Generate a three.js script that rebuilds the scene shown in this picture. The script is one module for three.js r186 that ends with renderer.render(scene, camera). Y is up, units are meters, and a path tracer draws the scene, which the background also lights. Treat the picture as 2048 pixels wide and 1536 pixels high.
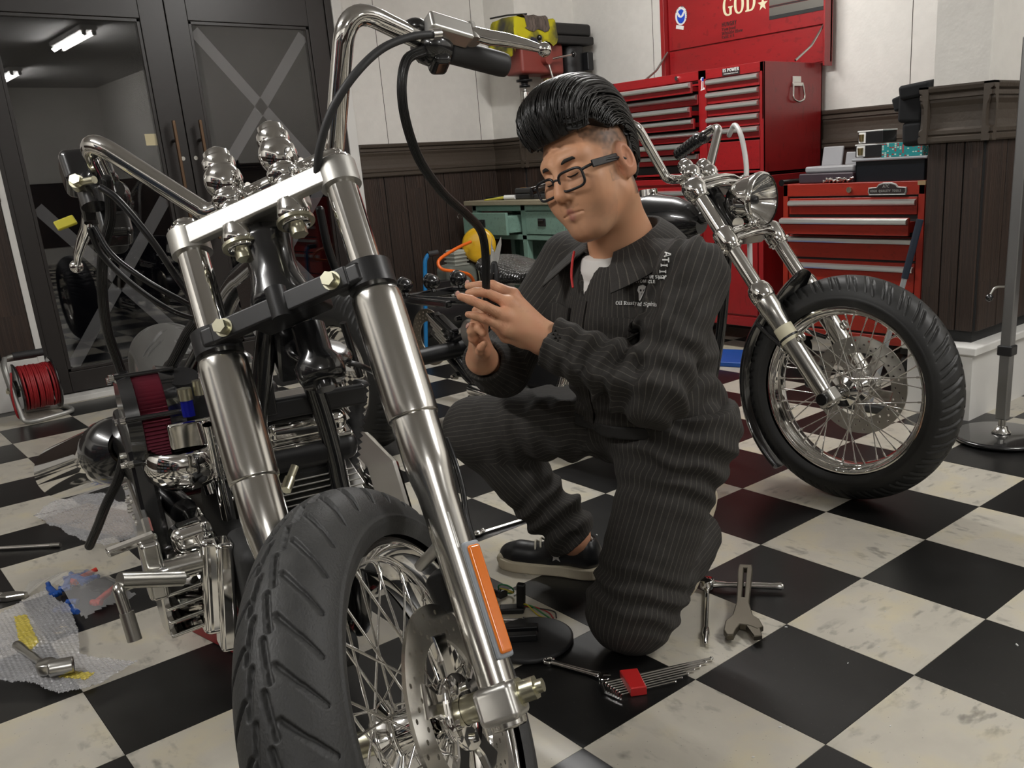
import * as THREE from 'three';
import { mergeGeometries } from 'three/addons/utils/BufferGeometryUtils.js';
import { RoundedBoxGeometry } from 'three/addons/geometries/RoundedBoxGeometry.js';
import { RectAreaLightUniformsLib } from 'three/addons/lights/RectAreaLightUniformsLib.js';
import { FontLoader } from 'three/addons/loaders/FontLoader.js';
import { TextGeometry } from 'three/addons/geometries/TextGeometry.js';

// ---------------------------------------------------------------- camera, light, exposure
const scene = new THREE.Scene();
scene.background = new THREE.Color(0x020203);            // night outside the glass doors
const camera = new THREE.PerspectiveCamera(2 * Math.atan(768 / 1799.73) * 180 / Math.PI, 2048 / 1536, 0.05, 60);
camera.position.set(1.3847, 1.0132, 1.7983);
camera.rotation.order = 'YXZ';
camera.rotation.set(-0.288, 0.86293, -0.06355);
camera.setViewOffset(2048, 1536, -135.3, -90.45, 2048, 1536);
camera.updateProjectionMatrix();
const renderer = new THREE.WebGLRenderer({ antialias: true });
renderer.toneMapping = THREE.LinearToneMapping;
renderer.toneMappingExposure = 1.1;
renderer.shadowMap.enabled = true;
RectAreaLightUniformsLib.init();
const LAMP = { color: 0xfffdfa, intensity: 150, glow: 18 };     // ceiling tube fittings
const lampSpots = [[-1.7, -0.95], [1.7, -0.95], [5.1, -0.95], [-0.4, 2.75], [3.4, 2.75]];
const CEIL = 2.56;

// ---------------------------------------------------------------- helpers
let seed = 12345;
const rnd = () => { seed = (seed * 1664525 + 1013904223) >>> 0; return seed / 4294967296; };
const rr = (a, b) => a + (b - a) * rnd();
const V = (x, y, z) => Array.isArray(x) ? new THREE.Vector3(x[0], x[1], x[2]) : new THREE.Vector3(x, y, z);
const hash = (x, y, s) => { let h = Math.imul(x | 0, 374761393) ^ Math.imul(y | 0, 668265263) ^ Math.imul(s | 0, 974634777); h = Math.imul(h ^ (h >>> 13), 1274126177); return ((h ^ (h >>> 16)) >>> 0) / 4294967296; };
function vn(x, y, s, px = 0, py = 0) {                      // value noise, optional period
  const xi = Math.floor(x), yi = Math.floor(y), fx = x - xi, fy = y - yi;
  const w = (a, p) => p ? ((a % p) + p) % p : a;
  const u = fx * fx * (3 - 2 * fx), v = fy * fy * (3 - 2 * fy);
  const a = hash(w(xi, px), w(yi, py), s), b = hash(w(xi + 1, px), w(yi, py), s), c = hash(w(xi, px), w(yi + 1, py), s), d = hash(w(xi + 1, px), w(yi + 1, py), s);
  return a + (b - a) * u + (c - a) * v + (a - b - c + d) * u * v;
}
const fbm = (x, y, s, o = 4, p = 0) => { let t = 0, a = 0.5, n = 0; for (let i = 0; i < o; i++) { t += a * vn(x, y, s + i, p, p); n += a; x *= 2; y *= 2; p *= 2; a *= 0.5; } return t / n; };
function tex(w, h, fn, srgb = true, repeat) {
  const d = new Uint8Array(w * h * 4);
  for (let j = 0; j < h; j++) for (let i = 0; i < w; i++) {
    const c = fn((i + 0.5) / w, (j + 0.5) / h), k = (j * w + i) * 4;
    for (let q = 0; q < 3; q++) d[k + q] = Math.max(0, Math.min(255, c[q] * 255));
    d[k + 3] = c.length > 3 ? Math.max(0, Math.min(255, c[3] * 255)) : 255;
  }
  const t = new THREE.DataTexture(d, w, h, THREE.RGBAFormat);
  t.magFilter = t.minFilter = THREE.LinearFilter; t.wrapS = t.wrapT = THREE.RepeatWrapping;
  if (srgb) t.colorSpace = THREE.SRGBColorSpace;
  if (repeat) t.repeat.set(repeat[0], repeat[1]);
  t.needsUpdate = true; return t;
}
const grey = f => (u, v) => { const g = f(u, v); return [g, g, g]; };
const std = o => new THREE.MeshStandardMaterial(o);
const phy = o => new THREE.MeshPhysicalMaterial(o);
const lin = (r, g, b) => new THREE.Color().setRGB(r, g, b);

const ni = g => { const q = g.index ? g.toNonIndexed() : g; for (const k of Object.keys(q.attributes)) if (!['position', 'normal', 'uv'].includes(k)) q.deleteAttribute(k); return q; };
const merge = l => { l = [].concat(l).map(ni); return l.length === 1 ? l[0] : mergeGeometries(l); };
const place = (g, p = [0, 0, 0], r = [0, 0, 0], o = 'XYZ') => { g.applyMatrix4(new THREE.Matrix4().compose(V(p), new THREE.Quaternion().setFromEuler(new THREE.Euler(r[0], r[1], r[2], o)), V(1, 1, 1))); return g; };
const box = (w, h, d, x = 0, y = 0, z = 0) => new THREE.BoxGeometry(w, h, d).translate(x, y, z);
const b6 = (x0, x1, y0, y1, z0, z1) => box(x1 - x0, y1 - y0, z1 - z0, (x0 + x1) / 2, (y0 + y1) / 2, (z0 + z1) / 2);
const rb = (w, h, d, r, x = 0, y = 0, z = 0, s = 2) => new RoundedBoxGeometry(w, h, d, s, Math.min(r, w / 2.01, h / 2.01, d / 2.01)).translate(x, y, z);
const r6 = (x0, x1, y0, y1, z0, z1, r = 0.004) => rb(x1 - x0, y1 - y0, z1 - z0, r, (x0 + x1) / 2, (y0 + y1) / 2, (z0 + z1) / 2);
const UP = V(0, 1, 0);
function orient(g, o, dir) { const q = new THREE.Quaternion().setFromUnitVectors(UP, V(dir).normalize()); g.applyMatrix4(new THREE.Matrix4().compose(V(o), q, V(1, 1, 1))); return g; }
function cyl(a, b, r1, r2 = r1, n = 20, open = false) { const A = V(a), B = V(b), L = A.distanceTo(B); const g = new THREE.CylinderGeometry(r2, r1, L, n, 1, open); g.translate(0, L / 2, 0); return orient(g, a, B.sub(A).toArray()); }
const lathe = (prof, n = 32) => new THREE.LatheGeometry(prof.map(p => new THREE.Vector2(Math.max(p[0], 1e-5), p[1])), n);
const latheAt = (prof, o, dir, n = 32) => orient(lathe(prof, n), o, dir);
const sph = (p, r, sx = 1, sy = 1, sz = 1, n = 20) => new THREE.SphereGeometry(r, n, Math.ceil(n * 0.7)).scale(sx, sy, sz).translate(p[0], p[1], p[2]);
const hex = (a, b, r) => cyl(a, b, r, r, 6);
function tube(pts, r, seg = 40, n = 12, closed = false, tens = 0.5) {
  const c = new THREE.CatmullRomCurve3(pts.map(p => V(p)), closed, 'catmullrom', tens);
  const g = new THREE.TubeGeometry(c, seg, r, n, closed);
  if (closed) return g;
  return mergeGeometries([g, sph(pts[0], r * 0.999, 1, 1, 1, 10), sph(pts[pts.length - 1], r * 0.999, 1, 1, 1, 10)].map(ni));
}
// polyline with rounded corners -> smooth tube (bars, pipes)
function bar(pts, r, rad = 0.04, n = 16, per = 8) {
  const P = pts.map(p => V(p)), out = [P[0]];
  for (let i = 1; i < P.length - 1; i++) {
    const a = P[i].clone().sub(P[i - 1]), b = P[i + 1].clone().sub(P[i]); const q = Math.min(rad, a.length() * 0.48, b.length() * 0.48);
    const s = P[i].clone().addScaledVector(a.normalize(), -q), e = P[i].clone().addScaledVector(b.normalize(), q);
    for (let k = 0; k <= per; k++) { const t = k / per; out.push(s.clone().multiplyScalar((1 - t) * (1 - t)).addScaledVector(P[i], 2 * t * (1 - t)).addScaledVector(e, t * t)); }
  }
  out.push(P[P.length - 1]);
  return sweep(out, out.map(() => r), n);
}
// swept tube through points with per-point radius, capped
function sweep(P, R, n = 12, flat = 1) {
  P = P.map(p => p.isVector3 ? p : V(p));
  const pos = [], uv = [], idx = []; let N = null, len = 0;
  const T = P.map((p, i) => P[Math.min(i + 1, P.length - 1)].clone().sub(P[Math.max(i - 1, 0)]).normalize());
  P.forEach((p, i) => {
    if (!N) { N = Math.abs(T[0].y) < 0.9 ? V(0, 1, 0) : V(1, 0, 0); }
    N = N.clone().addScaledVector(T[i], -N.dot(T[i])).normalize(); const B = T[i].clone().cross(N);
    if (i) len += p.distanceTo(P[i - 1]);
    for (let k = 0; k <= n; k++) { const a = k / n * Math.PI * 2, c = Math.cos(a) * R[i], s = Math.sin(a) * R[i] * flat; pos.push(p.x + N.x * c + B.x * s, p.y + N.y * c + B.y * s, p.z + N.z * c + B.z * s); uv.push(k / n, len); }
  });
  const w = n + 1;
  for (let i = 0; i < P.length - 1; i++) for (let k = 0; k < n; k++) { const a = i * w + k; idx.push(a, a + w, a + 1, a + 1, a + w, a + w + 1); }
  for (const [row, flip] of [[0, 0], [P.length - 1, 1]]) { const c = pos.length / 3, p = P[row]; pos.push(p.x, p.y, p.z); uv.push(0.5, 0); const s0 = pos.length / 3; for (let k = 0; k <= n; k++) { const q = (row * w + k) * 3; pos.push(pos[q], pos[q + 1], pos[q + 2]); uv.push(0.5, 0); } for (let k = 0; k < n; k++) flip ? idx.push(c, s0 + k, s0 + k + 1) : idx.push(c, s0 + k + 1, s0 + k); }
  const g = new THREE.BufferGeometry(); g.setAttribute('position', new THREE.Float32BufferAttribute(pos, 3)); g.setAttribute('uv', new THREE.Float32BufferAttribute(uv, 2)); g.setIndex(idx); g.computeVertexNormals();
  const nm = g.attributes.normal; for (let i = 0; i < P.length; i++) { const a = i * w, b = a + n; const x = nm.getX(a) + nm.getX(b), y = nm.getY(a) + nm.getY(b), z = nm.getZ(a) + nm.getZ(b), l = Math.hypot(x, y, z) || 1; nm.setXYZ(a, x / l, y / l, z / l); nm.setXYZ(b, x / l, y / l, z / l); }
  return g;
}
function shape(pts, holes = []) { const s = new THREE.Shape(pts.map(p => new THREE.Vector2(p[0], p[1]))); for (const h of holes) s.holes.push(new THREE.Path(h.map(p => new THREE.Vector2(p[0], p[1])))); return s; }
const circ = (r, n = 32, cx = 0, cy = 0) => Array.from({ length: n }, (_, i) => [cx + r * Math.cos(i / n * 2 * Math.PI), cy + r * Math.sin(i / n * 2 * Math.PI)]);
const extr = (s, depth, bev = 0, seg = 1) => new THREE.ExtrudeGeometry(s, { depth, bevelEnabled: bev > 0, bevelSize: bev, bevelThickness: bev, bevelSegments: seg, curveSegments: 10, steps: 1 });

const taken = {};
const numbered = n => { const k = taken[n] = (taken[n] ?? -1) + 1; return k ? n + '_' + String(k).padStart(3, '0') : n; };
function thing(name, label, category, pos = [0, 0, 0], turn = 0, group) {
  const o = new THREE.Group(); o.name = numbered(name); o.position.set(...pos); o.rotation.y = turn; o.userData = { label, category }; if (group) o.userData.group = group;
  scene.add(o); o.updateMatrixWorld(true); return o;
}
function mk(name, geo, m, parent) { const o = new THREE.Mesh(merge(geo), m); o.name = name; o.castShadow = o.receiveShadow = true; parent.add(o); return o; }
const part = (parent, name, geo, m, label) => { const o = mk(name, geo, m, parent); if (label) o.userData.label = label; return o; };
const rootOf = o => { while (o.parent && o.parent !== scene) o = o.parent; return o; };
const pw = (parent, name, geo, m, label) => { const o = part(parent, name, geo, m, label); const r = rootOf(parent); r.updateMatrixWorld(true); o.geometry.applyMatrix4(r.matrixWorld.clone().invert()); return o; };   // geometry given in world metres
const grp = (parent, name, label) => { const o = new THREE.Group(); o.name = name; if (label) o.userData.label = label; parent.add(o); return o; };
function struct(name, geo, m, label, category = 'wall') { const o = mk(name, geo, m, scene); o.userData = { kind: 'structure', label, category }; return o; }
function single(name, geo, m, label, category, base, group) { const o = mk(numbered(name), geo, m, scene); if (base) { o.geometry.translate(-base[0], -base[1], -base[2]); o.position.set(...base); } o.userData = { label, category }; if (group) o.userData.group = group; return o; }
function worldUV(g, s = 1) {                                // planar uv in metres by dominant normal
  g = ni(g); const p = g.attributes.position, n = g.attributes.normal, u = new Float32Array(p.count * 2);
  for (let i = 0; i < p.count; i++) { const ax = Math.abs(n.getX(i)), ay = Math.abs(n.getY(i)), az = Math.abs(n.getZ(i)); const [a, b] = ay > ax && ay > az ? [p.getX(i), p.getZ(i)] : ax > az ? [p.getZ(i), p.getY(i)] : [p.getX(i), p.getY(i)]; u[2 * i] = a * s; u[2 * i + 1] = b * s; }
  g.setAttribute('uv', new THREE.BufferAttribute(u, 2)); return g;
}

// ---------------------------------------------------------------- shared materials
const M = {};
M.chrome = std({ color: lin(0.82, 0.81, 0.79), metalness: 1, roughness: 0.05 });
M.chromeDull = std({ color: lin(0.62, 0.61, 0.58), metalness: 1, roughness: 0.2 });
const brushed = tex(256, 256, grey((u, v) => 0.5 + 0.5 * (vn(u * 6, v * 220, 3) - 0.5) + 0.3 * (vn(u * 24, v * 500, 4) - 0.5)), false);
M.alu = std({ color: lin(0.66, 0.645, 0.61), metalness: 1, roughness: 0.2 });
M.aluMatt = std({ color: lin(0.62, 0.61, 0.58), metalness: 1, roughness: 0.36 });
M.aluCast = std({ color: lin(0.5, 0.49, 0.46), metalness: 1, roughness: 0.45 });
M.steel = std({ color: lin(0.5, 0.49, 0.46), metalness: 1, roughness: 0.28 });
M.zinc = std({ color: lin(0.62, 0.6, 0.46), metalness: 1, roughness: 0.3 });
M.gloss = phy({ color: lin(0.008, 0.008, 0.009), roughness: 0.25, clearcoat: 1, clearcoatRoughness: 0.06 });
M.blackSatin = std({ color: lin(0.012, 0.012, 0.013), roughness: 0.38 });
M.blackMatt = std({ color: lin(0.016, 0.016, 0.016), roughness: 0.7 });
M.rubber = std({ color: lin(0.024, 0.024, 0.025), roughness: 0.55 });
M.cable = std({ color: lin(0.01, 0.01, 0.011), roughness: 0.32 });
M.wrap = std({ color: lin(0.008, 0.008, 0.008), roughness: 0.3, bumpMap: tex(64, 256, grey((u, v) => fbm(u * 6, v * 16, 11, 3) * 0.7 + 0.3 * Math.abs(((v * 22 + u) % 1) - 0.5) * 2), false), bumpScale: 0.003 });
M.whitePaint = std({ color: lin(0.7, 0.69, 0.66), roughness: 0.6 });
M.glass = phy({ color: 0xffffff, roughness: 0.0, transmission: 1, thickness: 0, ior: 1.62 });
M.clear = phy({ color: 0xffffff, roughness: 0.08, transmission: 1, thickness: 0, ior: 1.45 });
M.brass = std({ color: lin(0.42, 0.33, 0.16), metalness: 1, roughness: 0.35 });
M.woodTan = std({ color: lin(0.35, 0.24, 0.12), roughness: 0.6 });
// ---------------------------------------------------------------- the room
const XW = -3.76, ZB = -2.5, XE = 7.0, ZF = 4.2;
const wallTex = tex(512, 512, (u, v) => { const g = 0.93 + 0.05 * (fbm(u * 8, v * 8, 21, 4, 8) - 0.5) + 0.03 * (fbm(u * 64, v * 64, 22, 2, 64) - 0.5); return [g, g * 0.992, g * 0.975]; }, true, [0.5, 0.5]);
const plasterBump = tex(256, 256, grey((u, v) => fbm(u * 48, v * 48, 31, 3, 48)), false, [2, 2]);
M.plaster = std({ color: lin(0.84, 0.83, 0.81), map: wallTex, roughness: 0.75, bumpMap: plasterBump, bumpScale: 0.0006 });
const grain = (s) => tex(256, 512, (u, v) => {
  const w = fbm(u * 5 + 0.6 * fbm(v * 3, u * 2, s + 5, 2), v * 1.4, s, 3), l = vn(u * 42 + 5 * w, v * 3 + w * 2, s + 2) * 0.6 + vn(u * 110, v * 9, s + 3) * 0.4;
  const k = 0.62 + 0.5 * l + 0.25 * (w - 0.5); return [0.225 * k, 0.168 * k, 0.135 * k];
});
const grainBump = (s) => tex(256, 512, grey((u, v) => vn(u * 42, v * 3, s + 2) * 0.6 + vn(u * 110, v * 9, s + 3) * 0.4), false);
M.board = [1, 2, 3].map(s => std({ map: grain(s * 17), roughness: 0.6, bumpMap: grainBump(s * 17), bumpScale: 0.0022 }));
M.railPaint = std({ color: lin(0.062, 0.048, 0.036), roughness: 0.5, bumpMap: plasterBump, bumpScale: 0.0008 });
M.doorPaint = std({ color: lin(0.018, 0.0145, 0.013), roughness: 0.4 });
M.ceiling = std({ color: lin(0.5, 0.49, 0.48), roughness: 0.85 });

// floor: slab with single vinyl tiles on it
const T = 0.3048;
const stain = (s, dark) => tex(256, 256, (u, v) => {
  if (dark) { const a = fbm(u * 5, v * 5, s, 5), b = vn(u * 90, v * 14, s + 9); const g = 0.088 + 0.05 * (a - 0.5) + (b > 0.93 ? 0.03 : 0) + (hash(u * 256, v * 256, s) > 0.9994 ? 0.3 : 0); return [g, g * 0.985, g * 0.97]; }
  const a = fbm(u * 4, v * 4, s, 5), b = fbm(u * 18, v * 9, s + 7, 4), c = fbm(u * 2.2 + 3, v * 2.2, s + 13, 3);
  const spot = Math.max(0, b - 0.58) * 1.5 * Math.max(0, c - 0.35) * 2.2, warm = Math.max(0, a - 0.52) * 0.5;
  let g = 0.735 + 0.09 * (a - 0.5) - spot * 0.7; if (hash(u * 256, v * 256, s) > 0.9993) g = 0.4;
  return [g, g * (0.972 - warm * 0.1), g * (0.905 - warm * 0.45)];
});
M.tileW = [1, 2, 3, 4, 5].map(s => std({ map: stain(100 + s * 31, false), roughness: 0.34 }));
M.tileB = [1, 2, 3].map(s => std({ map: stain(400 + s * 31, true), roughness: 0.3 }));
const floor = struct('floor', b6(XW, XE, -0.12, -0.003, ZB, ZF), std({ color: lin(0.05, 0.048, 0.042), roughness: 0.8 }), 'chequered vinyl floor of black and cream square tiles', 'floor');
{
  const tg = box(T - 0.0011, 0.003, T - 0.0011, 0, -0.0015, 0), rest = [];
  const inView = (x, z) => x > -3.8 && x < 1.45 && z > -2.6 && z < 2.1 && !(x > 0.75 && z < -0.9 && x - z > 2.6);
  for (let i = -13; i < 23; i++) for (let j = -14; j < 9; j++) {
    const x0 = Math.max(i * T, XW), x1 = Math.min((i + 1) * T, XE), z1 = Math.min(-j * T, ZF), z0 = Math.max(-(j + 1) * T, ZB);
    if (x1 - x0 < 0.01 || z1 - z0 < 0.01) continue;
    const whole = x1 - x0 > T - 0.002 && z1 - z0 > T - 0.002, cx = (x0 + x1) / 2, cz = (z0 + z1) / 2, white = (i + j) % 2 === 0;
    const g = whole ? tg : box(x1 - x0 - 0.0011, 0.003, z1 - z0 - 0.0011, 0, -0.0015, 0);
    const h = Math.floor(hash(i, j, 5) * 60);
    if (inView(cx, cz)) { const m = new THREE.Mesh(g, white ? M.tileW[h % 5] : M.tileB[h % 3]); m.name = 'tile'; m.position.set(cx, 0, cz); m.rotation.y = (whole ? (h % 4) : 0) * Math.PI / 2; m.castShadow = m.receiveShadow = true; floor.add(m); }
    else rest.push([white, g.clone().translate(cx, 0, cz)]);
  }
  for (const w of [true, false]) { const o = part(floor, w ? 'far_cream_tiles' : 'far_black_tiles', rest.filter(r => r[0] === w).map(r => r[1]), w ? M.tileW[0] : M.tileB[0]); o.userData.kind = 'stuff'; }
}
struct('ceiling', b6(XW - 0.1, XE + 0.1, CEIL, CEIL + 0.12, ZB - 0.1, ZF + 0.1), M.ceiling, 'pale grey flat ceiling carrying the tube lamps', 'ceiling');

const DZ0 = -0.905, DZ1 = 0.905, DH = 2.06, RB = 1.0, RT = 1.193, BB = 0.245;   // doorway, chair rail, base heights
const wl = struct('wall_left', [b6(XW - 0.12, XW, 0, CEIL, -2.5, DZ0), b6(XW - 0.12, XW, 0, CEIL, DZ1, ZF), b6(XW - 0.12, XW, DH, CEIL, DZ0, DZ1)].map(g => worldUV(g)), M.plaster, 'white wall around the glass doors with brown wainscot below', 'wall');
const wb = struct('wall_back', worldUV(b6(XW - 0.12, XE, 0, CEIL, ZB - 0.12, ZB)), M.plaster, 'white wall behind the red tool chests', 'wall');
const wp = struct('wall_pillar', worldUV(b6(XW, -3.44, 0, CEIL, ZB, -2.01)), M.plaster, 'white boxed pillar in the corner behind the drill press', 'wall');
const wc = struct('wall_column', worldUV(b6(-0.335, -0.135, 0.33, CEIL, ZB, -1.44)), M.plaster, 'white column with brown wainscot beside the red drawer cabinet', 'wall');
struct('wall_right', worldUV(b6(XE, XE + 0.12, 0, CEIL, ZB, ZF)), M.plaster, 'plain white wall closing the far end of the workshop', 'wall');
struct('wall_front', worldUV(b6(XW - 0.12, XE, 0, CEIL, ZF, ZF + 0.12)), M.plaster, 'plain white wall on the open side of the workshop', 'wall');
// the rest of the room, seen only in glass and chrome: the same wainscot, dark storage racks
{ const rw = scene.children.find(o => o.name === 'wall_right'), fw = scene.children.find(o => o.name === 'wall_front');
  part(rw, 'wainscot', b6(XE - 0.014, XE, BB, RT, ZB, ZF), M.board[0]); part(fw, 'wainscot', b6(XW, XE, BB, RT, ZF - 0.014, ZF), M.board[1]); part(wb, 'wainscot', b6(-0.13, XE, BB, RT, ZB, ZB + 0.014), M.board[2]); }
for (const [x, z, t, lab] of [[0.4, 3.85, 0, 'tall dark storage rack full of dark boxes along the open side'], [2.6, 3.85, 0, 'second dark storage rack full of dark boxes along the open side'], [6.6, 0.6, -Math.PI / 2, 'dark storage rack at the far end of the workshop']]) {
  const r = thing('storage_rack', lab, 'shelf', [x, 0, z], t);
  for (const a of [-0.88, 0.88]) for (const b of [-0.2, 0.2]) part(r, 'post', b6(a - 0.02, a + 0.02, 0, 2.0, b - 0.02, b + 0.02), M.blackSatin);
  for (let k = 0; k < 5; k++) { part(r, 'shelf_board', b6(-0.9, 0.9, 0.1 + k * 0.45, 0.125 + k * 0.45, -0.22, 0.22), M.blackMatt); if (k < 4) for (let q = 0; q < 4; q++) { const h = 0.16 + 0.18 * hash(k, q + x * 3, 12); part(r, 'storage_box', b6(-0.82 + q * 0.42, -0.46 + q * 0.42, 0.126 + k * 0.45, 0.126 + k * 0.45 + h, -0.17, 0.17), std({ color: lin(...[[0.03, 0.03, 0.03], [0.05, 0.045, 0.035], [0.12, 0.02, 0.02], [0.02, 0.03, 0.05]][(k + q * 3) % 4]), roughness: 0.7 })); } }
}
// sheet joints of the white wall lining
for (const [p, w] of [[[XW, -1.905], wl], [[XW, -1.2], wl]]) part(w, 'joint_strip', b6(p[0], p[0] + 0.0012, RT, CEIL, p[1] - 0.0016, p[1] + 0.0016), M.railPaint);
for (const x of [-2.72, -1.02]) part(wb, 'joint_strip', b6(x - 0.0016, x + 0.0016, RT, CEIL, ZB, ZB + 0.0012), M.railPaint);

// wainscot boards, each one a piece with a groove beside it
function boards(wall, axis, at, a, b, y0, y1, dir, w = 0.1525, t = 0.012) {
  const n = Math.max(1, Math.round((b - a) / w)), s = (b - a) / n;
  for (let k = 0; k < n; k++) {
    const g0 = a + k * s + 0.0028, g1 = a + (k + 1) * s - 0.0028, o0 = Math.min(at, at + dir * t), o1 = Math.max(at, at + dir * t);
    const g = axis === 'z' ? r6(o0, o1, y0, y1, g0, g1, 0.0025) : r6(g0, g1, y0, y1, o0, o1, 0.0025);
    const p = ni(g), q = p.attributes.position, uv = p.attributes.uv;
    for (let i = 0; i < q.count; i++) uv.setXY(i, ((axis === 'z' ? q.getZ(i) : q.getX(i)) - g0) / s * 0.9 + hash(k, n, 7), q.getY(i) * 0.9 + hash(k, n, 9));
    part(wall, 'board', p, M.board[(k * 7 + n) % 3]);
  }
  const bk = axis === 'z' ? b6(Math.min(at, at + dir * 0.004), Math.max(at, at + dir * 0.004), y0, y1, a, b) : b6(a, b, y0, y1, Math.min(at, at + dir * 0.004), Math.max(at, at + dir * 0.004));
  part(wall, 'board_backing', bk, M.blackMatt);
}
boards(wl, 'z', XW, -2.01, -0.985, BB, RB + 0.01, 1);
boards(wl, 'z', XW, 0.935, 3.1, BB, RB + 0.01, 1);
boards(wp, 'x', -2.01, XW + 0.012, -3.44, BB, RB + 0.01, 1);
boards(wp, 'z', -3.44, ZB, -2.01, BB, RB + 0.01, 1);
boards(wb, 'x', ZB, -3.44, -0.335, BB, RB + 0.01, 1);
boards(wc, 'x', -1.44, -0.335, -0.135, 0.327, RB + 0.01, 1, 0.067);
boards(wc, 'z', -0.135, ZB, -1.44, 0.327, RB + 0.01, 1);
boards(wc, 'z', -0.335, ZB, -1.44, 0.327, RB + 0.01, -1);
part(wc, 'toe_strip', b6(-0.325, -0.145, 0.27, 0.33, ZB, -1.45), M.blackMatt);
{ // white plinth under the column with a lip
  const pl = struct('trim_1', [b6(-0.36, -0.105, 0, 0.25, ZB, -1.385), r6(-0.38, -0.085, 0.25, 0.282, ZB, -1.365, 0.006)], M.whitePaint, 'white plinth with a lipped top under the brown column', 'plinth');
  pl.castShadow = true;
}
const railProf = [[0, 1.0], [0.026, 1.0], [0.03, 1.006], [0.03, 1.02], [0.022, 1.025], [0.027, 1.03], [0.027, 1.042], [0.016, 1.05], [0.013, 1.07], [0.012, 1.1], [0.014, 1.122], [0.021, 1.138], [0.021, 1.147], [0.028, 1.15], [0.028, 1.164], [0.022, 1.168], [0.033, 1.174], [0.036, 1.186], [0.036, 1.193], [0, 1.193]];
function rail(a, b, ext0, ext1) {                            // from a to b (x,z), profile grows to the left of travel
  const A = V(a[0], 0, a[1]), B = V(b[0], 0, b[1]), d = B.clone().sub(A).normalize(), L = A.distanceTo(B);
  const g = extr(shape(railProf), L + ext0 + ext1);
  const n = V(-d.z, 0, d.x);                                 // outward
  const m = new THREE.Matrix4().makeBasis(n, V(0, 1, 0), d.clone().negate()); 
  m.setPosition(B.clone().addScaledVector(d, ext1)); g.applyMatrix4(m); return g;
}
let tn = 2;
const railBits = (wall, list) => { const o = struct('trim_' + tn++, list.map(l => rail(...l)), M.railPaint, wall, 'chair rail'); return o; };
railBits('moulded brown chair rail on the wall beside the glass doors', [[[XW, -0.985], [XW, -2.01], 0, 0]]);
railBits('moulded brown chair rail on the wall left of the glass doors', [[[XW, 3.1], [XW, 0.935], 0, 0]]);
railBits('moulded brown chair rail around the corner pillar', [[[XW, -2.01], [-3.44, -2.01], 0, 0.036], [[-3.44, -2.01], [-3.44, ZB], 0.036, 0]].map(r => r));
railBits('moulded brown chair rail behind the red tool chests', [[[-3.44, ZB], [-0.335, ZB], 0, 0]]);
railBits('moulded brown chair rail around the column', [[[-0.335, ZB], [-0.335, -1.44], 0, 0.036], [[-0.335, -1.44], [-0.135, -1.44], 0.036, 0.036], [[-0.135, -1.44], [-0.135, ZB], 0.036, 0]]);
const base = (n, g, l) => struct(n, g, M.whitePaint, l, 'baseboard');
base('baseboard_left', [r6(XW, XW + 0.014, 0, BB, -2.01, -0.985, 0.003), r6(XW, XW + 0.014, 0, BB, 0.935, 3.1, 0.003)], 'white baseboard under the wainscot beside the glass doors');
base('baseboard_back', r6(-3.44, -0.38, 0, BB, ZB, ZB + 0.014, 0.003), 'white baseboard under the wainscot behind the tool chests');

// glass double doors ------------------------------------------------
struct('trim_' + tn++, [r6(XW - 0.1, XW + 0.016, 0, DH + 0.03, -0.985, -0.925, 0.003), r6(XW - 0.1, XW + 0.012, 0, DH + 0.03, 0.905, 0.935, 0.003), r6(XW - 0.1, XW + 0.012, DH, DH + 0.03, -0.95, 0.935, 0.003)], M.whitePaint, 'white trim around the dark glass doors', 'trim');
struct('trim_' + tn++, [r6(XW - 0.1, XW + 0.006, 0.03, DH, -0.925, -0.885, 0.002), r6(XW - 0.1, XW + 0.006, 0.03, DH, 0.885, 0.905, 0.002), r6(XW - 0.1, XW + 0.006, DH - 0.04, DH, -0.925, 0.905, 0.002)], M.doorPaint, 'dark brown jamb of the glass doors', 'door frame');
struct('trim_' + tn++, r6(XW - 0.1, XW + 0.085, 0, 0.028, -0.925, 0.93, 0.003), M.whitePaint, 'white sill under the glass doors', 'sill');
M.tape = std({ color: lin(0.075, 0.075, 0.078), roughness: 0.6 });
M.bronze = std({ color: lin(0.14, 0.085, 0.05), metalness: 0.7, roughness: 0.42 });
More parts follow.
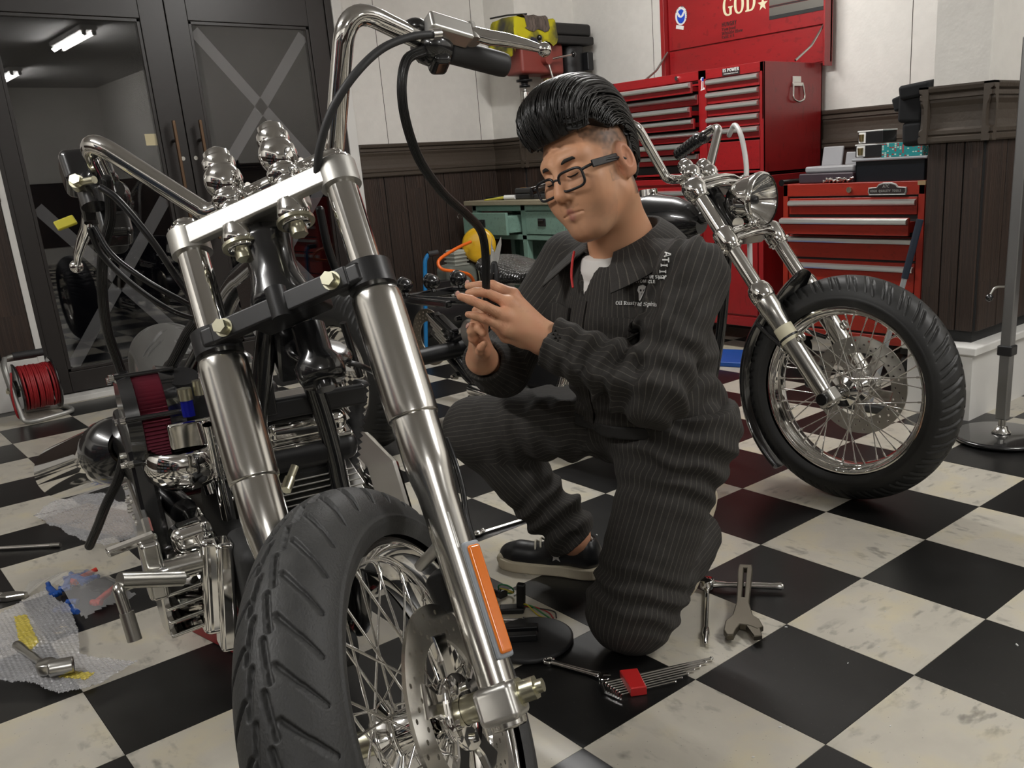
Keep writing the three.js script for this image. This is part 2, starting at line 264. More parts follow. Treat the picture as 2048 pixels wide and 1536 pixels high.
function door(n, z0, z1, gz0, gz1, hz, crosses, label) {
  const d = new THREE.Group(); d.name = 'door_' + n; d.userData = { kind: 'structure', label, category: 'door' }; d.position.set(XW, 0.03, (z0 + z1) / 2); scene.add(d);
  const gy0 = 0.14, gy1 = 1.845, x0 = XW - 0.045, x1 = XW - 0.004;
  pw(d, 'stile', r6(x0, x1, 0.034, DH - 0.042, gz1, z1, 0.003), M.doorPaint); pw(d, 'stile', r6(x0, x1, 0.034, DH - 0.042, z0, gz0, 0.003), M.doorPaint);
  pw(d, 'rail', r6(x0, x1, 0.034, gy0, gz0, gz1, 0.003), M.doorPaint); pw(d, 'rail', r6(x0, x1, gy1, DH - 0.042, gz0, gz1, 0.003), M.doorPaint);
  const bd = 0.018; pw(d, 'glazing_bead', [r6(x0 + 0.004, x1 - 0.006, gy0, gy1, gz0, gz0 + bd, 0.003), r6(x0 + 0.004, x1 - 0.006, gy0, gy1, gz1 - bd, gz1, 0.003), r6(x0 + 0.004, x1 - 0.006, gy0, gy0 + bd, gz0, gz1, 0.003), r6(x0 + 0.004, x1 - 0.006, gy1 - bd, gy1, gz0, gz1, 0.003)], M.doorPaint);
  for (const dx of [0.016, 0.03]) { const g = new THREE.PlaneGeometry(gz1 - gz0 - 0.03, gy1 - gy0 - 0.03).rotateY(Math.PI / 2).translate(x0 + dx, (gy0 + gy1) / 2, (gz0 + gz1) / 2); pw(d, 'glass_pane', g, M.glass); }
  const h = pw(d, 'pull_handle', [rb(0.018, 0.62, 0.016, 0.004, XW + 0.055, 1.04, hz)], M.bronze, 'bronze pull bar');
  pw(h, 'handle_post', [cyl([x1, 1.25, hz], [XW + 0.05, 1.25, hz], 0.008), cyl([x1, 0.82, hz], [XW + 0.05, 0.82, hz], 0.008)], M.doorPaint);
  pw(d, 'lock', cyl([x1 - 0.001, 1.16, hz + (n === 1 ? -0.035 : 0.035)], [x1 + 0.004, 1.16, hz + (n === 1 ? -0.035 : 0.035)], 0.011), M.chromeDull);
  for (const [cy, hy] of crosses) for (const s of [-1, 1]) {
    const zc = (gz0 + gz1) / 2, hz2 = (gz1 - gz0) / 2 - 0.03, L = 2 * Math.hypot(hz2, hy), g = box(0.0006, L, 0.06); g.rotateX(s * Math.atan2(hz2, hy)); g.translate(x0 + 0.0145, cy, zc);
    pw(d, 'tape_strip', g, M.tape, 'grey tape stuck across the glass');
  }
  return d;
}
const d1 = door(1, 0.012, 0.885, 0.14, 0.81, 0.085, [[0.56, 0.4]], 'dark framed glass door leaf beside the cord reel');
pw(d1, 'paper_note', b6(XW - 0.0285, XW - 0.028, 1.233, 1.291, 0.145, 0.215), std({ color: lin(0.6, 0.52, 0.3), roughness: 0.8 }), 'cream paper note');
door(2, -0.885, 0.008, -0.775, -0.1, -0.052, [[1.42, 0.38], [0.6, 0.38]], 'dark framed glass door leaf with grey tape crosses beside the white wall');

// ceiling tube lamps ------------------------------------------------
M.lampBody = std({ color: lin(0.75, 0.75, 0.73), roughness: 0.5 });
M.tubeGlow = std({ color: 0xffffff, emissive: LAMP.color, emissiveIntensity: LAMP.glow, roughness: 0.4 });
for (const [x, z] of lampSpots) {
  const t = thing('ceiling_lamp', 'white twin tube ceiling lamp hanging under the workshop ceiling', 'ceiling lamp', [x, CEIL, z], 0, 'ceiling tube lamps');
  part(t, 'housing', rb(1.24, 0.05, 0.16, 0.01, 0, -0.0255, 0), M.lampBody);
  for (const s of [-1, 1]) for (const q of [-1, 1]) part(t, 'lamp_holder', rb(0.02, 0.05, 0.04, 0.004, q * 0.59, -0.07, s * 0.045), M.lampBody);
  for (const s of [-1, 1]) { part(t, 'tube', cyl([-0.58, -0.075, s * 0.045], [0.58, -0.075, s * 0.045], 0.016, 0.016, 12), M.tubeGlow); }
  for (const s of [-1, 1]) { const l = new THREE.RectAreaLight(LAMP.color, LAMP.intensity, 1.16, 0.04); l.position.set(0, -0.088, s * 0.062); l.rotation.x = -Math.PI / 2 - s * 0.85; t.add(l); l.name = 'tube_light'; }
}
// ---------------------------------------------------------------- motorcycles
// fork frame: x across (rider's left), y up along the legs, z forward; origin at the wheel centre
function forkFrame(rake, steer, h) {
  const c = Math.cos(rake), s = Math.sin(rake), u = V(0, c, -s), e = V(Math.cos(steer), -s * Math.sin(steer), -c * Math.sin(steer)), z = e.clone().cross(u);
  const m = new THREE.Matrix4().makeBasis(e, u, z); m.setPosition(0, h, 0);
  return g => { g = merge(g); g.applyMatrix4(m); return g; };
}
const rubberTex = tex(512, 128, (u, v) => { const a = fbm(u * 24, v * 5, 77, 4), b = fbm(u * 80, v * 16, 79, 3); const k = 0.19 + 0.05 * (a - 0.5) + Math.max(0, a - 0.62) * 0.5 * b; return [k, k, k * 0.985]; });
const rubberBump = tex(256, 256, grey((u, v) => fbm(u * 64, v * 64, 81, 3)), false, [12, 2]);
M.tyre = std({ map: rubberTex, roughness: 0.58, bumpMap: rubberBump, bumpScale: 0.0004 });
M.tyreDark = std({ color: lin(0.012, 0.012, 0.012), roughness: 0.5 });
function tyreGeo(R, wt, hgt, Nt, Na, grooves, pitch) {
  const segs = []; const L = 0.066;
  for (const g of grooves) for (let k = 0; k < g.length - 1; k++) segs.push([...g[k], ...g[k + 1]]);
  const circ = 2 * Math.PI * R, n = Math.round(circ / pitch), P = circ / n;
  const depth = (s, l) => {
    let best = 1; const side = l >= 0 ? 0 : P / 2; s = ((s + side) % P + P) % P; l = Math.abs(l);
    for (const [a, b, c, d] of segs) for (let o = -2; o <= 2; o++) {
      const A = a * P + o * P, C = c * P + o * P, ex = C - A, ey = d - b, t = Math.max(0, Math.min(1, ((s - A) * ex + (l - b) * ey) / (ex * ex + ey * ey)));
      const q = Math.hypot(s - A - t * ex, l - b - t * ey); if (q < best) best = q;
    }
    return best < 0.0042 ? 0.0055 * (1 - Math.max(0, (best - 0.0022) / 0.002)) : 0;
  };
  const pos = [], uv = [], idx = [];
  for (let i = 0; i <= Na; i++) { const th = i / Na * 2 * Math.PI, ct = Math.cos(th), st = Math.sin(th);
    for (let j = 0; j <= Nt; j++) { const t = j / Nt * 2 - 1, a = t * 1.78; let x = wt * Math.sin(a), r = R - hgt * (1 - Math.cos(a)); if (Math.abs(t) > 0.86) x *= 1 - 0.9 * (Math.abs(t) - 0.86); 
      if (Math.abs(a) < 1.25) r -= depth(th * R, a * L);
      else { const w = Math.abs(a); if (w > 1.3 && w < 1.34) r -= 0; x *= 1 + (w > 1.42 && w < 1.47 ? 0.02 : 0); }
      pos.push(x, r * ct, r * st); uv.push(i / Na, j / Nt); } }
  for (let i = 0; i < Na; i++) for (let j = 0; j < Nt; j++) { const a = i * (Nt + 1) + j, b = a + Nt + 1; idx.push(a, a + 1, b, b, a + 1, b + 1); }
  const g = new THREE.BufferGeometry(); g.setAttribute('position', new THREE.Float32BufferAttribute(pos, 3)); g.setAttribute('uv', new THREE.Float32BufferAttribute(uv, 2)); g.setIndex(idx); g.computeVertexNormals(); return g;
}
const grooveA = [[[0, 0.02], [0.42, 0.042], [0.47, 0.046], [0.9, 0.068]], [[-0.55, 0.007], [0.3, 0.014]]];
const grooveB = [[[0, 0.006], [0.25, 0.03], [0.55, 0.066]], [[0.5, 0.024], [1.0, 0.068]]];
const grooveR = [[[0, 0.008], [0.3, 0.03], [0.5, 0.06]], [[0.4, 0.02], [0.62, 0.05]]];
const axX = p => { const g = lathe(p, 96); g.rotateZ(-Math.PI / 2); return g; };        // lathe profile [radius, x] about the x axis
function discGeo(ro, ri, th, x, nh) {
  const holes = [circ(ri, 48)];
  for (let k = 0; k < nh; k++) for (let q = 0; q < 3; q++) { const a = (k + q * 0.33) / nh * 2 * Math.PI, r = ri + (ro - ri) * (0.24 + q * 0.26); holes.push(circ(0.0036, 8, r * Math.cos(a), r * Math.sin(a))); }
  return extr(shape(circ(ro, 72), holes), th).rotateY(Math.PI / 2).translate(x, 0, 0);
}
function frontWheel(bike, F, o) {
  const w = grp(bike, 'front_wheel');
  part(w, 'tire', F(tyreGeo(o.R, o.wt, 0.069, o.nt, o.na, o.grooves, o.pitch)), o.tyreMat);
  const rr0 = o.rim;
  part(w, 'rim', F(axX([[rr0 - 0.012, -0.046], [rr0 + 0.002, -0.048], [rr0 + 0.003, -0.043], [rr0 - 0.012, -0.04], [rr0 - 0.014, -0.03], [rr0 - 0.022, -0.022], [rr0 - 0.027, -0.012], [rr0 - 0.028, 0.012], [rr0 - 0.022, 0.022], [rr0 - 0.014, 0.03], [rr0 - 0.012, 0.04], [rr0 + 0.003, 0.043], [rr0 + 0.002, 0.048], [rr0 - 0.012, 0.046], [rr0 - 0.015, 0.043], [rr0 - 0.017, 0.031], [rr0 - 0.025, 0.024], [rr0 - 0.031, 0.013], [rr0 - 0.032, -0.013], [rr0 - 0.025, -0.024], [rr0 - 0.017, -0.031], [rr0 - 0.015, -0.043], [rr0 - 0.012, -0.046]])), M.chrome);
  part(w, 'hub', F([axX([[0.0, -0.05], [0.024, -0.05], [0.026, -0.046], [0.044, -0.042], [0.047, -0.036], [0.045, -0.03], [0.032, -0.025], [0.027, -0.015], [0.026, 0.015], [0.032, 0.025], [0.045, 0.03], [0.047, 0.036], [0.044, 0.042], [0.026, 0.046], [0.024, 0.05], [0.0, 0.05]])]), M.chrome);
  const N = 40;
  for (let k = 0; k < N; k++) {
    const sd = k % 2 ? 1 : -1, a = (k + 0.5) / N * 2 * Math.PI, ha = a + ((k >> 1) % 2 ? 1 : -1) * 0.95;
    const A = [sd * 0.036, 0.041 * Math.cos(ha), 0.041 * Math.sin(ha)], B = [sd * 0.006, (rr0 - 0.03) * Math.cos(a), (rr0 - 0.03) * Math.sin(a)];
    const n = V(A).lerp(V(B), 0.93).toArray();
    part(w, 'spoke', F([cyl(A, B, 0.0018, 0.0018, 6), cyl(n, B, 0.0034, 0.0034, 6)]), M.chrome);
  }
  const dx = o.disc;
  const d = part(w, 'brake_disc', F(discGeo(0.146, 0.098, 0.005, dx - 0.0025, 20)), o.discMat);
  const arms = []; for (let k = 0; k < 5; k++) { const a = k / 5 * 2 * Math.PI; arms.push(extr(shape([[-0.016, 0.04], [0.016, 0.04], [0.012, 0.07], [0.02, 0.102], [-0.02, 0.102], [-0.012, 0.07]]), 0.007, 0.002).rotateZ(a).rotateY(Math.PI / 2).translate(dx - 0.0035, 0, 0)); }
  part(d, 'disc_carrier', F([...arms, axX([[0.02, dx - 0.008], [0.05, dx - 0.008], [0.052, dx], [0.05, dx + 0.009], [0.02, dx + 0.009]])]), o.carrierMat || M.chrome);
  for (let k = 0; k < 5; k++) { const a = (k + 0.5) / 5 * 2 * Math.PI; part(d, 'disc_bolt', F(hex([dx, 0.036 * Math.cos(a), 0.036 * Math.sin(a)], [dx + Math.sign(dx) * 0.014, 0.036 * Math.cos(a), 0.036 * Math.sin(a)], 0.007)), M.chrome); }
  return w;
}
const riserProf0 = [[0.0, 0], [0.02, 0], [0.022, 0.004], [0.016, 0.008], [0.02, 0.014], [0.023, 0.02], [0.0225, 0.026], [0.017, 0.031], [0.0195, 0.034], [0.024, 0.042], [0.0265, 0.052], [0.025, 0.062], [0.0205, 0.069], [0.0205, 0.072], [0.022, 0.074], [0.022, 0.084], [0.02, 0.087], [0.018, 0.089], [0.018, 0.096], [0.013, 0.101], [0.0, 0.102]];

const riserProf = riserProf0.map(([r, y]) => [r * 1.08, y * 1.06]);

// ===== foreground motorcycle
const bikeA = thing('motorcycle', 'chrome-forked black motorcycle in pieces with its steering turned, wire spokes and no tank', 'motorcycle', [0.4445, 0, 1.3131], Math.atan2(0.98523, 0.17125));
{
  const F = forkFrame(0.5407, -0.694, 0.31325), hs = 0.127, B = bikeA;
  frontWheel(B, F, { R: 0.333, wt: 0.0625, nt: 110, na: 1300, grooves: grooveA, pitch: 0.056, rim: 0.2537, tyreMat: M.tyre, disc: 0.066, discMat: M.alu, carrierMat: M.chrome });
  const fk = grp(B, 'fork');
  for (const s of [-1, 1]) {
    const x = s * hs, at = p => latheAt(p, [x, 0, 0], [0, 1, 0], 48);
    part(fk, 'fork_tube', F(at([[0.0228, 0.38], [0.0228, 0.755]])), M.chrome);
    part(fk, 'fork_cover', F(at([[0.028, 0.392], [0.0345, 0.392], [0.0355, 0.395], [0.0357, 0.41], [0.0357, 0.56], [0.0352, 0.574], [0.0325, 0.582], [0.022, 0.584], [0.0206, 0.584]])), M.alu);
    part(fk, 'fork_slider', F(at([[0.0, -0.038], [0.022, -0.038], [0.024, -0.034], [0.0245, 0.02], [0.0255, 0.12], [0.0262, 0.25], [0.0272, 0.283], [0.031, 0.31], [0.0325, 0.33], [0.0325, 0.393], [0.024, 0.395]])), M.alu);
    part(fk, 'axle_clamp', F([rb(0.056, 0.05, 0.058, 0.01, x, -0.004, 0.004)]), M.aluMatt);
    part(fk, 'caliper_lug', F([cyl([x - s * 0.005, 0.225, -0.012], [x - s * 0.07, 0.2, -0.035], 0.0095, 0.008, 16), rb(0.034, 0.06, 0.03, 0.006, x, 0.226, 0.008)]), M.aluMatt);
    part(fk, 'tube_cap', F(at([[0.0, 0.806], [0.016, 0.806], [0.018, 0.803], [0.0185, 0.795], [0.026, 0.794], [0.0275, 0.789], [0.0275, 0.786], [0.0, 0.786]])), M.chrome);
    part(fk, 'clamp_bolt', F([hex([x - s * 0.04, 0.606, 0.04], [x - s * 0.04, 0.606, 0.054], 0.0105), cyl([x - s * 0.04, 0.606, 0.036], [x - s * 0.04, 0.606, 0.0415], 0.0135)]), M.zinc);
  }
  part(fk, 'axle', F(cyl([-0.155, 0, 0], [0.15, 0, 0], 0.0105)), M.chromeDull);
  part(fk, 'axle_spacer', F(cyl([0.075, 0, 0], [0.108, 0, 0], 0.019)), M.zinc); part(fk, 'axle_spacer', F(cyl([-0.055, 0, 0], [-0.105, 0, 0], 0.018)), M.zinc);
  part(fk, 'axle_nut', F([cyl([0.15, 0, 0], [0.156, 0, 0], 0.019), hex([0.156, 0, 0], [0.176, 0, 0], 0.0165), cyl([0.17, 0, 0], [0.186, 0, 0], 0.009)]), M.zinc);
  part(fk, 'upper_clamp', F([rb(0.29, 0.032, 0.018, 0.004, 0, 0.771, 0.016), rb(0.13, 0.03, 0.05, 0.006, 0, 0.771, -0.006), ...[-1, 1].map(q => cyl([q * hs, 0.752, 0], [q * hs, 0.787, 0], 0.0292, 0.0292, 40))]), M.aluCast);
  part(fk, 'lower_clamp', F([rb(0.22, 0.03, 0.02, 0.003, 0, 0.606, 0.03), rb(0.11, 0.028, 0.05, 0.006, 0, 0.606, 0.004), ...[-1, 1].map(q => cyl([q * hs, 0.588, 0], [q * hs, 0.624, 0], 0.034, 0.034, 40)), ...[-1, 1].map(q => rb(0.05, 0.03, 0.034, 0.006, q * 0.105, 0.606, 0.02)), cyl([0, 0.586, 0.034], [0, 0.632, 0.034], 0.015, 0.015, 20)]), M.blackSatin);
  part(fk, 'steering_stem', F([latheAt([[0.0, 0.5], [0.03, 0.5], [0.035, 0.512], [0.036, 0.53], [0.025, 0.545], [0.024, 0.59]], [0, 0, -0.035], [0, 1, 0]), hex([0, 0.49, -0.035], [0, 0.502, -0.035], 0.017)]), M.gloss);
  for (const s of [-1, 1]) {
    const b = part(fk, 'riser_bushing', F(latheAt([[0.0, 0.722], [0.019, 0.722], [0.021, 0.726], [0.021, 0.734], [0.025, 0.735], [0.025, 0.745], [0.023, 0.752], [0.023, 0.76]], [s * 0.046, 0, 0.004], [0, 1, 0])), M.chrome);
    part(b, 'washer', F(cyl([s * 0.046, 0.727, 0.004], [s * 0.046, 0.732, 0.004], 0.0275, 0.0275, 28)), M.zinc); part(b, 'bolt', F(hex([s * 0.046, 0.708, 0.004], [s * 0.046, 0.723, 0.004], 0.0125)), M.zinc);
    part(fk, 'riser', F([latheAt(riserProf, [s * 0.047, 0.784, 0.0], [0, 1, 0], 40), cyl([s * 0.047, 0.826, 0.0], [s * 0.047, 0.826, -0.055], 0.019, 0.0185), cyl([s * 0.047 - 0.019, 0.826, -0.043], [s * 0.047 + 0.019, 0.826, -0.043], 0.021, 0.021, 28)]), M.chrome);
  }
  const rf = part(fk, 'reflector_base', F(place(rb(0.026, 0.158, 0.008, 0.004, 0, 0, 0), [0.1535, 0.126, 0.012], [0, 0.95, 0])), std({ color: lin(0.3, 0.33, 0.36), roughness: 0.4 }), 'grey reflector backing');
  part(rf, 'reflector_lens', F(place(rb(0.019, 0.146, 0.008, 0.005, 0, 0, 0.004), [0.1545, 0.126, 0.0125], [0, 0.95, 0])), phy({ color: lin(0.85, 0.2, 0.01), roughness: 0.18, clearcoat: 1, clearcoatRoughness: 0.1 }), 'orange reflector lens');
  // handlebar and controls
  const hb = grp(B, 'handlebar');
  const side = s => [[s * 0.088, 0.829, -0.045], [s * 0.112, 0.833, -0.048], [s * 0.229, 0.99, 0.036], [s * 0.299, 0.966, -0.097], [s * 0.38, 0.953, -0.2]];
  part(hb, 'bar', F(bar([...side(-1).reverse(), ...side(1)], 0.0152, 0.055, 24, 10)), M.chrome);
  for (const s of [-1, 1]) {
    const lab = s > 0 ? 'black grip' : 'black left grip';
    const ga = V(s * 0.318, 0.9625, -0.121), gb = V(s * 0.388, 0.9515, -0.21), d = gb.clone().sub(ga).normalize();
    part(hb, 'grip', F(sweep([0, 0.02, 0.04, 0.9, 0.97, 1].map(t => ga.clone().lerp(gb, t)), [0.0165, 0.02, 0.0195, 0.0195, 0.0185, 0.013], 24)), M.rubber, lab);
    const hc = V(s * 0.3, 0.965, -0.098);
    part(hb, 'switch_housing', F([sweep([0, 0.2, 0.5, 0.8, 1].map(t => hc.clone().addScaledVector(d, (t - 0.5) * 0.05)), [0.022, 0.029, 0.031, 0.029, 0.024], 20), place(rb(0.04, 0.036, 0.03, 0.009), [s * 0.302, 0.945, -0.106], [0, -s * 0.9, 0]), sph([s * 0.288, 0.985, -0.075], 0.02, 1.1, 0.8, 1.1)]), M.gloss);
    const lv = part(hb, 'lever_bracket', F([place(rb(0.075, 0.03, 0.03, 0.005), [s * 0.335, 0.972, -0.09], [0, s * 0.9, -s * 0.12]), cyl([s * 0.362, 0.955, -0.12], [s * 0.362, 0.985, -0.12], 0.012)]), s > 0 ? M.aluMatt : M.gloss);
    part(lv, 'lever', F([sweep([V(s * 0.358, 0.971, -0.112), V(s * 0.385, 0.962, -0.137), V(s * 0.41, 0.953, -0.15), V(s * 0.436, 0.941, -0.165), V(s * 0.452, 0.934, -0.178)], [0.012, 0.0135, 0.012, 0.0095, 0.0075], 16, 0.75), sph([s * 0.4575, 0.9315, -0.182], 0.0115)]), M.chrome);
  }
  part(hb, 'master_cylinder', F([place(rb(0.075, 0.06, 0.07, 0.014), [-0.305, 1.0, -0.06], [0.1, 0.7, 0]), cyl([-0.3, 0.93, -0.05], [-0.3, 0.99, -0.045], 0.02), place(rb(0.05, 0.06, 0.05, 0.012), [-0.315, 0.925, -0.11], [0, 0.7, 0])]), M.gloss, 'black brake reservoir');
  part(hb, 'wire_tag', F([place(rb(0.03, 0.016, 0.006, 0.002), [-0.318, 0.888, 0.004], [0, 0.6, 0.3])]), std({ color: lin(0.5, 0.44, 0.03), roughness: 0.5 }), 'yellow wire tag');
  part(hb, 'banjo_bolt', F([cyl([-0.304, 0.962, -0.032], [-0.298, 0.962, -0.018], 0.0115), hex([-0.298, 0.962, -0.018], [-0.295, 0.962, -0.01], 0.009), cyl([-0.298, 0.962, -0.024], [-0.268, 0.952, -0.02], 0.006)]), M.zinc);
  const wirePart = (par, name, pts, r, m, seg = 48) => pw(par, name, tube(pts, r, seg, 10), m);
  wirePart(hb, 'clutch_cable', [[0.173, 1.207, 0.992], [0.177, 1.201, 1.039], [0.18, 1.182, 1.092], [0.18, 1.145, 1.141], [0.164, 1.101, 1.172], [0.148, 1.055, 1.188], [0.131, 1.018, 1.19]], 0.0058, M.rubber, 60);
  pw(hb, 'cable_ferrule', cyl([0.1725, 1.208, 0.985], [0.1735, 1.2065, 1.0], 0.008), M.chrome);
  wirePart(hb, 'wire_harness', [[0.122, 1.19, 0.985], [0.123, 1.177, 1.015], [0.126, 1.138, 1.031], [0.121, 1.088, 1.027], [0.1, 1.032, 0.997], [0.072, 0.979, 0.942], [0.046, 0.937, 0.879], [0.025, 0.905, 0.838], [0.004, 0.86, 0.818], [-0.009, 0.799, 0.814], [-0.013, 0.765, 0.812]], 0.0078, M.wrap, 90).userData.label = 'black taped wire harness';
  wirePart(hb, 'wire_harness', [[-0.212, 1.032, 1.378], [-0.221, 0.978, 1.381], [-0.241, 0.924, 1.397], [-0.276, 0.858, 1.403], [-0.324, 0.785, 1.397], [-0.347, 0.727, 1.386], [-0.35, 0.675, 1.38]], 0.0085, M.wrap, 80);
  wirePart(hb, 'brake_hose', [[-0.15, 1.02, 1.405], [-0.135, 1.005, 1.392], [-0.122, 0.975, 1.376], [-0.112, 0.931, 1.355], [-0.115, 0.882, 1.333], [-0.173, 0.833, 1.295]], 0.0052, M.cable);
  wirePart(hb, 'control_cable', [[-0.212, 0.961, 1.41], [-0.197, 0.917, 1.397], [-0.178, 0.874, 1.361], [-0.187, 0.834, 1.31], [-0.224, 0.808, 1.269], [-0.241, 0.779, 1.206], [-0.237, 0.765, 1.144]], 0.0046, M.cable);
  wirePart(hb, 'control_cable', [[-0.216, 0.958, 1.417], [-0.219, 0.917, 1.406], [-0.211, 0.866, 1.372], [-0.216, 0.816, 1.32], [-0.262, 0.786, 1.26], [-0.292, 0.766, 1.207]], 0.0046, M.cable);
  wirePart(fk, 'brake_line', [[0.346, 0.652, 1.155], [0.377, 0.624, 1.164], [0.397, 0.594, 1.17], [0.417, 0.558, 1.18], [0.44, 0.5, 1.18]], 0.004, M.cable);
  part(fk, 'brake_caliper', F([place(rb(0.05, 0.06, 0.05, 0.012), [0.078, 0.16, -0.07], [0.3, 0, 0])]), M.blackSatin);
  wirePart(fk, 'ground_wire', [[0.0, 0.93, 1.24], [0.012, 0.9, 1.262], [0.03, 0.885, 1.262], [0.045, 0.884, 1.25]], 0.0018, M.steel, 20);
  pw(fk, 'wire_eyelet', place(new THREE.TorusGeometry(0.0085, 0.0028, 8, 24), [0.058, 0.888, 1.24], [0, 0.9, 0]), M.steel);
  wirePart(fk, 'brake_line', [[0.057, 0.967, 1.157], [0.055, 0.914, 1.152], [0.052, 0.874, 1.142], [0.058, 0.838, 1.135]], 0.0065, M.cable, 24);

  // frame and engine in the bike frame: x rider's left, z forward
  const fr = grp(B, 'frame');
  const nk = forkFrame(0.5407, 0, 0.31325);
  part(fr, 'steering_head', nk(latheAt([[0.0, 0.625], [0.047, 0.625], [0.046, 0.645], [0.038, 0.67], [0.0345, 0.69], [0.036, 0.715], [0.04, 0.735], [0.04, 0.75], [0.0, 0.75]], [0, 0, -0.035], [0, 1, 0], 40)), M.gloss);
  part(fr, 'gusset', [extr(shape([[-0.4, 0.72], [-0.36, 0.84], [-0.45, 0.9], [-0.62, 0.85], [-0.6, 0.8]]), 0.02, 0.004).rotateY(-Math.PI / 2).translate(0.01, 0, 0)], M.gloss);
  part(fr, 'backbone', bar([[0, 0.9, -0.43], [0, 0.84, -0.72], [0, 0.7, -1.05], [0, 0.62, -1.25]], 0.021, 0.12), M.gloss);
  for (const s of [-1, 1]) {
    part(fr, 'down_tube', bar([[s * 0.018, 0.8, -0.405], [s * 0.06, 0.62, -0.44], [s * 0.085, 0.3, -0.47], [s * 0.1, 0.16, -0.56], [s * 0.11, 0.14, -1.1], [s * 0.12, 0.3, -1.42]], 0.0165, 0.09), M.gloss);
    part(fr, 'seat_tube', bar([[s * 0.02, 0.7, -1.02], [s * 0.1, 0.52, -1.22], [s * 0.13, 0.36, -1.5]], 0.014, 0.06), M.gloss);
  }
  part(fr, 'cross_bracket', [rb(0.2, 0.034, 0.02, 0.006, 0.03, 0.664, -0.44), rb(0.05, 0.06, 0.012, 0.004, -0.045, 0.69, -0.425)], M.blackSatin);
  part(fr, 'horn', [latheAt([[0.0, 0.0], [0.024, 0.0], [0.034, 0.012], [0.05, 0.02], [0.05, 0.03], [0.038, 0.04], [0.0, 0.042]], [0.035, 0.735, -0.36], [0.2, 0.95, 0.2]), hex([0.03, 0.72, -0.356], [0.034, 0.74, -0.36], 0.012)], M.gloss);
  const coil = []; for (let k = 0; k < 15; k++) { const t = k / 14, y = 0.668 - t * 0.155, x = 0.142 - t * 0.042, r = k === 4 || k === 5 ? 0.0155 : 0.0165; coil.push([x, y, r]); }
  { const P = [], Rr = []; coil.forEach(([x, y, r]) => { P.push(V(x + 0.0015, y + 0.005, -0.5)); Rr.push(0.0105); P.push(V(x, y, -0.5)); Rr.push(r); }); P.push(V(0.098, 0.505, -0.5)); Rr.push(0.0105); part(fr, 'cable_boot', sweep(P, Rr, 16), M.rubber, 'ribbed rubber cable boot'); }
  part(fr, 'boot_cable', cyl([0.1, 0.512, -0.5], [0.078, 0.42, -0.48], 0.009), M.cable); part(fr, 'boot_cable', cyl([0.143, 0.68, -0.5], [0.12, 0.78, -0.48], 0.006), M.cable);
  wirePart(fr, 'wire_loom', [[-0.286, 0.783, 1.256], [-0.334, 0.752, 1.263], [-0.408, 0.685, 1.283], [-0.46, 0.654, 1.31], [-0.481, 0.644, 1.324]], 0.011, M.wrap);
  wirePart(fr, 'wire_loom', [[-0.42, 0.575, 1.36], [-0.436, 0.548, 1.378], [-0.458, 0.479, 1.403], [-0.485, 0.428, 1.427], [-0.531, 0.373, 1.442], [-0.568, 0.327, 1.457]], 0.009, M.wrap).userData.label = 'dangling black wire loom';
  wirePart(fr, 'horn_cable', [[0.055, 0.735, 1.2], [0.09, 0.738, 1.185], [0.1, 0.728, 1.15], [0.056, 0.694, 1.091]], 0.0045, M.cable);
  const en = grp(B, 'engine');
  part(en, 'crankcase', [rb(0.2, 0.24, 0.42, 0.04, -0.0, 0.33, -0.72), rb(0.15, 0.25, 0.14, 0.02, -0.045, 0.335, -0.45), cyl([-0.03, 0.3, -0.42], [-0.03, 0.3, -0.36], 0.04, 0.038, 28), rb(0.15, 0.07, 0.5, 0.02, 0, 0.175, -0.74)], M.blackMatt);
  const finSet = (ox, oy, oz, tilt, n) => {
    part(en, 'cylinder', place(cyl([0, -0.005, 0], [0, n * 0.0125 + 0.008, 0], 0.06, 0.06, 32), [ox, oy, oz], [tilt, 0, 0]), M.blackMatt);
    for (let k = 0; k < n; k++) { const w = 0.176 - (k > n - 4 ? 0.012 * (k - n + 4) : 0); part(en, 'cooling_fin', place(rb(w, 0.0035, 0.15, 0.0017, 0, k * 0.0125 + 0.006, 0), [ox, oy, oz], [tilt, 0, 0]), M.aluMatt); }
    part(en, 'cylinder_head', [place(rb(0.165, 0.05, 0.15, 0.02, 0, n * 0.0125 + 0.03, 0), [ox, oy, oz], [tilt, 0, 0])], M.blackSatin);
    part(en, 'rocker_cover', [place(rb(0.14, 0.045, 0.12, 0.02, 0, n * 0.0125 + 0.075, 0), [ox, oy, oz], [tilt, 0, 0]), place(rb(0.15, 0.012, 0.13, 0.005, 0, n * 0.0125 + 0.055, 0), [ox, oy, oz], [tilt, 0, 0])], M.chrome);
  };
  finSet(0.025, 0.425, -0.56, 0.32, 12); finSet(0.0, 0.425, -0.86, -0.4, 11);
  for (const [x, z, t] of [[-0.075, -0.6, 0.3], [-0.095, -0.62, 0.3], [-0.075, -0.8, -0.35], [-0.095, -0.78, -0.35]]) part(en, 'pushrod_tube', [place(latheAt([[0.009, 0], [0.0085, 0.09], [0.011, 0.092], [0.011, 0.105], [0.0085, 0.107], [0.0085, 0.2]], [0, 0, 0], [0, 1, 0], 16), [x, 0.44, z], [t, 0, 0.06])], M.chrome);
  const ac = part(en, 'air_filter', (() => { const s = []; for (let k = 0; k < 132; k++) { const a = k / 132 * 2 * Math.PI, r = k % 2 ? 0.066 : 0.078; s.push([r * Math.cos(a), r * Math.sin(a)]); } return extr(shape(s), 0.045).rotateY(-Math.PI / 2).translate(-0.155, 0.63, -0.7); })(), std({ color: lin(0.3, 0.05, 0.085), roughness: 0.75 }), 'red pleated air filter element');
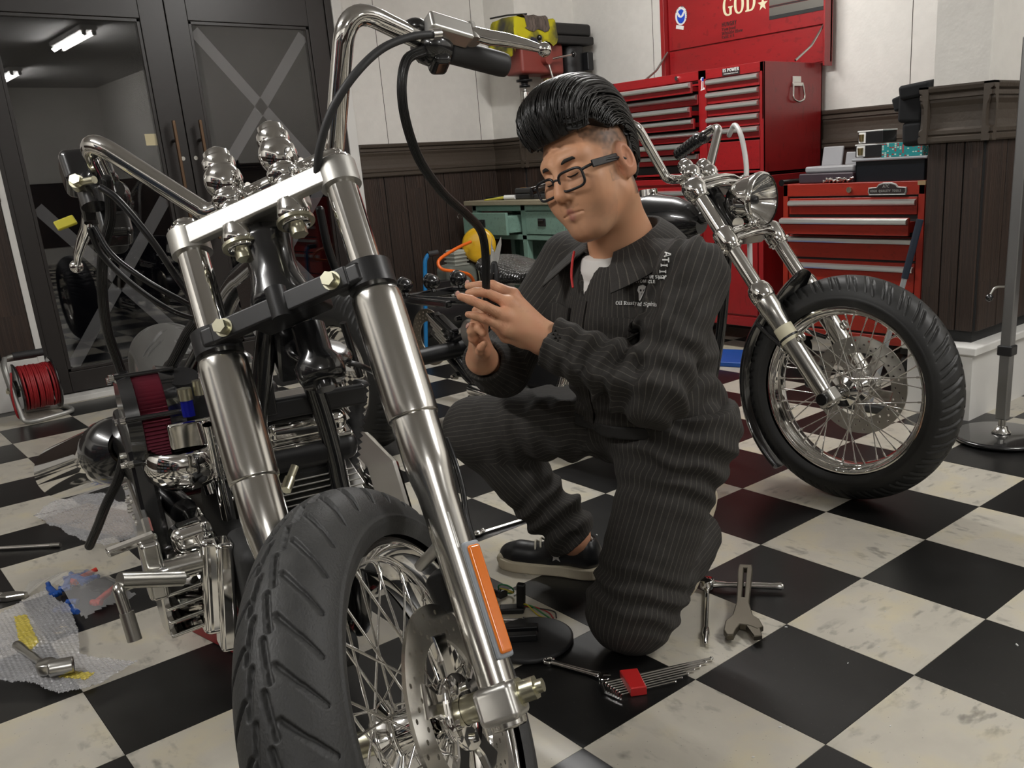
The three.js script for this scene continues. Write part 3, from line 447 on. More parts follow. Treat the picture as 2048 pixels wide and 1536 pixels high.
  part(ac, 'filter_plate', [cyl([-0.2, 0.63, -0.7], [-0.222, 0.63, -0.7], 0.088, 0.084, 40)], M.gloss); part(ac, 'filter_plate', cyl([-0.156, 0.63, -0.7], [-0.13, 0.63, -0.7], 0.088, 0.08, 40), M.gloss);
  for (let k = 0; k < 6; k++) { const a = k / 6 * 2 * Math.PI + 0.3, y = 0.63 + 0.086 * Math.cos(a), z = -0.7 + 0.086 * Math.sin(a); part(ac, 'filter_bolt', cyl([-0.226, y, z], [-0.13, y, z], 0.0045), M.gloss); part(ac, 'bolt_head', cyl([-0.232, y, z], [-0.224, y, z], 0.0065), M.chrome); }
  part(en, 'carburettor', [rb(0.07, 0.09, 0.07, 0.014, -0.1, 0.62, -0.7), cyl([-0.12, 0.66, -0.68], [-0.12, 0.7, -0.66], 0.03, 0.026), rb(0.06, 0.03, 0.08, 0.01, -0.11, 0.56, -0.68)], M.blackSatin);
  part(en, 'breather_fitting', [hex([-0.128, 0.642, -0.6], [-0.128, 0.67, -0.6], 0.011)], std({ color: lin(0.01, 0.015, 0.35), metalness: 0.6, roughness: 0.3 }), 'blue anodised hose fitting');
  part(en, 'breather_nut', [hex([-0.128, 0.67, -0.6], [-0.128, 0.69, -0.6], 0.0125), hex([-0.105, 0.675, -0.6], [-0.105, 0.7, -0.6], 0.01)], M.zinc);
  part(en, 'chrome_bowl', [latheAt([[0.0, 0], [0.045, 0.004], [0.062, 0.02], [0.068, 0.045], [0.06, 0.07], [0.05, 0.074]], [-0.145, 0.515, -0.64], [0, 1, 0.1], 40), rb(0.075, 0.055, 0.02, 0.006, -0.128, 0.605, -0.612)], M.chrome);
  part(en, 'cam_cover', [place(rb(0.035, 0.17, 0.2, 0.012), [-0.155, 0.375, -0.58], [0, 0, -0.12]), latheAt([[0.0, 0.0], [0.075, 0.0], [0.078, 0.012], [0.062, 0.05], [0.055, 0.056], [0.0, 0.056]], [-0.155, 0.355, -0.6], [-1, 0, 0], 40), place(rb(0.028, 0.19, 0.05, 0.008), [-0.14, 0.365, -0.47], [0, 0, -0.12]), place(rb(0.07, 0.05, 0.06, 0.02), [-0.165, 0.45, -0.55], [0, 0, 0.1])], M.chrome);
  for (let k = 0; k < 5; k++) part(en, 'cover_rib', place(rb(0.085, 0.007, 0.04, 0.003), [-0.188, 0.31 + k * 0.024, -0.51], [0, 0, 0.1]), M.chrome);
  part(en, 'side_panel', [extr(shape([[-0.62, 0.27], [-0.52, 0.3], [-0.5, 0.42], [-0.6, 0.48], [-0.78, 0.5], [-0.8, 0.36]]), 0.008, 0.003).rotateY(-Math.PI / 2).translate(-0.222, 0, 0)], M.chromeDull);
  part(en, 'belt_guard', [extr(shape([[-0.62, 0.4], [-0.66, 0.58], [-0.82, 0.62], [-0.98, 0.56], [-1.02, 0.36], [-0.84, 0.3]]), 0.022, 0.008, 2).rotateY(-Math.PI / 2).translate(-0.2, 0, 0)], M.gloss);
  for (let k = 0; k < 14; k++) part(en, 'cover_bolt', cyl([-0.226, 0.36 + 0.2 * hash(k, 1, 3), -0.7 - 0.26 * hash(k, 2, 3)], [-0.236, 0.36 + 0.2 * hash(k, 1, 3), -0.7 - 0.26 * hash(k, 2, 3)], 0.0062, 0.005, 10), M.chrome);
  part(en, 'oil_bolt', [hex([-0.04, 0.586, -0.315], [-0.052, 0.574, -0.3], 0.0085), cyl([-0.028, 0.6, -0.325], [-0.04, 0.586, -0.315], 0.006)], M.zinc);
  for (const [x, y, z] of [[-0.105, 0.335, -0.39], [-0.118, 0.25, -0.39]]) part(en, 'mount_bolt', [hex([x, y, z], [x - 0.012, y, z + 0.014], 0.011), cyl([x + 0.01, y, z - 0.01], [x, y, z], 0.015)], M.zinc);
  // forward foot control
  const pc = grp(B, 'foot_control');
  part(pc, 'control_bracket', [rb(0.03, 0.1, 0.05, 0.008, -0.235, 0.43, -0.5), cyl([-0.14, 0.42, -0.5], [-0.235, 0.42, -0.5], 0.018)], M.chromeDull);
  part(pc, 'pedal_arm', [bar([[-0.22, 0.43, -0.47], [-0.285, 0.435, -0.44], [-0.292, 0.445, -0.42], [-0.286, 0.37, -0.4]], 0.0085, 0.012)], M.chromeDull);
  part(pc, 'pedal_shaft', [cyl([-0.2, 0.415, -0.46], [-0.287, 0.452, -0.425], 0.0125, 0.0125), cyl([-0.288, 0.405, -0.41], [-0.2855, 0.362, -0.398], 0.0105, 0.0105)], M.steel);
  part(pc, 'foot_peg', [place(rb(0.075, 0.012, 0.022, 0.004), [-0.258, 0.478, -0.5], [0, 0.1, 0.12])], M.chrome);
  // exhaust
  const ex = grp(B, 'exhaust');
  part(ex, 'muffler', [latheAt([[0.03, -0.04], [0.055, 0.0], [0.064, 0.05], [0.066, 0.08], [0.066, 0.36], [0.062, 0.368], [0.057, 0.36], [0.057, 0.28], [0.0, 0.28]], [-0.22, 0.49, -1.06], [-0.3, -0.3, -0.9], 56)], M.chrome);
  part(ex, 'heat_shield', [latheAt([[0.04, -0.05], [0.064, -0.03], [0.072, -0.008], [0.073, 0.03], [0.067, 0.032]], [-0.22, 0.49, -1.06], [-0.3, -0.3, -0.9], 40), bar([[-0.21, 0.51, -1.02], [-0.2, 0.5, -0.8], [-0.16, 0.46, -0.66]], 0.024, 0.08)], M.gloss);
  // rear wheel
  const rw = grp(B, 'rear_wheel');
  part(rw, 'tire', tyreGeo(0.332, 0.092, 0.075, 90, 760, grooveR, 0.14).translate(-0.025, 0.332, -1.64), std({ color: lin(0.075, 0.073, 0.068), roughness: 0.6 }));
  part(rw, 'rim', axX([[0.2, -0.08], [0.245, -0.082], [0.25, -0.076], [0.232, -0.06], [0.226, 0], [0.232, 0.06], [0.25, 0.076], [0.245, 0.082], [0.2, 0.08], [0.04, 0.06], [0.0, 0.06], [0, -0.06], [0.04, -0.06], [0.2, -0.08]]).translate(-0.025, 0.332, -1.64), M.chromeDull);
  part(rw, 'axle', cyl([-0.2, 0.332, -1.64], [0.15, 0.332, -1.64], 0.012), M.chrome);
  part(B, 'primary_cover', [extr(shape([[-0.5, 0.3], [-0.46, 0.4], [-0.52, 0.5], [-0.66, 0.52], [-1.1, 0.44], [-1.14, 0.34], [-1.06, 0.26], [-0.62, 0.22]]), 0.04, 0.014, 3).rotateY(-Math.PI / 2).translate(0.185, 0, 0)], M.chrome);
  part(B, 'oil_tank', [rb(0.2, 0.2, 0.13, 0.04, 0, 0.55, -1.16)], M.gloss);
  part(B, 'swingarm', [rb(0.03, 0.05, 0.46, 0.012, -0.13, 0.325, -1.43), rb(0.03, 0.05, 0.46, 0.012, 0.1, 0.325, -1.43), cyl([-0.14, 0.33, -1.22], [0.12, 0.33, -1.22], 0.024)], M.gloss);
}
// ===== second motorcycle beside the red cabinets
const bikeB = thing('motorcycle', 'long black motorcycle with a round chrome headlight and snakeskin seat beside the red tool cabinets', 'motorcycle', [-0.0281, 0, -0.455], 1.6187);
{
  const F = forkFrame(0.6703, 0.0642, 0.3308), hs = 0.131, B = bikeB;
  frontWheel(B, F, { R: 0.3305, wt: 0.0625, nt: 64, na: 620, grooves: grooveB, pitch: 0.058, rim: 0.2514, tyreMat: std({ map: rubberTex, color: lin(0.55, 0.55, 0.55), roughness: 0.5 }), disc: 0.066, discMat: M.steel, carrierMat: M.chromeDull });
  const fk = grp(B, 'fork');
  for (const s of [-1, 1]) {
    const x = s * hs, at = (p, n = 40) => latheAt(p, [x, 0, 0], [0, 1, 0], n);
    part(fk, 'fork_tube', F(at([[0.0215, 0.36], [0.0215, 0.745]])), M.chrome);
    part(fk, 'fork_slider', F(at([[0.0, -0.03], [0.021, -0.03], [0.0235, -0.024], [0.025, 0.02], [0.027, 0.05], [0.0275, 0.2], [0.0285, 0.26], [0.0305, 0.285], [0.033, 0.3], [0.033, 0.33], [0.031, 0.336]])), M.alu);
    part(fk, 'slider_cap', F(at([[0.031, 0.335], [0.034, 0.338], [0.036, 0.352], [0.0345, 0.37], [0.029, 0.384], [0.0225, 0.39]])), M.chrome);
    part(fk, 'clamp_collar', F([at([[0.022, 0.51], [0.027, 0.512], [0.027, 0.524], [0.03, 0.526], [0.032, 0.54], [0.032, 0.575], [0.028, 0.585], [0.0215, 0.587]]), ...[0, 1, 2, 3, 4].map(k => sph([x + 0.031 * Math.cos(k * 1.25), 0.52, 0.031 * Math.sin(k * 1.25)], 0.006, 1, 1, 1, 8))]), M.chrome);
    part(fk, 'top_cap', F(at([[0.0225, 0.7], [0.03, 0.702], [0.03, 0.715], [0.034, 0.718], [0.037, 0.735], [0.036, 0.752], [0.03, 0.765], [0.0, 0.772]])), M.chrome);
    part(fk, 'axle_clamp', F([rb(0.05, 0.045, 0.055, 0.009, x, -0.002, 0.002)]), M.aluMatt);
    part(fk, 'fender_lug', F([place(new THREE.TorusGeometry(0.011, 0.0045, 10, 24), [x + s * 0.004, 0.185, -0.032], [0, 0, 0]), place(new THREE.TorusGeometry(0.011, 0.0045, 10, 24), [x, 0.185, 0.036])]), M.chromeDull);
  }
  part(fk, 'axle', F([cyl([-0.165, 0, 0], [0.165, 0, 0], 0.011), cyl([-0.168, 0, 0], [-0.158, 0, 0], 0.0165)]), M.gloss);
  part(fk, 'tape_wrap', F([latheAt([[0.0279, 0.19], [0.0283, 0.191], [0.0283, 0.24], [0.0279, 0.241]], [-hs, 0, 0], [0, 1, 0], 40)]), std({ color: lin(0.62, 0.58, 0.42), roughness: 0.6 }), 'cream tape around the slider');
  part(fk, 'cable_tie', F([latheAt([[0.0283, 0.2], [0.0297, 0.201], [0.0297, 0.206], [0.0283, 0.207]], [-hs, 0, 0], [0, 1, 0], 40)]), M.blackSatin);
  for (const [y, nm] of [[0.742, 'upper_clamp'], [0.556, 'lower_clamp']]) for (const o of [0.011, -0.011]) part(fk, nm, F(sweep([[-hs, y + o, 0.004], [-0.09, y + o, 0.022], [-0.045, y + o, 0.034], [0, y + o, 0.038], [0.045, y + o, 0.034], [0.09, y + o, 0.022], [hs, y + o, 0.004]].map(p => V(p)), Array(7).fill(0.0098), 16)), M.chrome);
  part(fk, 'clamp_web', F([rb(0.2, 0.016, 0.05, 0.006, 0, 0.742, -0.01), rb(0.2, 0.016, 0.05, 0.006, 0, 0.556, -0.01)]), M.gloss);
  for (const s of [-1, 1]) part(fk, 'riser', F([latheAt(riserProf, [s * 0.048, 0.765, -0.02], [0, 1, -0.12], 40), cyl([s * 0.048, 0.815, -0.024], [s * 0.048, 0.825, -0.07], 0.018)]), M.chrome);
  // headlight
  const hd = V(0, -0.62, 0.785).normalize(), hc = V(0, 0.655, 0.045);
  const hl = part(fk, 'headlight_shell', F(latheAt([[0.0, -0.055], [0.02, -0.052], [0.042, -0.038], [0.06, -0.012], [0.071, 0.02], [0.077, 0.048], [0.082, 0.056], [0.083, 0.066], [0.079, 0.074], [0.074, 0.074]], hc.toArray(), hd.toArray(), 56)), M.chrome);
  part(hl, 'headlight_reflector', F(latheAt([[0.0, 0.0], [0.02, 0.006], [0.05, 0.036], [0.073, 0.072]], hc.toArray(), hd.toArray(), 24)), M.chrome);
  part(hl, 'headlight_lens', F(latheAt([[0.0, 0.089], [0.03, 0.0875], [0.055, 0.083], [0.0735, 0.0735]], hc.toArray(), hd.toArray(), 48)), M.clear);
  part(hl, 'bulb', F([latheAt([[0.0, 0.05], [0.012, 0.048], [0.014, 0.03], [0.012, 0.01]], hc.toArray(), hd.toArray(), 20)]), M.blackSatin);
  part(fk, 'headlight_mount', F([cyl([0, 0.6, 0.02], [0, 0.57, 0.045], 0.014), sph([-0.055, 0.56, 0.06], 0.014), cyl([-0.02, 0.62, 0.0], [-0.075, 0.585, 0.03], 0.012, 0.017)]), M.chrome);
  // front fender: a shell round the tyre
  { const pos = [], idx = [], na = 34, nb = 14;
    for (let k = 0; k < 2; k++) for (let i = 0; i <= na; i++) { const t = i / na, th = 0.22 - t * 2.02, flare = Math.max(0, (0.12 - t) / 0.12); for (let j = 0; j <= nb; j++) { const q = j / nb * 2 - 1, w = (0.07 - 0.03 * flare * flare), a = q * 1.25, x = w * Math.sin(a) / Math.sin(1.25) * 1.02, r = 0.358 - k * 0.003 + flare * 0.022 - 0.05 * (1 - Math.cos(a)) * (1 - 0.5 * flare); pos.push(x, r * Math.cos(th), r * Math.sin(th)); } }
    const W = nb + 1, S = (na + 1) * W; for (let i = 0; i < na; i++) for (let j = 0; j < nb; j++) { const a = i * W + j; idx.push(a, a + 1, a + W, a + W, a + 1, a + W + 1); idx.push(S + a, S + a + W, S + a + 1, S + a + 1, S + a + W, S + a + W + 1); }
    for (let i = 0; i < na; i++) for (const j of [0, nb]) { const a = i * W + j; idx.push(a, a + W, S + a, S + a, a + W, S + a + W); } for (let j = 0; j < nb; j++) for (const i of [0, na]) { const a = i * W + j; idx.push(a, S + a, a + 1, a + 1, S + a, S + a + 1); }
    const g = new THREE.BufferGeometry(); g.setAttribute('position', new THREE.Float32BufferAttribute(pos, 3)); g.setIndex(idx); g.setAttribute('uv', new THREE.Float32BufferAttribute(new Float32Array(pos.length / 3 * 2), 2)); g.computeVertexNormals();
    part(B, 'front_fender', F(g), M.gloss); }
  for (const s of [-1, 1]) part(B, 'fender_strut', F(bar([[s * 0.072, 0.31, -0.1], [s * 0.095, 0.24, -0.07], [s * 0.12, 0.185, -0.035]], 0.007, 0.03)), M.gloss);
  part(B, 'brake_caliper', F([place(rb(0.05, 0.075, 0.06, 0.014), [0.075, 0.1, -0.11], [0.7, 0, 0])]), M.blackSatin);
  // handlebar
  const hb = grp(B, 'handlebar');
  const side = s => [[s * 0.085, 0.835, -0.072], [s * 0.108, 0.842, -0.074], [s * 0.222, 0.99, 0.006], [s * 0.255, 1.02, -0.065], [s * 0.325, 1.08, -0.235]];
  part(hb, 'bar', F(bar([...side(-1).reverse(), ...side(1)], 0.0145, 0.04, 20, 8)), M.chrome);
  for (const s of [-1, 1]) {
    const a = V(s * 0.27, 1.034, -0.102), b = V(s * 0.33, 1.085, -0.247), P = [], R = [];
    for (let k = 0; k <= 24; k++) { P.push(a.clone().lerp(b, k / 24)); R.push(k === 0 || k === 24 ? 0.015 : k % 3 === 1 ? 0.0235 : 0.0185); }
    part(hb, 'grip', F(sweep(P, R, 18)), M.gloss);
    part(hb, 'control_clamp', F([sph([s * 0.26, 1.02, -0.08], 0.024, 1, 0.9, 1.1), place(rb(0.05, 0.03, 0.03, 0.008), [s * 0.272, 1.022, -0.06], [0, s * 0.7, 0])]), M.gloss);
    part(hb, 'lever', F(sweep([V(s * 0.275, 1.02, -0.055), V(s * 0.3, 1.05, -0.12), V(s * 0.32, 1.07, -0.18), V(s * 0.335, 1.08, -0.23)], [0.008, 0.009, 0.0075, 0.006], 12, 0.7)), M.gloss);
  }
  pw(hb, 'brake_line', tube([[-0.68, 1.07, -0.72], [-0.64, 1.1, -0.7], [-0.58, 1.06, -0.66], [-0.545, 0.97, -0.64], [-0.54, 0.89, -0.63], [-0.52, 0.8, -0.62], [-0.5, 0.6, -0.6]], 0.0085, 50, 10), std({ color: lin(0.62, 0.62, 0.6), roughness: 0.35 }), 'pale sleeved cable');
  pw(B, 'speedo_cable', tube([[-0.7, 0.52, -0.47], [-0.7, 0.44, -0.48], [-0.71, 0.38, -0.49], [-0.76, 0.31, -0.5], [-0.84, 0.2, -0.52]], 0.007, 40, 10), std({ color: lin(0.62, 0.62, 0.6), roughness: 0.35 }));
  { const P = [], R = []; for (let k = 0; k <= 30; k++) { const t = k / 30; P.push(V(-0.7 - 0.06 * t * t, 0.43 - 0.13 * t, -0.48 - 0.02 * t)); R.push(k % 2 ? 0.016 : 0.0105); } pw(B, 'cable_boot', sweep(P, R, 14), M.rubber, 'ribbed black cable boot'); }
  // tank, seat, frame, engine
  { const P = [], R = []; const prof = [[-0.53, 0.8, 0.03], [-0.56, 0.805, 0.055], [-0.62, 0.81, 0.075], [-0.72, 0.81, 0.09], [-0.82, 0.8, 0.092], [-0.92, 0.785, 0.082], [-0.99, 0.77, 0.06], [-1.03, 0.765, 0.03]]; prof.forEach(([z, y, r]) => { P.push(V(0, y, z)); R.push(r); }); const g = sweep(P, R, 28, 1); part(B, 'fuel_tank', g, M.gloss); }
  part(B, 'fuel_cap', cyl([0, 0.89, -0.75], [0, 0.913, -0.752], 0.032, 0.03, 28), M.chrome);
  const scales = tex(256, 256, grey((u, v) => { let m = 9; const n = 14; const gx = Math.floor(u * n), gy = Math.floor(v * n); for (let i = -1; i <= 1; i++) for (let j = -1; j <= 1; j++) { const cx = ((gx + i) % n + n) % n, cy = ((gy + j) % n + n) % n; const dx = gx + i + 0.5 + 0.5 * (hash(cx, cy, 1) - 0.5) - u * n, dy = gy + j + 0.5 + 0.5 * (hash(cx, cy, 2) - 0.5) - v * n; m = Math.min(m, dx * dx + dy * dy); } return Math.max(0, 1 - m * 1.6); }), false, [5, 5]);
  M.snake = phy({ color: lin(0.012, 0.012, 0.012), roughness: 0.26, bumpMap: scales, bumpScale: 0.009, clearcoat: 0.5, clearcoatRoughness: 0.2 });
  { const P = [], R = []; const line = [[-1.63, 0.655, 0.02], [-1.615, 0.656, 0.075], [-1.57, 0.648, 0.12], [-1.5, 0.627, 0.14], [-1.4, 0.607, 0.14], [-1.3, 0.607, 0.128], [-1.2, 0.64, 0.105], [-1.12, 0.685, 0.088], [-1.04, 0.725, 0.075], [-0.98, 0.745, 0.05], [-0.97, 0.748, 0.02]]; line.forEach(([z, y, r]) => { P.push(V(0, y, z)); R.push(r); });
    const g = sweep(P, R, 36); const p = g.attributes.position, uv = g.attributes.uv; for (let i = 0; i < p.count; i++) { const z = p.getZ(i); let c = 0; for (let k = 0; k < line.length - 1; k++) if (z >= line[k][0] && z <= line[k + 1][0]) { const t = (z - line[k][0]) / (line[k + 1][0] - line[k][0]); c = line[k][1] + t * (line[k + 1][1] - line[k][1]); break; } p.setY(i, c + (p.getY(i) - c) * 0.3); uv.setXY(i, p.getX(i) * 1.0, z * 1.0); } g.computeVertexNormals(); part(B, 'seat', g, M.snake, 'glossy black snakeskin seat'); }
  const fr = grp(B, 'frame');
  part(fr, 'steering_head', forkFrame(0.6703, 0, 0.3308)(cyl([0, 0.57, -0.035], [0, 0.735, -0.035], 0.03, 0.03, 28)), M.gloss);
  part(fr, 'backbone', bar([[0, 0.83, -0.47], [0, 0.77, -0.8], [0, 0.62, -1.05], [0, 0.55, -1.3]], 0.02, 0.1), M.gloss);
  for (const s of [-1, 1]) {
    part(fr, 'down_tube', bar([[s * 0.02, 0.76, -0.44], [s * 0.08, 0.45, -0.52], [s * 0.1, 0.16, -0.6], [s * 0.11, 0.12, -1.2], [s * 0.13, 0.14, -1.62], [s * 0.15, 0.3, -1.83]], 0.0165, 0.08), M.gloss);
    part(fr, 'upper_rail', bar([[s * 0.03, 0.56, -1.2], [s * 0.12, 0.52, -1.45], [s * 0.13, 0.5, -1.7], [s * 0.13, 0.49, -2.08]], 0.014, 0.05), M.gloss);
    part(fr, 'stay', bar([[s * 0.145, 0.45, -1.42], [s * 0.15, 0.31, -1.8]], 0.014, 0.02), M.gloss);
  }
  part(fr, 'rear_panel', [rb(0.34, 0.035, 0.03, 0.008, 0, 0.488, -2.08), rb(0.03, 0.03, 0.36, 0.008, -0.155, 0.488, -1.9), rb(0.03, 0.14, 0.02, 0.006, -0.16, 0.42, -2.06)], M.gloss);
  for (const [x, z] of [[-0.13, -2.07], [0.0, -2.05], [0.125, -2.02]]) {
    const l = part(B, 'turn_lamp', [sph([x, 0.545, z], 0.034, 0.95, 0.95, 1.25, 24)], M.gloss, 'black bullet lamp');
    part(l, 'lamp_stem', cyl([x, 0.5, z + 0.01], [x, 0.525, z], 0.011), M.gloss); part(l, 'lamp_visor', place(new THREE.TorusGeometry(0.031, 0.005, 8, 28), [x, 0.546, z - 0.018]), M.gloss);
  }
  // rear axle with two wheels set wide
  const rw = grp(B, 'rear_axle');
  part(rw, 'axle_tube', [cyl([-0.5, 0.3, -1.72], [0.5, 0.3, -1.72], 0.035), sph([0, 0.3, -1.72], 0.085)], M.blackSatin);
  for (const s of [-1, 1]) {
    part(rw, 'tire', tyreGeo(0.3, 0.088, 0.09, 40, 300, grooveB, 0.07).translate(s * 0.614, 0.3, -1.71), M.tyreDark);
    part(rw, 'rim', axX([[0.0, -0.05], [0.06, -0.05], [0.07, -0.03], [0.17, -0.03], [0.19, -0.06], [0.2, -0.075], [0.19, -0.07], [0.18, 0], [0.19, 0.07], [0.2, 0.075], [0.17, 0.03], [0.07, 0.03], [0, 0.05]]).translate(s * 0.614, 0.3, -1.71), M.chrome);
  }
  const bd = part(rw, 'brake_disc', discGeo(0.125, 0.07, 0.005, -0.1, 22).translate(0, 0.32, -1.97), std({ color: lin(0.32, 0.29, 0.24), metalness: 1, roughness: 0.4 }), 'drilled steel disc');
  part(rw, 'brake_caliper', [place(rb(0.05, 0.1, 0.13, 0.012), [-0.15, 0.37, -1.78], [0.5, 0, 0]), ...[0, 1, 2, 3, 4].map(k => place(rb(0.058, 0.012, 0.1, 0.004), [-0.15, 0.33 + k * 0.022, -1.76 - k * 0.012], [0.5, 0, 0]))], M.gloss);
  for (let k = 0; k < 5; k++) part(rw, 'caliper_rib', place(rb(0.014, 0.01, 0.12, 0.003), [-0.182, 0.335 + k * 0.02, -1.75 - k * 0.012], [0.55, 0, 0]), M.chromeDull);
  part(rw, 'derby_cover', [latheAt([[0, 0.012], [0.05, 0.012], [0.06, 0.006], [0.062, 0]], [-0.165, 0.38, -1.58], [-1, 0, 0], 36)], M.aluMatt);
  const en = grp(B, 'engine');
  part(en, 'crankcase', [rb(0.22, 0.26, 0.42, 0.05, 0, 0.3, -0.83), rb(0.2, 0.22, 0.3, 0.04, 0, 0.27, -1.22)], M.blackSatin);
  for (const [z, t] of [[-0.72, 0.35], [-0.94, -0.38]]) { part(en, 'cylinder', place(cyl([0, 0, 0], [0, 0.22, 0], 0.062, 0.062, 28), [0, 0.42, z], [t, 0, 0]), M.blackMatt); for (let k = 0; k < 9; k++) part(en, 'cooling_fin', place(rb(0.17, 0.004, 0.15, 0.002, 0, 0.02 + k * 0.014, 0), [0, 0.42, z], [t, 0, 0]), M.blackSatin); part(en, 'rocker_cover', place(rb(0.14, 0.07, 0.13, 0.025, 0, 0.2, 0), [0, 0.42, z], [t, 0, 0]), M.chrome); }
  for (let k = 0; k < 16; k++) { const z = -1.35 - 0.42 * hash(k, 4, 1), y = 0.16 + 0.3 * hash(k, 5, 1); part(en, 'fitting', k % 3 ? cyl([-0.14, y, z], [-0.165, y, z], 0.011 + 0.008 * hash(k, 6, 1), 0.009, 12) : rb(0.03, 0.03, 0.05, 0.006, -0.15, y, z), k % 4 === 1 ? M.chrome : M.gloss); }
  part(en, 'gearbox', [rb(0.18, 0.2, 0.3, 0.04, 0, 0.3, -1.45)], M.gloss);
  part(en, 'stay_plate', [place(rb(0.008, 0.2, 0.07, 0.003), [-0.172, 0.29, -1.36], [-0.05, 0, 0]), rb(0.02, 0.03, 0.11, 0.004, -0.172, 0.185, -1.36)], std({ color: lin(0.2, 0.24, 0.28), metalness: 0.9, roughness: 0.3 }), 'grey steel mounting plate');
  for (const z of [-1.335, -1.385]) part(en, 'plate_bolt', sph([-0.183, 0.19, z], 0.012), M.chrome);
  part(en, 'oil_tank', [rb(0.18, 0.16, 0.16, 0.04, 0, 0.47, -1.12)], M.gloss);
  const ex = grp(B, 'exhaust');
  part(ex, 'exhaust_pipe', [bar([[-0.12, 0.5, -0.62], [-0.18, 0.3, -0.68], [-0.19, 0.2, -0.9], [-0.2, 0.15, -1.1], [-0.205, 0.165, -1.56]], 0.024, 0.08, 20)], M.chrome);
  part(ex, 'exhaust_pipe', [bar([[-0.12, 0.5, -1.0], [-0.17, 0.35, -1.0], [-0.2, 0.22, -1.03], [-0.215, 0.115, -1.12], [-0.22, 0.125, -1.55]], 0.022, 0.06, 20)], M.chrome);
  { const P = [], R = []; for (let k = 0; k <= 14; k++) { P.push(V(-0.2 - k * 0.008, 0.19, -1.06 + k * 0.0015)); R.push(k === 0 || k === 14 ? 0.012 : k % 4 === 0 ? 0.0145 : 0.0195); } part(B, 'foot_peg', [sweep(P, R, 18)], M.blackSatin, 'ribbed black foot peg'); part(B, 'peg_cap', cyl([-0.312, 0.19, -1.039], [-0.322, 0.19, -1.038], 0.017, 0.013), M.chrome); part(B, 'peg_mount', cyl([-0.2, 0.19, -1.06], [-0.12, 0.17, -1.06], 0.01), M.chrome); }
  part(B, 'rear_caliper_bracket', bar([[-0.15, 0.3, -1.75], [-0.15, 0.15, -1.58]], 0.012, 0.01), M.gloss);
}
// ---------------------------------------------------------------- tool cabinets
const fontBold = await new FontLoader().loadAsync('fonts/droid/droid_sans_bold.typeface.json');
const fontSerif = await new FontLoader().loadAsync('fonts/droid/droid_serif_bold.typeface.json');
const fontSerifR = await new FontLoader().loadAsync('fonts/droid/droid_serif_regular.typeface.json');
const text = (s, size, font = fontBold, depth = 0.0006) => { const g = new TextGeometry(s, { font, size, depth, curveSegments: 4, bevelEnabled: false }); g.computeBoundingBox(); return g; };
const redScuff = tex(256, 256, (u, v) => { const a = fbm(u * 6, v * 6, 51, 4), b = fbm(u * 40, v * 12, 53, 3); const k = 0.94 + 0.12 * (a - 0.5) - (b > 0.72 ? 0.1 : 0); return [k, k, k]; });
M.red = phy({ color: lin(0.34, 0.009, 0.012), map: redScuff, roughness: 0.38, clearcoat: 0.5, clearcoatRoughness: 0.25 });
M.redOrange = phy({ color: lin(0.36, 0.022, 0.009), map: redScuff, roughness: 0.4, clearcoat: 0.4, clearcoatRoughness: 0.3 });
M.drawerGap = M.blackMatt;
M.handle = std({ color: lin(0.66, 0.68, 0.66), metalness: 0.8, roughness: 0.28 });
M.cream = std({ color: lin(0.72, 0.66, 0.44), roughness: 0.6 });
M.ink = std({ color: lin(0.02, 0.012, 0.012), roughness: 0.6 });
M.white = std({ color: lin(0.75, 0.75, 0.73), roughness: 0.5 });
const handleProf = w => { const g = extr(shape([[0, 0], [0.016, 0.002], [0.02, 0.008], [0.018, 0.02], [0.004, 0.026], [0, 0.026]]), w); g.rotateY(-Math.PI / 2); g.translate(w / 2, 0, 0); return g; };   // runs along x, sticks out along +z
function drawer(parent, x0, x1, y0, y1, z, out, m, hy = 0.6) {
  const d = pw(parent, 'drawer', [r6(x0, x1, y0, y1, z - 0.012 + out, z + 0.003 + out, 0.003), ...(out > 0.01 ? [b6(x0 + 0.01, x1 - 0.01, y0 + 0.01, y1 - 0.02, z - 0.1, z + out - 0.01)] : [])], m);
  pw(d, 'drawer_pull', handleProf(x1 - x0 - 0.006).translate((x0 + x1) / 2, y0 + (y1 - y0) * hy, z + 0.003 + out), M.handle, 'silver drawer pull');
  return d;
}
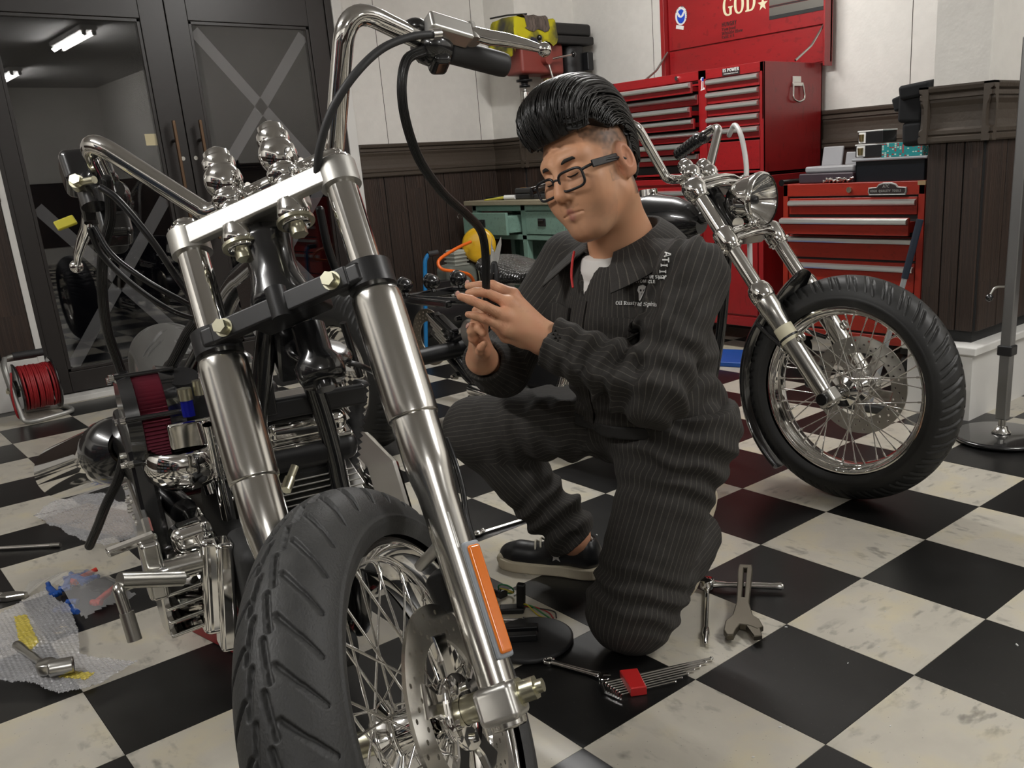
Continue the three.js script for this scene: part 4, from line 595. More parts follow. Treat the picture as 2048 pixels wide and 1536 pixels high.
{ // upper chest with open lid
  const X0 = -2.56, X1 = -1.489, Y0 = 0.9, Y1 = 1.425, Z0 = -2.46, Z1 = -1.97;
  const c = thing('tool_chest', 'red top tool chest with its lid open and silver drawer pulls', 'tool chest', [-2.02, Y0, -2.21]);
  pw(c, 'case', [r6(X0, X1, Y0, Y0 + 0.012, Z0, Z1, 0.002), r6(X0, X0 + 0.01, Y0, Y1, Z0, Z1, 0.002), r6(X1 - 0.01, X1, Y0, Y1, Z0, Z1, 0.002), r6(X0, X1, Y0, Y1, Z0, Z0 + 0.01, 0.002), r6(X0, X1, Y1 - 0.045, Y1, Z1 - 0.012, Z1, 0.002), r6(X0, X1, Y0, Y0 + 0.02, Z1 - 0.012, Z1, 0.002), r6(-1.905, -1.852, Y0, Y1, Z1 - 0.012, Z1, 0.002), r6(X0, X0 + 0.03, Y0, Y1, Z1 - 0.012, Z1, 0.002), r6(-1.512, X1, Y0, Y1, Z1 - 0.012, Z1, 0.002), b6(X0 + 0.01, X1 - 0.01, Y1 - 0.07, Y1 - 0.06, Z0, Z1 - 0.012)], M.red);
  pw(c, 'drawer_bay', b6(X0 + 0.02, X1 - 0.015, Y0 + 0.015, Y1 - 0.05, Z0 + 0.02, Z1 - 0.03), M.drawerGap);
  const ys = [1.32, 1.257, 1.197, 1.136, 1.076];
  ys.forEach((y, k) => drawer(c, -1.848, -1.515, y, y + 0.056, Z1 - 0.004, 0, M.red, 0.52));
  drawer(c, -1.848, -1.515, 0.926, 1.066, Z1 - 0.004, 0, M.red, 2).children[0].removeFromParent();
  const ol = [0.05, 0.0, 0.06, 0.035, 0.0, 0.05, 0.0, 0.02];
  [1.318, 1.26, 1.2, 1.142, 1.08, 1.02, 0.965].forEach((y, k) => drawer(c, -2.525, -1.912 - (k % 3 === 1 ? 0.0 : 0.0), y, y + 0.052, Z1 - 0.004, ol[k], k === 3 || k === 5 ? M.red : M.red, 0.5));
  const badge = pw(c, 'badge', rb(0.11, 0.034, 0.004, 0.002, -1.688, 1.399, Z1 + 0.002), M.ink, 'black maker plate');
  pw(badge, 'badge_text', [text('ES POWER', 0.0155, fontBold).translate(-1.739, 1.4, Z1 + 0.004), text('Professional Choice Tool', 0.0052, fontSerif).translate(-1.732, 1.3885, Z1 + 0.004)], M.white);
  pw(c, 'lock', cyl([-2.047, 1.403, Z1], [-2.047, 1.403, Z1 + 0.012], 0.011), M.chrome);
  const st = pw(c, 'sticker', [extr(shape([[-0.012, -0.035], [0.018, -0.03], [0.014, -0.02], [0.008, -0.022], [0.01, 0.03], [-0.004, 0.03], [-0.012, 0.018], [-0.003, 0.014], [-0.006, -0.025]]), 0.0008).translate(-1.878, 1.362, Z1)], M.white, 'number one sticker in stars and stripes');
  pw(st, 'sticker_top', box(0.012, 0.018, 0.0006, -1.873, 1.381, Z1 + 0.0012), std({ color: lin(0.03, 0.06, 0.35), roughness: 0.5 })); pw(st, 'sticker_stripe', box(0.004, 0.035, 0.0006, -1.8745, 1.353, Z1 + 0.0012), M.red);
  const hn = pw(c, 'side_handle', [r6(X1, X1 + 0.006, 1.32, 1.36, -2.27, -2.2, 0.003), r6(X1, X1 + 0.014, 1.31, 1.33, -2.28, -2.19, 0.004)], M.chromeDull);
  pw(hn, 'handle_loop', bar([[X1 + 0.012, 1.32, -2.275], [X1 + 0.018, 1.25, -2.285], [X1 + 0.018, 1.235, -2.235], [X1 + 0.018, 1.25, -2.185], [X1 + 0.012, 1.32, -2.195]], 0.005, 0.02), M.chromeDull);
  // lid standing open
  const LX0 = -2.56, LX1 = -1.43, ly0 = 1.425, ly1 = 1.98, lz = -2.44;
  const lid = pw(c, 'lid', [b6(LX0, LX1, ly0, ly1, lz - 0.012, lz), r6(LX0, LX0 + 0.03, ly0, ly1, lz, lz + 0.045, 0.003), r6(LX1 - 0.012, LX1, ly0 - 0.02, ly1, lz - 0.02, lz + 0.05, 0.003), r6(LX0, LX1, ly1 - 0.012, ly1, lz, lz + 0.05, 0.003)], M.red);
  pw(lid, 'lid_panel', r6(LX0 + 0.035, LX1 - 0.016, 1.43, 1.598, lz, lz + 0.006, 0.002), M.red); pw(lid, 'lid_panel', r6(LX0 + 0.035, LX1 - 0.016, 1.607, 1.965, lz, lz + 0.01, 0.002), M.red);
  for (const x of [LX0 + 0.02, LX1 - 0.04]) pw(lid, 'lid_stay', bar([[x, 1.43, -2.2], [x + 0.01, 1.5, -2.32], [x + 0.02, 1.6, -2.41]], 0.006, 0.02), M.steel);
  const z = lz + 0.011;
  pw(lid, 'lettering', text('GOD', 0.085, fontSerif, 0.0008).scale(0.86, 1.15, 1).translate(-2.12, 1.735, z), M.cream, 'cream stencil letters');
  const star = []; for (let k = 0; k < 10; k++) { const a = Math.PI / 2 + k * Math.PI / 5, r = k % 2 ? 0.014 : 0.035; star.push([r * Math.cos(a), r * Math.sin(a)]); }
  pw(lid, 'star_sticker', extr(shape(star), 0.0008).translate(-1.843, 1.757, z), M.cream);
  pw(lid, 'lettering', [text('HUNGRY', 0.022, fontBold).scale(0.82, 1, 1).translate(-2.125, 1.683, z), text('Tom Joad', 0.015, fontSerif).translate(-2.125, 1.662, z), text('Whistle Blow', 0.016, fontSerif).translate(-2.125, 1.641, z), text('Calif. U S', 0.014, fontSerif).translate(-2.125, 1.622, z)], M.ink, 'small black lettering');
  pw(lid, 'strip_sticker', b6(-1.8, -1.46, 1.672, 1.69, z, z + 0.001), M.blackMatt, 'black and pale striped strip'); pw(lid, 'strip_sticker', b6(-1.8, -1.46, 1.69, 1.73, z, z + 0.001), M.chromeDull); pw(lid, 'strip_sticker', b6(-1.8, -1.46, 1.732, 1.738, z, z + 0.001), M.blackMatt); pw(lid, 'strip_sticker', b6(-1.8, -1.46, 1.74, 1.78, z, z + 0.001), M.chromeDull);
  const em = pw(lid, 'emblem_sticker', [extr(shape(circ(0.047, 32).map(p => [p[0] * 0.95, p[1] * 1.05])), 0.0006).translate(-2.424, 1.785, z), place(b6(-0.03, 0.03, -0.01, 0.01, 0, 0.0006), [-2.435, 1.725, z], [0, 0, -0.25])], M.white, 'round white and blue winged emblem sticker');
  pw(em, 'emblem_field', extr(shape(circ(0.034, 32).map(p => [p[0] * 0.9, p[1] * 1.1])), 0.0006).translate(-2.424, 1.782, z + 0.0007), std({ color: lin(0.01, 0.06, 0.5), roughness: 0.5 }));
  for (const s of [-1, 1]) pw(em, 'emblem_wing', place(extr(shape([[0, 0], [s * 0.022, 0.026], [s * 0.028, 0.016], [s * 0.02, 0.0], [0.002 * s, -0.008]]), 0.0005), [-2.424, 1.782, z + 0.0014]), M.white);
  { const L = 'U.S. AIR FORCE'; const gs = []; [...L].forEach((ch, k) => { if (ch === ' ') return; const a = 2.7 - k * 0.235; gs.push(text(ch, 0.0105, fontBold, 0.0004).rotateZ(a - Math.PI / 2).translate(-2.424 + 0.0385 * Math.cos(a), 1.785 + 0.0435 * Math.sin(a), z + 0.0007)); }); pw(em, 'emblem_text', gs, std({ color: lin(0.08, 0.08, 0.1), roughness: 0.6 })); }
}
{ // lower roller cabinet
  const X0 = -2.58, X1 = -1.475, Y0 = 0.13, Y1 = 0.893, Z0 = -2.47, Z1 = -1.945;
  const c = thing('roller_cabinet', 'red roller cabinet under the open tool chest', 'tool cabinet', [-2.03, 0, -2.21]);
  pw(c, 'case', [r6(X0, X1, Y0, Y1, Z0, Z1 - 0.012, 0.003), r6(X0, X1, Y1 - 0.03, Y1, Z1 - 0.02, Z1, 0.003), r6(X0, X1, Y0, Y0 + 0.05, Z1 - 0.02, Z1, 0.003), r6(X1 - 0.03, X1, Y0, Y1, Z1 - 0.02, Z1, 0.003)], M.red);
  pw(c, 'door', r6(-1.86, -1.51, 0.19, 0.855, Z1 - 0.012, Z1 + 0.002, 0.003), M.red);
  pw(c, 'maker_plate', [r6(-1.8, -1.72, 0.7, 0.84, Z1 + 0.002, Z1 + 0.012, 0.01)], M.steel, 'grey metal plate on the red door'); 
  pw(c, 'lock', cyl([-1.79, 0.3, Z1], [-1.79, 0.3, Z1 + 0.014], 0.022), M.steel);
  for (let k = 0; k < 5; k++) drawer(c, -2.55, -1.88, 0.2 + k * 0.131, 0.325 + k * 0.131, Z1 - 0.004, 0, M.red, 0.65);
  for (const x of [X0 + 0.07, X1 - 0.07]) for (const z of [Z0 + 0.07, Z1 - 0.07]) pw(c, 'caster', [cyl([x - 0.018, 0.055, z], [x + 0.018, 0.055, z], 0.055), b6(x - 0.03, x + 0.03, 0.1, 0.13, z - 0.04, z + 0.04)], M.blackSatin);
  pw(c, 'push_handle', [cyl([X1, 0.855, -2.3], [X1 + 0.1, 0.855, -2.3], 0.012)], M.blackSatin); pw(c, 'push_grip', [cyl([X1 + 0.1, 0.855, -2.34], [X1 + 0.1, 0.855, -1.96], 0.016)], M.gloss, 'black push grip');
}
{ // second cabinet beside the column
  const X0 = -1.285, X1 = -0.568, Y0 = 0.14, Y1 = 0.852, Z0 = -2.31, Z1 = -1.85;
  const c = thing('drawer_cabinet', 'orange red drawer cabinet with one drawer pulled out beside the brown column', 'tool cabinet', [-0.925, 0, -2.08]);
  pw(c, 'case', [r6(X0, X1, Y0, Y1, Z0, Z1 - 0.014, 0.003), r6(X0, X1, 0.796, Y1, Z1 - 0.02, Z1, 0.003), r6(X0, X0 + 0.028, Y0, Y1, Z1 - 0.02, Z1, 0.003), r6(X1 - 0.03, X1, Y0, Y1, Z1 - 0.02, Z1, 0.003), r6(X0, X1, Y0, Y0 + 0.04, Z1 - 0.02, Z1, 0.003)], M.redOrange);
  pw(c, 'drawer_bay', b6(X0 + 0.028, X1 - 0.03, Y0 + 0.04, 0.796, Z1 - 0.016, Z1 - 0.0135), M.drawerGap);
  const D = [[0.714, 0.788, 0, 0.52], [0.63, 0.705, 0.065, 0.62], [0.518, 0.62, 0, 0.68], [0.38, 0.508, 0, 0.68], [0.19, 0.37, 0, 0.78]];
  for (const [a, b, o, h] of D) drawer(c, X0 + 0.033, X1 - 0.035, a, b, Z1 - 0.006, o, M.redOrange, h);
  pw(c, 'lock', cyl([-0.925, 0.822, Z1], [-0.925, 0.822, Z1 + 0.01], 0.0125), M.zinc);
  const pts = [[-0.085, -0.02], [0.085, -0.02], [0.09, -0.01], [0.088, 0.006], [0.05, 0.008], [0.04, 0.02], [0.02, 0.026], [-0.02, 0.026], [-0.04, 0.02], [-0.05, 0.008], [-0.088, 0.006], [-0.09, -0.01]];
  const b = pw(c, 'badge', extr(shape(pts), 0.003, 0.003).translate(-0.741, 0.82, Z1), M.handle, 'silver and black shaped maker badge');
  pw(b, 'badge_field', extr(shape(pts.map(p => [p[0] * 0.95, p[1] * 0.86])), 0.001).translate(-0.741, 0.82, Z1 + 0.006), M.ink);
  pw(b, 'badge_text', [text('A7C', 0.013).translate(-0.761, 0.8275, Z1 + 0.007), text('HIGH  QUALITY  TOOLS', 0.0098).translate(-0.821, 0.8095, Z1 + 0.007)], M.handle);
  for (const x of [X0 + 0.07, X1 - 0.07]) for (const z of [Z0 + 0.07, Z1 - 0.07]) pw(c, 'caster', [cyl([x - 0.018, 0.055, z], [x + 0.018, 0.055, z], 0.055), b6(x - 0.03, x + 0.03, 0.1, 0.14, z - 0.04, z + 0.04)], M.blackSatin);
  pw(c, 'worn_corner', r6(X1 - 0.035, X1 + 0.001, 0.835, 0.8525, Z1 - 0.01, Z1 + 0.001, 0.001), M.woodTan);
}
{ // things on the second cabinet
  const y = 0.852;
  const cs = thing('socket_case', 'open clear plastic case of small parts on the red drawer cabinet', 'case', [-1.08, y, -1.97]);
  pw(cs, 'tray', [r6(-1.22, -0.93, y, y + 0.045, -2.05, -1.88, 0.008)], std({ color: lin(0.05, 0.035, 0.045), roughness: 0.4 })); 
  M.plast = phy({ color: lin(0.5, 0.5, 0.52), roughness: 0.35, transmission: 0.35, thickness: 0, ior: 1.4 });
  pw(cs, 'clear_cover', [r6(-1.2, -0.94, y + 0.046, y + 0.075, -2.02, -1.9, 0.01)], M.plast); pw(cs, 'lid', place(rb(0.11, 0.09, 0.012, 0.01), [-1.14, y + 0.115, -2.04], [-0.2, 0, 0]), M.plast); pw(cs, 'lid', place(rb(0.09, 0.06, 0.012, 0.01), [-1.02, y + 0.1, -2.04], [-0.2, 0.2, 0]), M.plast);
  for (let k = 0; k < 12; k++) single('small_bolt', [cyl([-1.07 + k * 0.012, y + 0.008 + 0.01 * (k % 2), -1.86 - 0.006 * (k % 3)], [-1.055 + k * 0.012, y + 0.01 + 0.006 * (k % 3), -1.875], 0.0045, 0.004, 8), hex([-1.073 + k * 0.012, y + 0.008 + 0.01 * (k % 2), -1.858 - 0.006 * (k % 3)], [-1.069 + k * 0.012, y + 0.008 + 0.01 * (k % 2), -1.862 - 0.006 * (k % 3)], 0.008)], M.chrome, 'small loose silver bolt on the red drawer cabinet', 'bolt', [-1.06 + k * 0.012, y, -1.87], 'loose bolts on the drawer cabinet');
  const tr = thing('parts_tray', 'deep black plastic tray with a grey rim on the red drawer cabinet', 'tray', [-0.78, y, -2.0]);
  const w = [-0.93, -0.6, -2.1, -1.9]; pw(tr, 'tray_body', [r6(w[0] + 0.01, w[1] - 0.01, y, y + 0.006, w[2] + 0.01, w[3] - 0.01, 0.003), r6(w[0], w[0] + 0.006, y, y + 0.09, w[2], w[3], 0.002), r6(w[1] - 0.006, w[1], y, y + 0.09, w[2], w[3], 0.002), r6(w[0], w[1], y, y + 0.09, w[2], w[2] + 0.006, 0.002), r6(w[0], w[1], y, y + 0.09, w[3] - 0.006, w[3], 0.002)], std({ color: lin(0.006, 0.008, 0.012), roughness: 0.35 }));
  pw(tr, 'tray_rim', [r6(w[0] - 0.015, w[1] + 0.015, y + 0.088, y + 0.1, w[3] - 0.012, w[3] + 0.014, 0.005), r6(w[0] - 0.015, w[0] + 0.005, y + 0.088, y + 0.1, w[2], w[3], 0.005), r6(w[1] - 0.005, w[1] + 0.015, y + 0.088, y + 0.1, w[2], w[3], 0.005)], std({ color: lin(0.3, 0.31, 0.33), roughness: 0.4 }));
  pw(tr, 'tray_lid', r6(w[0], w[1], y + 0.092, y + 0.1, w[2], w[3], 0.003), std({ color: lin(0.2, 0.2, 0.21), roughness: 0.4 }));
  const yt = y + 0.1;
  const tealTex = tex(128, 64, (u, v) => { const n = 8; const gx = Math.floor(u * n * 2), gy = Math.floor(v * n), dx = u * n * 2 - gx - 0.5, dy = v * n - gy - 0.5; if (hash(gx, gy, 4) > 0.55 && dx * dx + dy * dy < 0.16) return hash(gx, gy, 5) > 0.4 ? [0.72, 0.2, 0.2] : [0.8, 0.85, 0.8]; return [0.12, 0.55, 0.56]; });
  const teal = single('paper_box', r6(-0.805, -0.615, yt, yt + 0.058, -2.0, -1.9, 0.002), std({ map: tealTex, roughness: 0.5 }), 'teal paper box with red dots on the black tray', 'box', [-0.71, yt, -1.95]);
  const mb = (pos, rot, label, a = 0.17) => { const t = thing('mirror_box', label, 'box', pos); t.rotation.set(0, rot[0], rot[1]); part(t, 'box_body', rb(a, 0.05, 0.08, 0.003, 0, 0.025, 0), M.blackSatin); part(t, 'box_lid', rb(a + 0.004, 0.006, 0.084, 0.002, 0, 0.053, 0), M.white); part(t, 'end_label', rb(0.045, 0.046, 0.084, 0.003, -a / 2 + 0.03, 0.025, 0.001), M.white); const e = part(t, 'chrome_insert', place(cyl([0, 0, 0], [0, 0.03, 0], 0.012, 0.014), [-a / 2 + 0.03, 0.01, 0.043], [0, 0, 0]), M.brass); return t; };
  mb([-0.9, yt + 0.004, -2.02], [-0.05, 0.0], 'black box with a white lid lying on the black tray rim');
  mb([-0.9, yt + 0.0625, -2.02], [-0.3, 0.0], 'topmost black and white box tilted on the other parts box', 0.16);
  const br = thing('chrome_mirror', 'chrome round mirror with a brown strap resting in the black tray', 'mirror', [-0.75, yt, -2.06]);
  pw(br, 'mirror_head', [sph([-0.75, yt + 0.075, -2.06], 0.035, 1.3, 0.8, 1)], M.chrome); pw(br, 'mirror_stem', bar([[-0.69, yt + 0.006, -2.06], [-0.7, yt + 0.06, -2.06], [-0.74, yt + 0.075, -2.06]], 0.005, 0.02), M.chrome); pw(br, 'strap', [place(rb(0.08, 0.03, 0.06, 0.012), [-0.715, yt + 0.1, -2.05], [0, 0, -0.4])], std({ color: lin(0.05, 0.018, 0.012), roughness: 0.7 }));
  const yp = thing('yellow_plate', 'yellow rounded plastic plate with a pale rim leaning above the tray', 'plate', [-0.655, yt, -2.13]);
  pw(yp, 'plate_rim', place(rb(0.13, 0.13, 0.008, 0.02), [-0.655, 1.045, -2.13], [-0.15, 0, 0.06]), std({ color: lin(0.5, 0.5, 0.42), roughness: 0.5 })); pw(yp, 'plate_face', place(rb(0.105, 0.1, 0.01, 0.016), [-0.65, 1.045, -2.127], [-0.15, 0, 0.06]), std({ color: lin(0.45, 0.48, 0.04), roughness: 0.5 })); pw(yp, 'plate_foot', r6(-0.7, -0.61, yt, 0.985, -2.14, -2.12, 0.003), M.blackSatin);
  const po = thing('tool_pouch', 'black folded fabric pouch hanging on the side of the column', 'pouch', [-0.42, 1.0, -1.55]);
  M.cloth = std({ color: lin(0.006, 0.0065, 0.008), roughness: 0.85 });
  pw(po, 'pouch_flap', place(rb(0.115, 0.05, 0.16, 0.012), [-0.41, 1.195, -1.5], [0.1, 0.1, 0.08]), M.cloth); pw(po, 'pouch_body', [place(rb(0.1, 0.1, 0.14, 0.015), [-0.425, 1.13, -1.51], [0.05, 0, -0.06]), place(rb(0.04, 0.05, 0.05, 0.008), [-0.49, 1.15, -1.49], [0, 0, 0.3])], M.cloth); pw(po, 'pouch_bottom', place(rb(0.09, 0.09, 0.13, 0.02), [-0.415, 1.04, -1.51], [0, 0, 0.05]), M.cloth);
}
{ // green bench with drawers
  const paint = std({ color: lin(0.2, 0.33, 0.27), map: redScuff, roughness: 0.55 }), X0 = -3.5, X1 = -2.56, Z0 = -1.93, Z1 = -1.6, Yt = 0.79;
  const b = thing('workbench', 'pale green wooden workbench with two drawers under the drill press', 'workbench', [-3.03, 0, -1.8]);
  pw(b, 'bench_top', r6(X0 - 0.05, X1 + 0.03, Yt, Yt + 0.028, Z0 + 0.002, Z1 + 0.03, 0.004), std({ color: lin(0.33, 0.29, 0.2), map: redScuff, roughness: 0.7 }), 'worn wooden bench top');
  for (const x of [X0 + 0.02, -2.98, X1 - 0.02]) for (const z of [Z1 - 0.02, Z0 + 0.025]) pw(b, 'leg', r6(x - 0.022, x + 0.022, 0, Yt, z - 0.02, z + 0.02, 0.003), paint);
  pw(b, 'front_rail', [r6(X0, X1, Yt - 0.035, Yt, Z1 - 0.03, Z1, 0.003), r6(X0, X1, 0.585, 0.615, Z1 - 0.03, Z1, 0.003)], paint); pw(b, 'side_panel', r6(X1 - 0.012, X1, 0.2, Yt, Z0, Z1 - 0.04, 0.003), paint);
  pw(b, 'back_panel', b6(X0, X1, 0.1, Yt, Z0, Z0 + 0.008), paint); pw(b, 'shelf', r6(X0, X1, 0.4, 0.415, Z0, Z1 - 0.01, 0.003), paint);
  for (const [x0, x1, o] of [[X0 + 0.045, -3.01, 0.11], [-2.955, X1 - 0.045, 0.004]]) { const d = pw(b, 'drawer', [r6(x0, x1, 0.62, Yt - 0.038, Z1 - 0.02 + o, Z1 + o, 0.003), r6(x0 + 0.02, x1 - 0.02, 0.63, Yt - 0.06, Z1 - 0.3 + o, Z1 - 0.02 + o, 0.003)], paint); const hx = (x0 + x1) / 2 - 0.02; pw(d, 'drawer_pull', [rb(0.07, 0.045, 0.008, 0.004, hx, 0.69, Z1 + o + 0.003)], M.blackSatin, 'black recessed pull'); pw(d, 'pull_grip', rb(0.05, 0.008, 0.012, 0.003, hx, 0.7, Z1 + o + 0.008), M.gloss); }
  single('card_box', r6(-2.92, -2.66, 0.416, 0.475, -1.88, -1.68, 0.003), std({ color: lin(0.3, 0.19, 0.07), roughness: 0.8 }), 'tan cardboard box on the green bench shelf', 'box', [-2.8, 0.416, -1.8]);
  const c = thing('tool_case', 'flat dark grey plastic tool case on the green bench', 'case', [-2.95, Yt + 0.028, -1.78]);
  pw(c, 'case_body', [r6(-3.14, -2.72, Yt + 0.028, Yt + 0.06, -1.92, -1.66, 0.01)], std({ color: lin(0.03, 0.03, 0.03), roughness: 0.6 })); pw(c, 'case_lid', [r6(-3.135, -2.725, Yt + 0.061, Yt + 0.095, -1.915, -1.665, 0.012)], std({ color: lin(0.038, 0.038, 0.038), roughness: 0.6 })); pw(c, 'latch', [rb(0.03, 0.04, 0.01, 0.003, -2.95, Yt + 0.06, -1.655)], M.blackSatin); pw(c, 'case_label', box(0.04, 0.001, 0.02, -3.06, Yt + 0.0955, -1.68), std({ color: lin(0.5, 0.28, 0.1), roughness: 0.6 }));
  const tb = thing('grease_tube', 'white tube with a yellow nozzle on the green bench', 'tube', [-3.22, Yt + 0.028, -1.62]);
  pw(tb, 'tube_body', [cyl([-3.2, Yt + 0.043, -1.64], [-3.12, Yt + 0.043, -1.66], 0.014, 0.013)], M.white); pw(tb, 'nozzle', [cyl([-3.34, Yt + 0.032, -1.585], [-3.2, Yt + 0.043, -1.64], 0.004, 0.01)], std({ color: lin(0.5, 0.45, 0.06), roughness: 0.5 }));
  const wh = thing('wire_hook', 'bent pale wire hook dangling off the green bench corner', 'hook', [-3.53, 0.72, -1.58]); pw(wh, 'wire', tube([[-3.5, Yt + 0.03, -1.585], [-3.56, 0.76, -1.56], [-3.6, 0.73, -1.55], [-3.585, 0.71, -1.55], [-3.54, 0.73, -1.55]], 0.003, 30, 8), M.chromeDull);
}
{ // drill press
  const d = thing('drill_press', 'red and black bench drill press with a brass coloured column', 'drill press', [-3.3, 0.818, -2.13]);
  const redP = std({ color: lin(0.23, 0.045, 0.035), roughness: 0.45 });
  pw(d, 'base', [r6(-3.42, -3.18, 0.818, 0.84, -2.0, -1.65, 0.006)], M.blackSatin);
  pw(d, 'column', [cyl([-3.3, 0.83, -2.14], [-3.3, 1.6, -2.14], 0.036, 0.036, 28)], M.brass); pw(d, 'column_collar', [cyl([-3.3, 1.385, -2.14], [-3.3, 1.405, -2.14], 0.045, 0.045, 28), cyl([-3.3, 1.535, -2.14], [-3.3, 1.56, -2.14], 0.052, 0.052, 28)], redP);
  pw(d, 'head', [r6(-3.39, -3.21, 1.55, 1.73, -2.2, -1.86, 0.02)], redP); pw(d, 'belt_cover', [r6(-3.42, -3.18, 1.725, 1.775, -2.44, -1.8, 0.012), r6(-3.41, -3.19, 1.775, 1.85, -2.43, -1.82, 0.02)], std({ color: lin(0.012, 0.011, 0.011), roughness: 0.5 }));
  pw(d, 'motor', [cyl([-3.3, 1.51, -2.33], [-3.3, 1.72, -2.33], 0.085, 0.085, 28), rb(0.06, 0.11, 0.05, 0.008, -3.22, 1.63, -2.41)], M.blackSatin);
  pw(d, 'spindle', [latheAt([[0.0, 0], [0.034, 0], [0.034, 0.012], [0.02, 0.014], [0.024, 0.03], [0.05, 0.032], [0.05, 0.045], [0.03, 0.047], [0.03, 0.07]], [-3.3, 1.48, -1.94], [0, 1, 0], 28)], M.blackSatin); pw(d, 'chuck', [latheAt([[0.0, 0], [0.016, 0], [0.018, 0.025], [0.025, 0.03], [0.027, 0.036], [0.027, 0.075], [0.022, 0.082], [0.012, 0.084], [0.012, 0.11]], [-3.3, 1.375, -1.94], [0, 1, 0], 28)], M.steel, 'steel drill chuck');
  for (const [a, b] of [[[-3.18, 1.63, -2.03], [-3.16, 1.75, -1.97]], [[-3.18, 1.62, -2.04], [-3.15, 1.42, -2.08]], [[-3.18, 1.63, -2.05], [-3.14, 1.66, -2.22]]]) { const l = pw(d, 'feed_lever', cyl(a, b, 0.0065), M.chromeDull); pw(l, 'lever_knob', sph(b, 0.017), M.gloss); }
  pw(d, 'feed_hub', cyl([-3.21, 1.63, -2.04], [-3.165, 1.63, -2.04], 0.03), redP);
  // cloths draped over the cover
  const rag = (name, pts, m, label) => { const nx = pts.length, pos = [], idx = []; const t = 0.003; for (let k = 0; k < 2; k++) pts.forEach((row, i) => row.forEach((p, j) => pos.push(p[0], p[1] + (k ? -t : 0) + 0.004 * Math.sin(i * 2.1 + j * 1.3), p[2] + 0.003 * Math.sin(j * 2.7 + i)))); const W = pts[0].length, S = nx * W; for (let i = 0; i < nx - 1; i++) for (let j = 0; j < W - 1; j++) { const a = i * W + j; idx.push(a, a + W, a + 1, a + 1, a + W, a + W + 1, S + a, S + a + 1, S + a + W, S + a + 1, S + a + W + 1, S + a + W); } const g = new THREE.BufferGeometry(); g.setAttribute('position', new THREE.Float32BufferAttribute(pos, 3)); const uv = []; for (let k = 0; k < 2; k++) pts.forEach((r, i) => r.forEach((p, j) => uv.push(j / (W - 1), i / (nx - 1)))); g.setAttribute('uv', new THREE.Float32BufferAttribute(uv, 2)); g.setIndex(idx); g.computeVertexNormals(); return single(name, g, m, label, 'cloth', [-3.3, 1.85, -2.0]); };
  const over = (z0, z1, drop, top, n = 9, front = null) => { const rows = []; for (let i = 0; i <= n; i++) { const z = z0 + (z1 - z0) * i / n, r = []; r.push([-3.428, top - 0.1, z]); r.push([-3.418, top - 0.01, z]); for (let j = 0; j <= 4; j++) r.push([-3.4 + j * 0.05, top + 0.004, z]); r.push([-3.18, top - 0.008, z]); r.push([-3.17, top - drop * 0.35, z]); r.push([-3.166, top - drop * 0.7, z]); r.push([-3.163, top - drop * (0.92 + 0.12 * Math.sin(i * 1.9)), z + 0.01]); rows.push(r); } if (front) { const f = rows[rows.length - 1]; for (let q = 1; q <= 4; q++) rows.push(f.map(p => [p[0], Math.min(p[1], top - 0.012) - q * front / 4 * (p[1] > top - 0.05 ? 1 : 0.25), z1 + 0.012 + q * 0.004])); } return rows; };
  const yt = tex(128, 128, (u, v) => { const a = fbm(u * 5, v * 5, 61, 4), d = Math.max(0, a - 0.45) * 1.9; return [0.72 - d * 0.75, 0.68 - d * 0.7, 0.06 + d * 0.25]; }), bt = tex(128, 128, (u, v) => { const a = fbm(u * 6, v * 6, 65, 4), s = (v * 7) % 1 < 0.08 ? 0.5 : 1, k = (0.36 + 0.25 * (a - 0.5)) * s; return [k, k * 0.88, k * 0.8]; });
  rag('shop_cloth', over(-2.12, -1.805, 0.15, 1.862, 10, 0.2), std({ map: yt, roughness: 0.9, side: THREE.DoubleSide }), 'stained yellow cloth draped over the drill press cover');
  rag('work_glove', over(-2.06, -1.88, 0.09, 1.876, 6), std({ map: bt, roughness: 0.95, side: THREE.DoubleSide }), 'grubby brown striped cloth lying over the yellow cloth');
  const rg = thing('belt_strap', 'thin black strap on top of the drill press cloths', 'strap', [-3.3, 1.88, -1.86]); pw(rg, 'strap', tube([[-3.41, 1.884, -1.8], [-3.36, 1.888, -1.83], [-3.3, 1.89, -1.86], [-3.22, 1.888, -1.93]], 0.005, 20, 8), M.blackMatt);
}
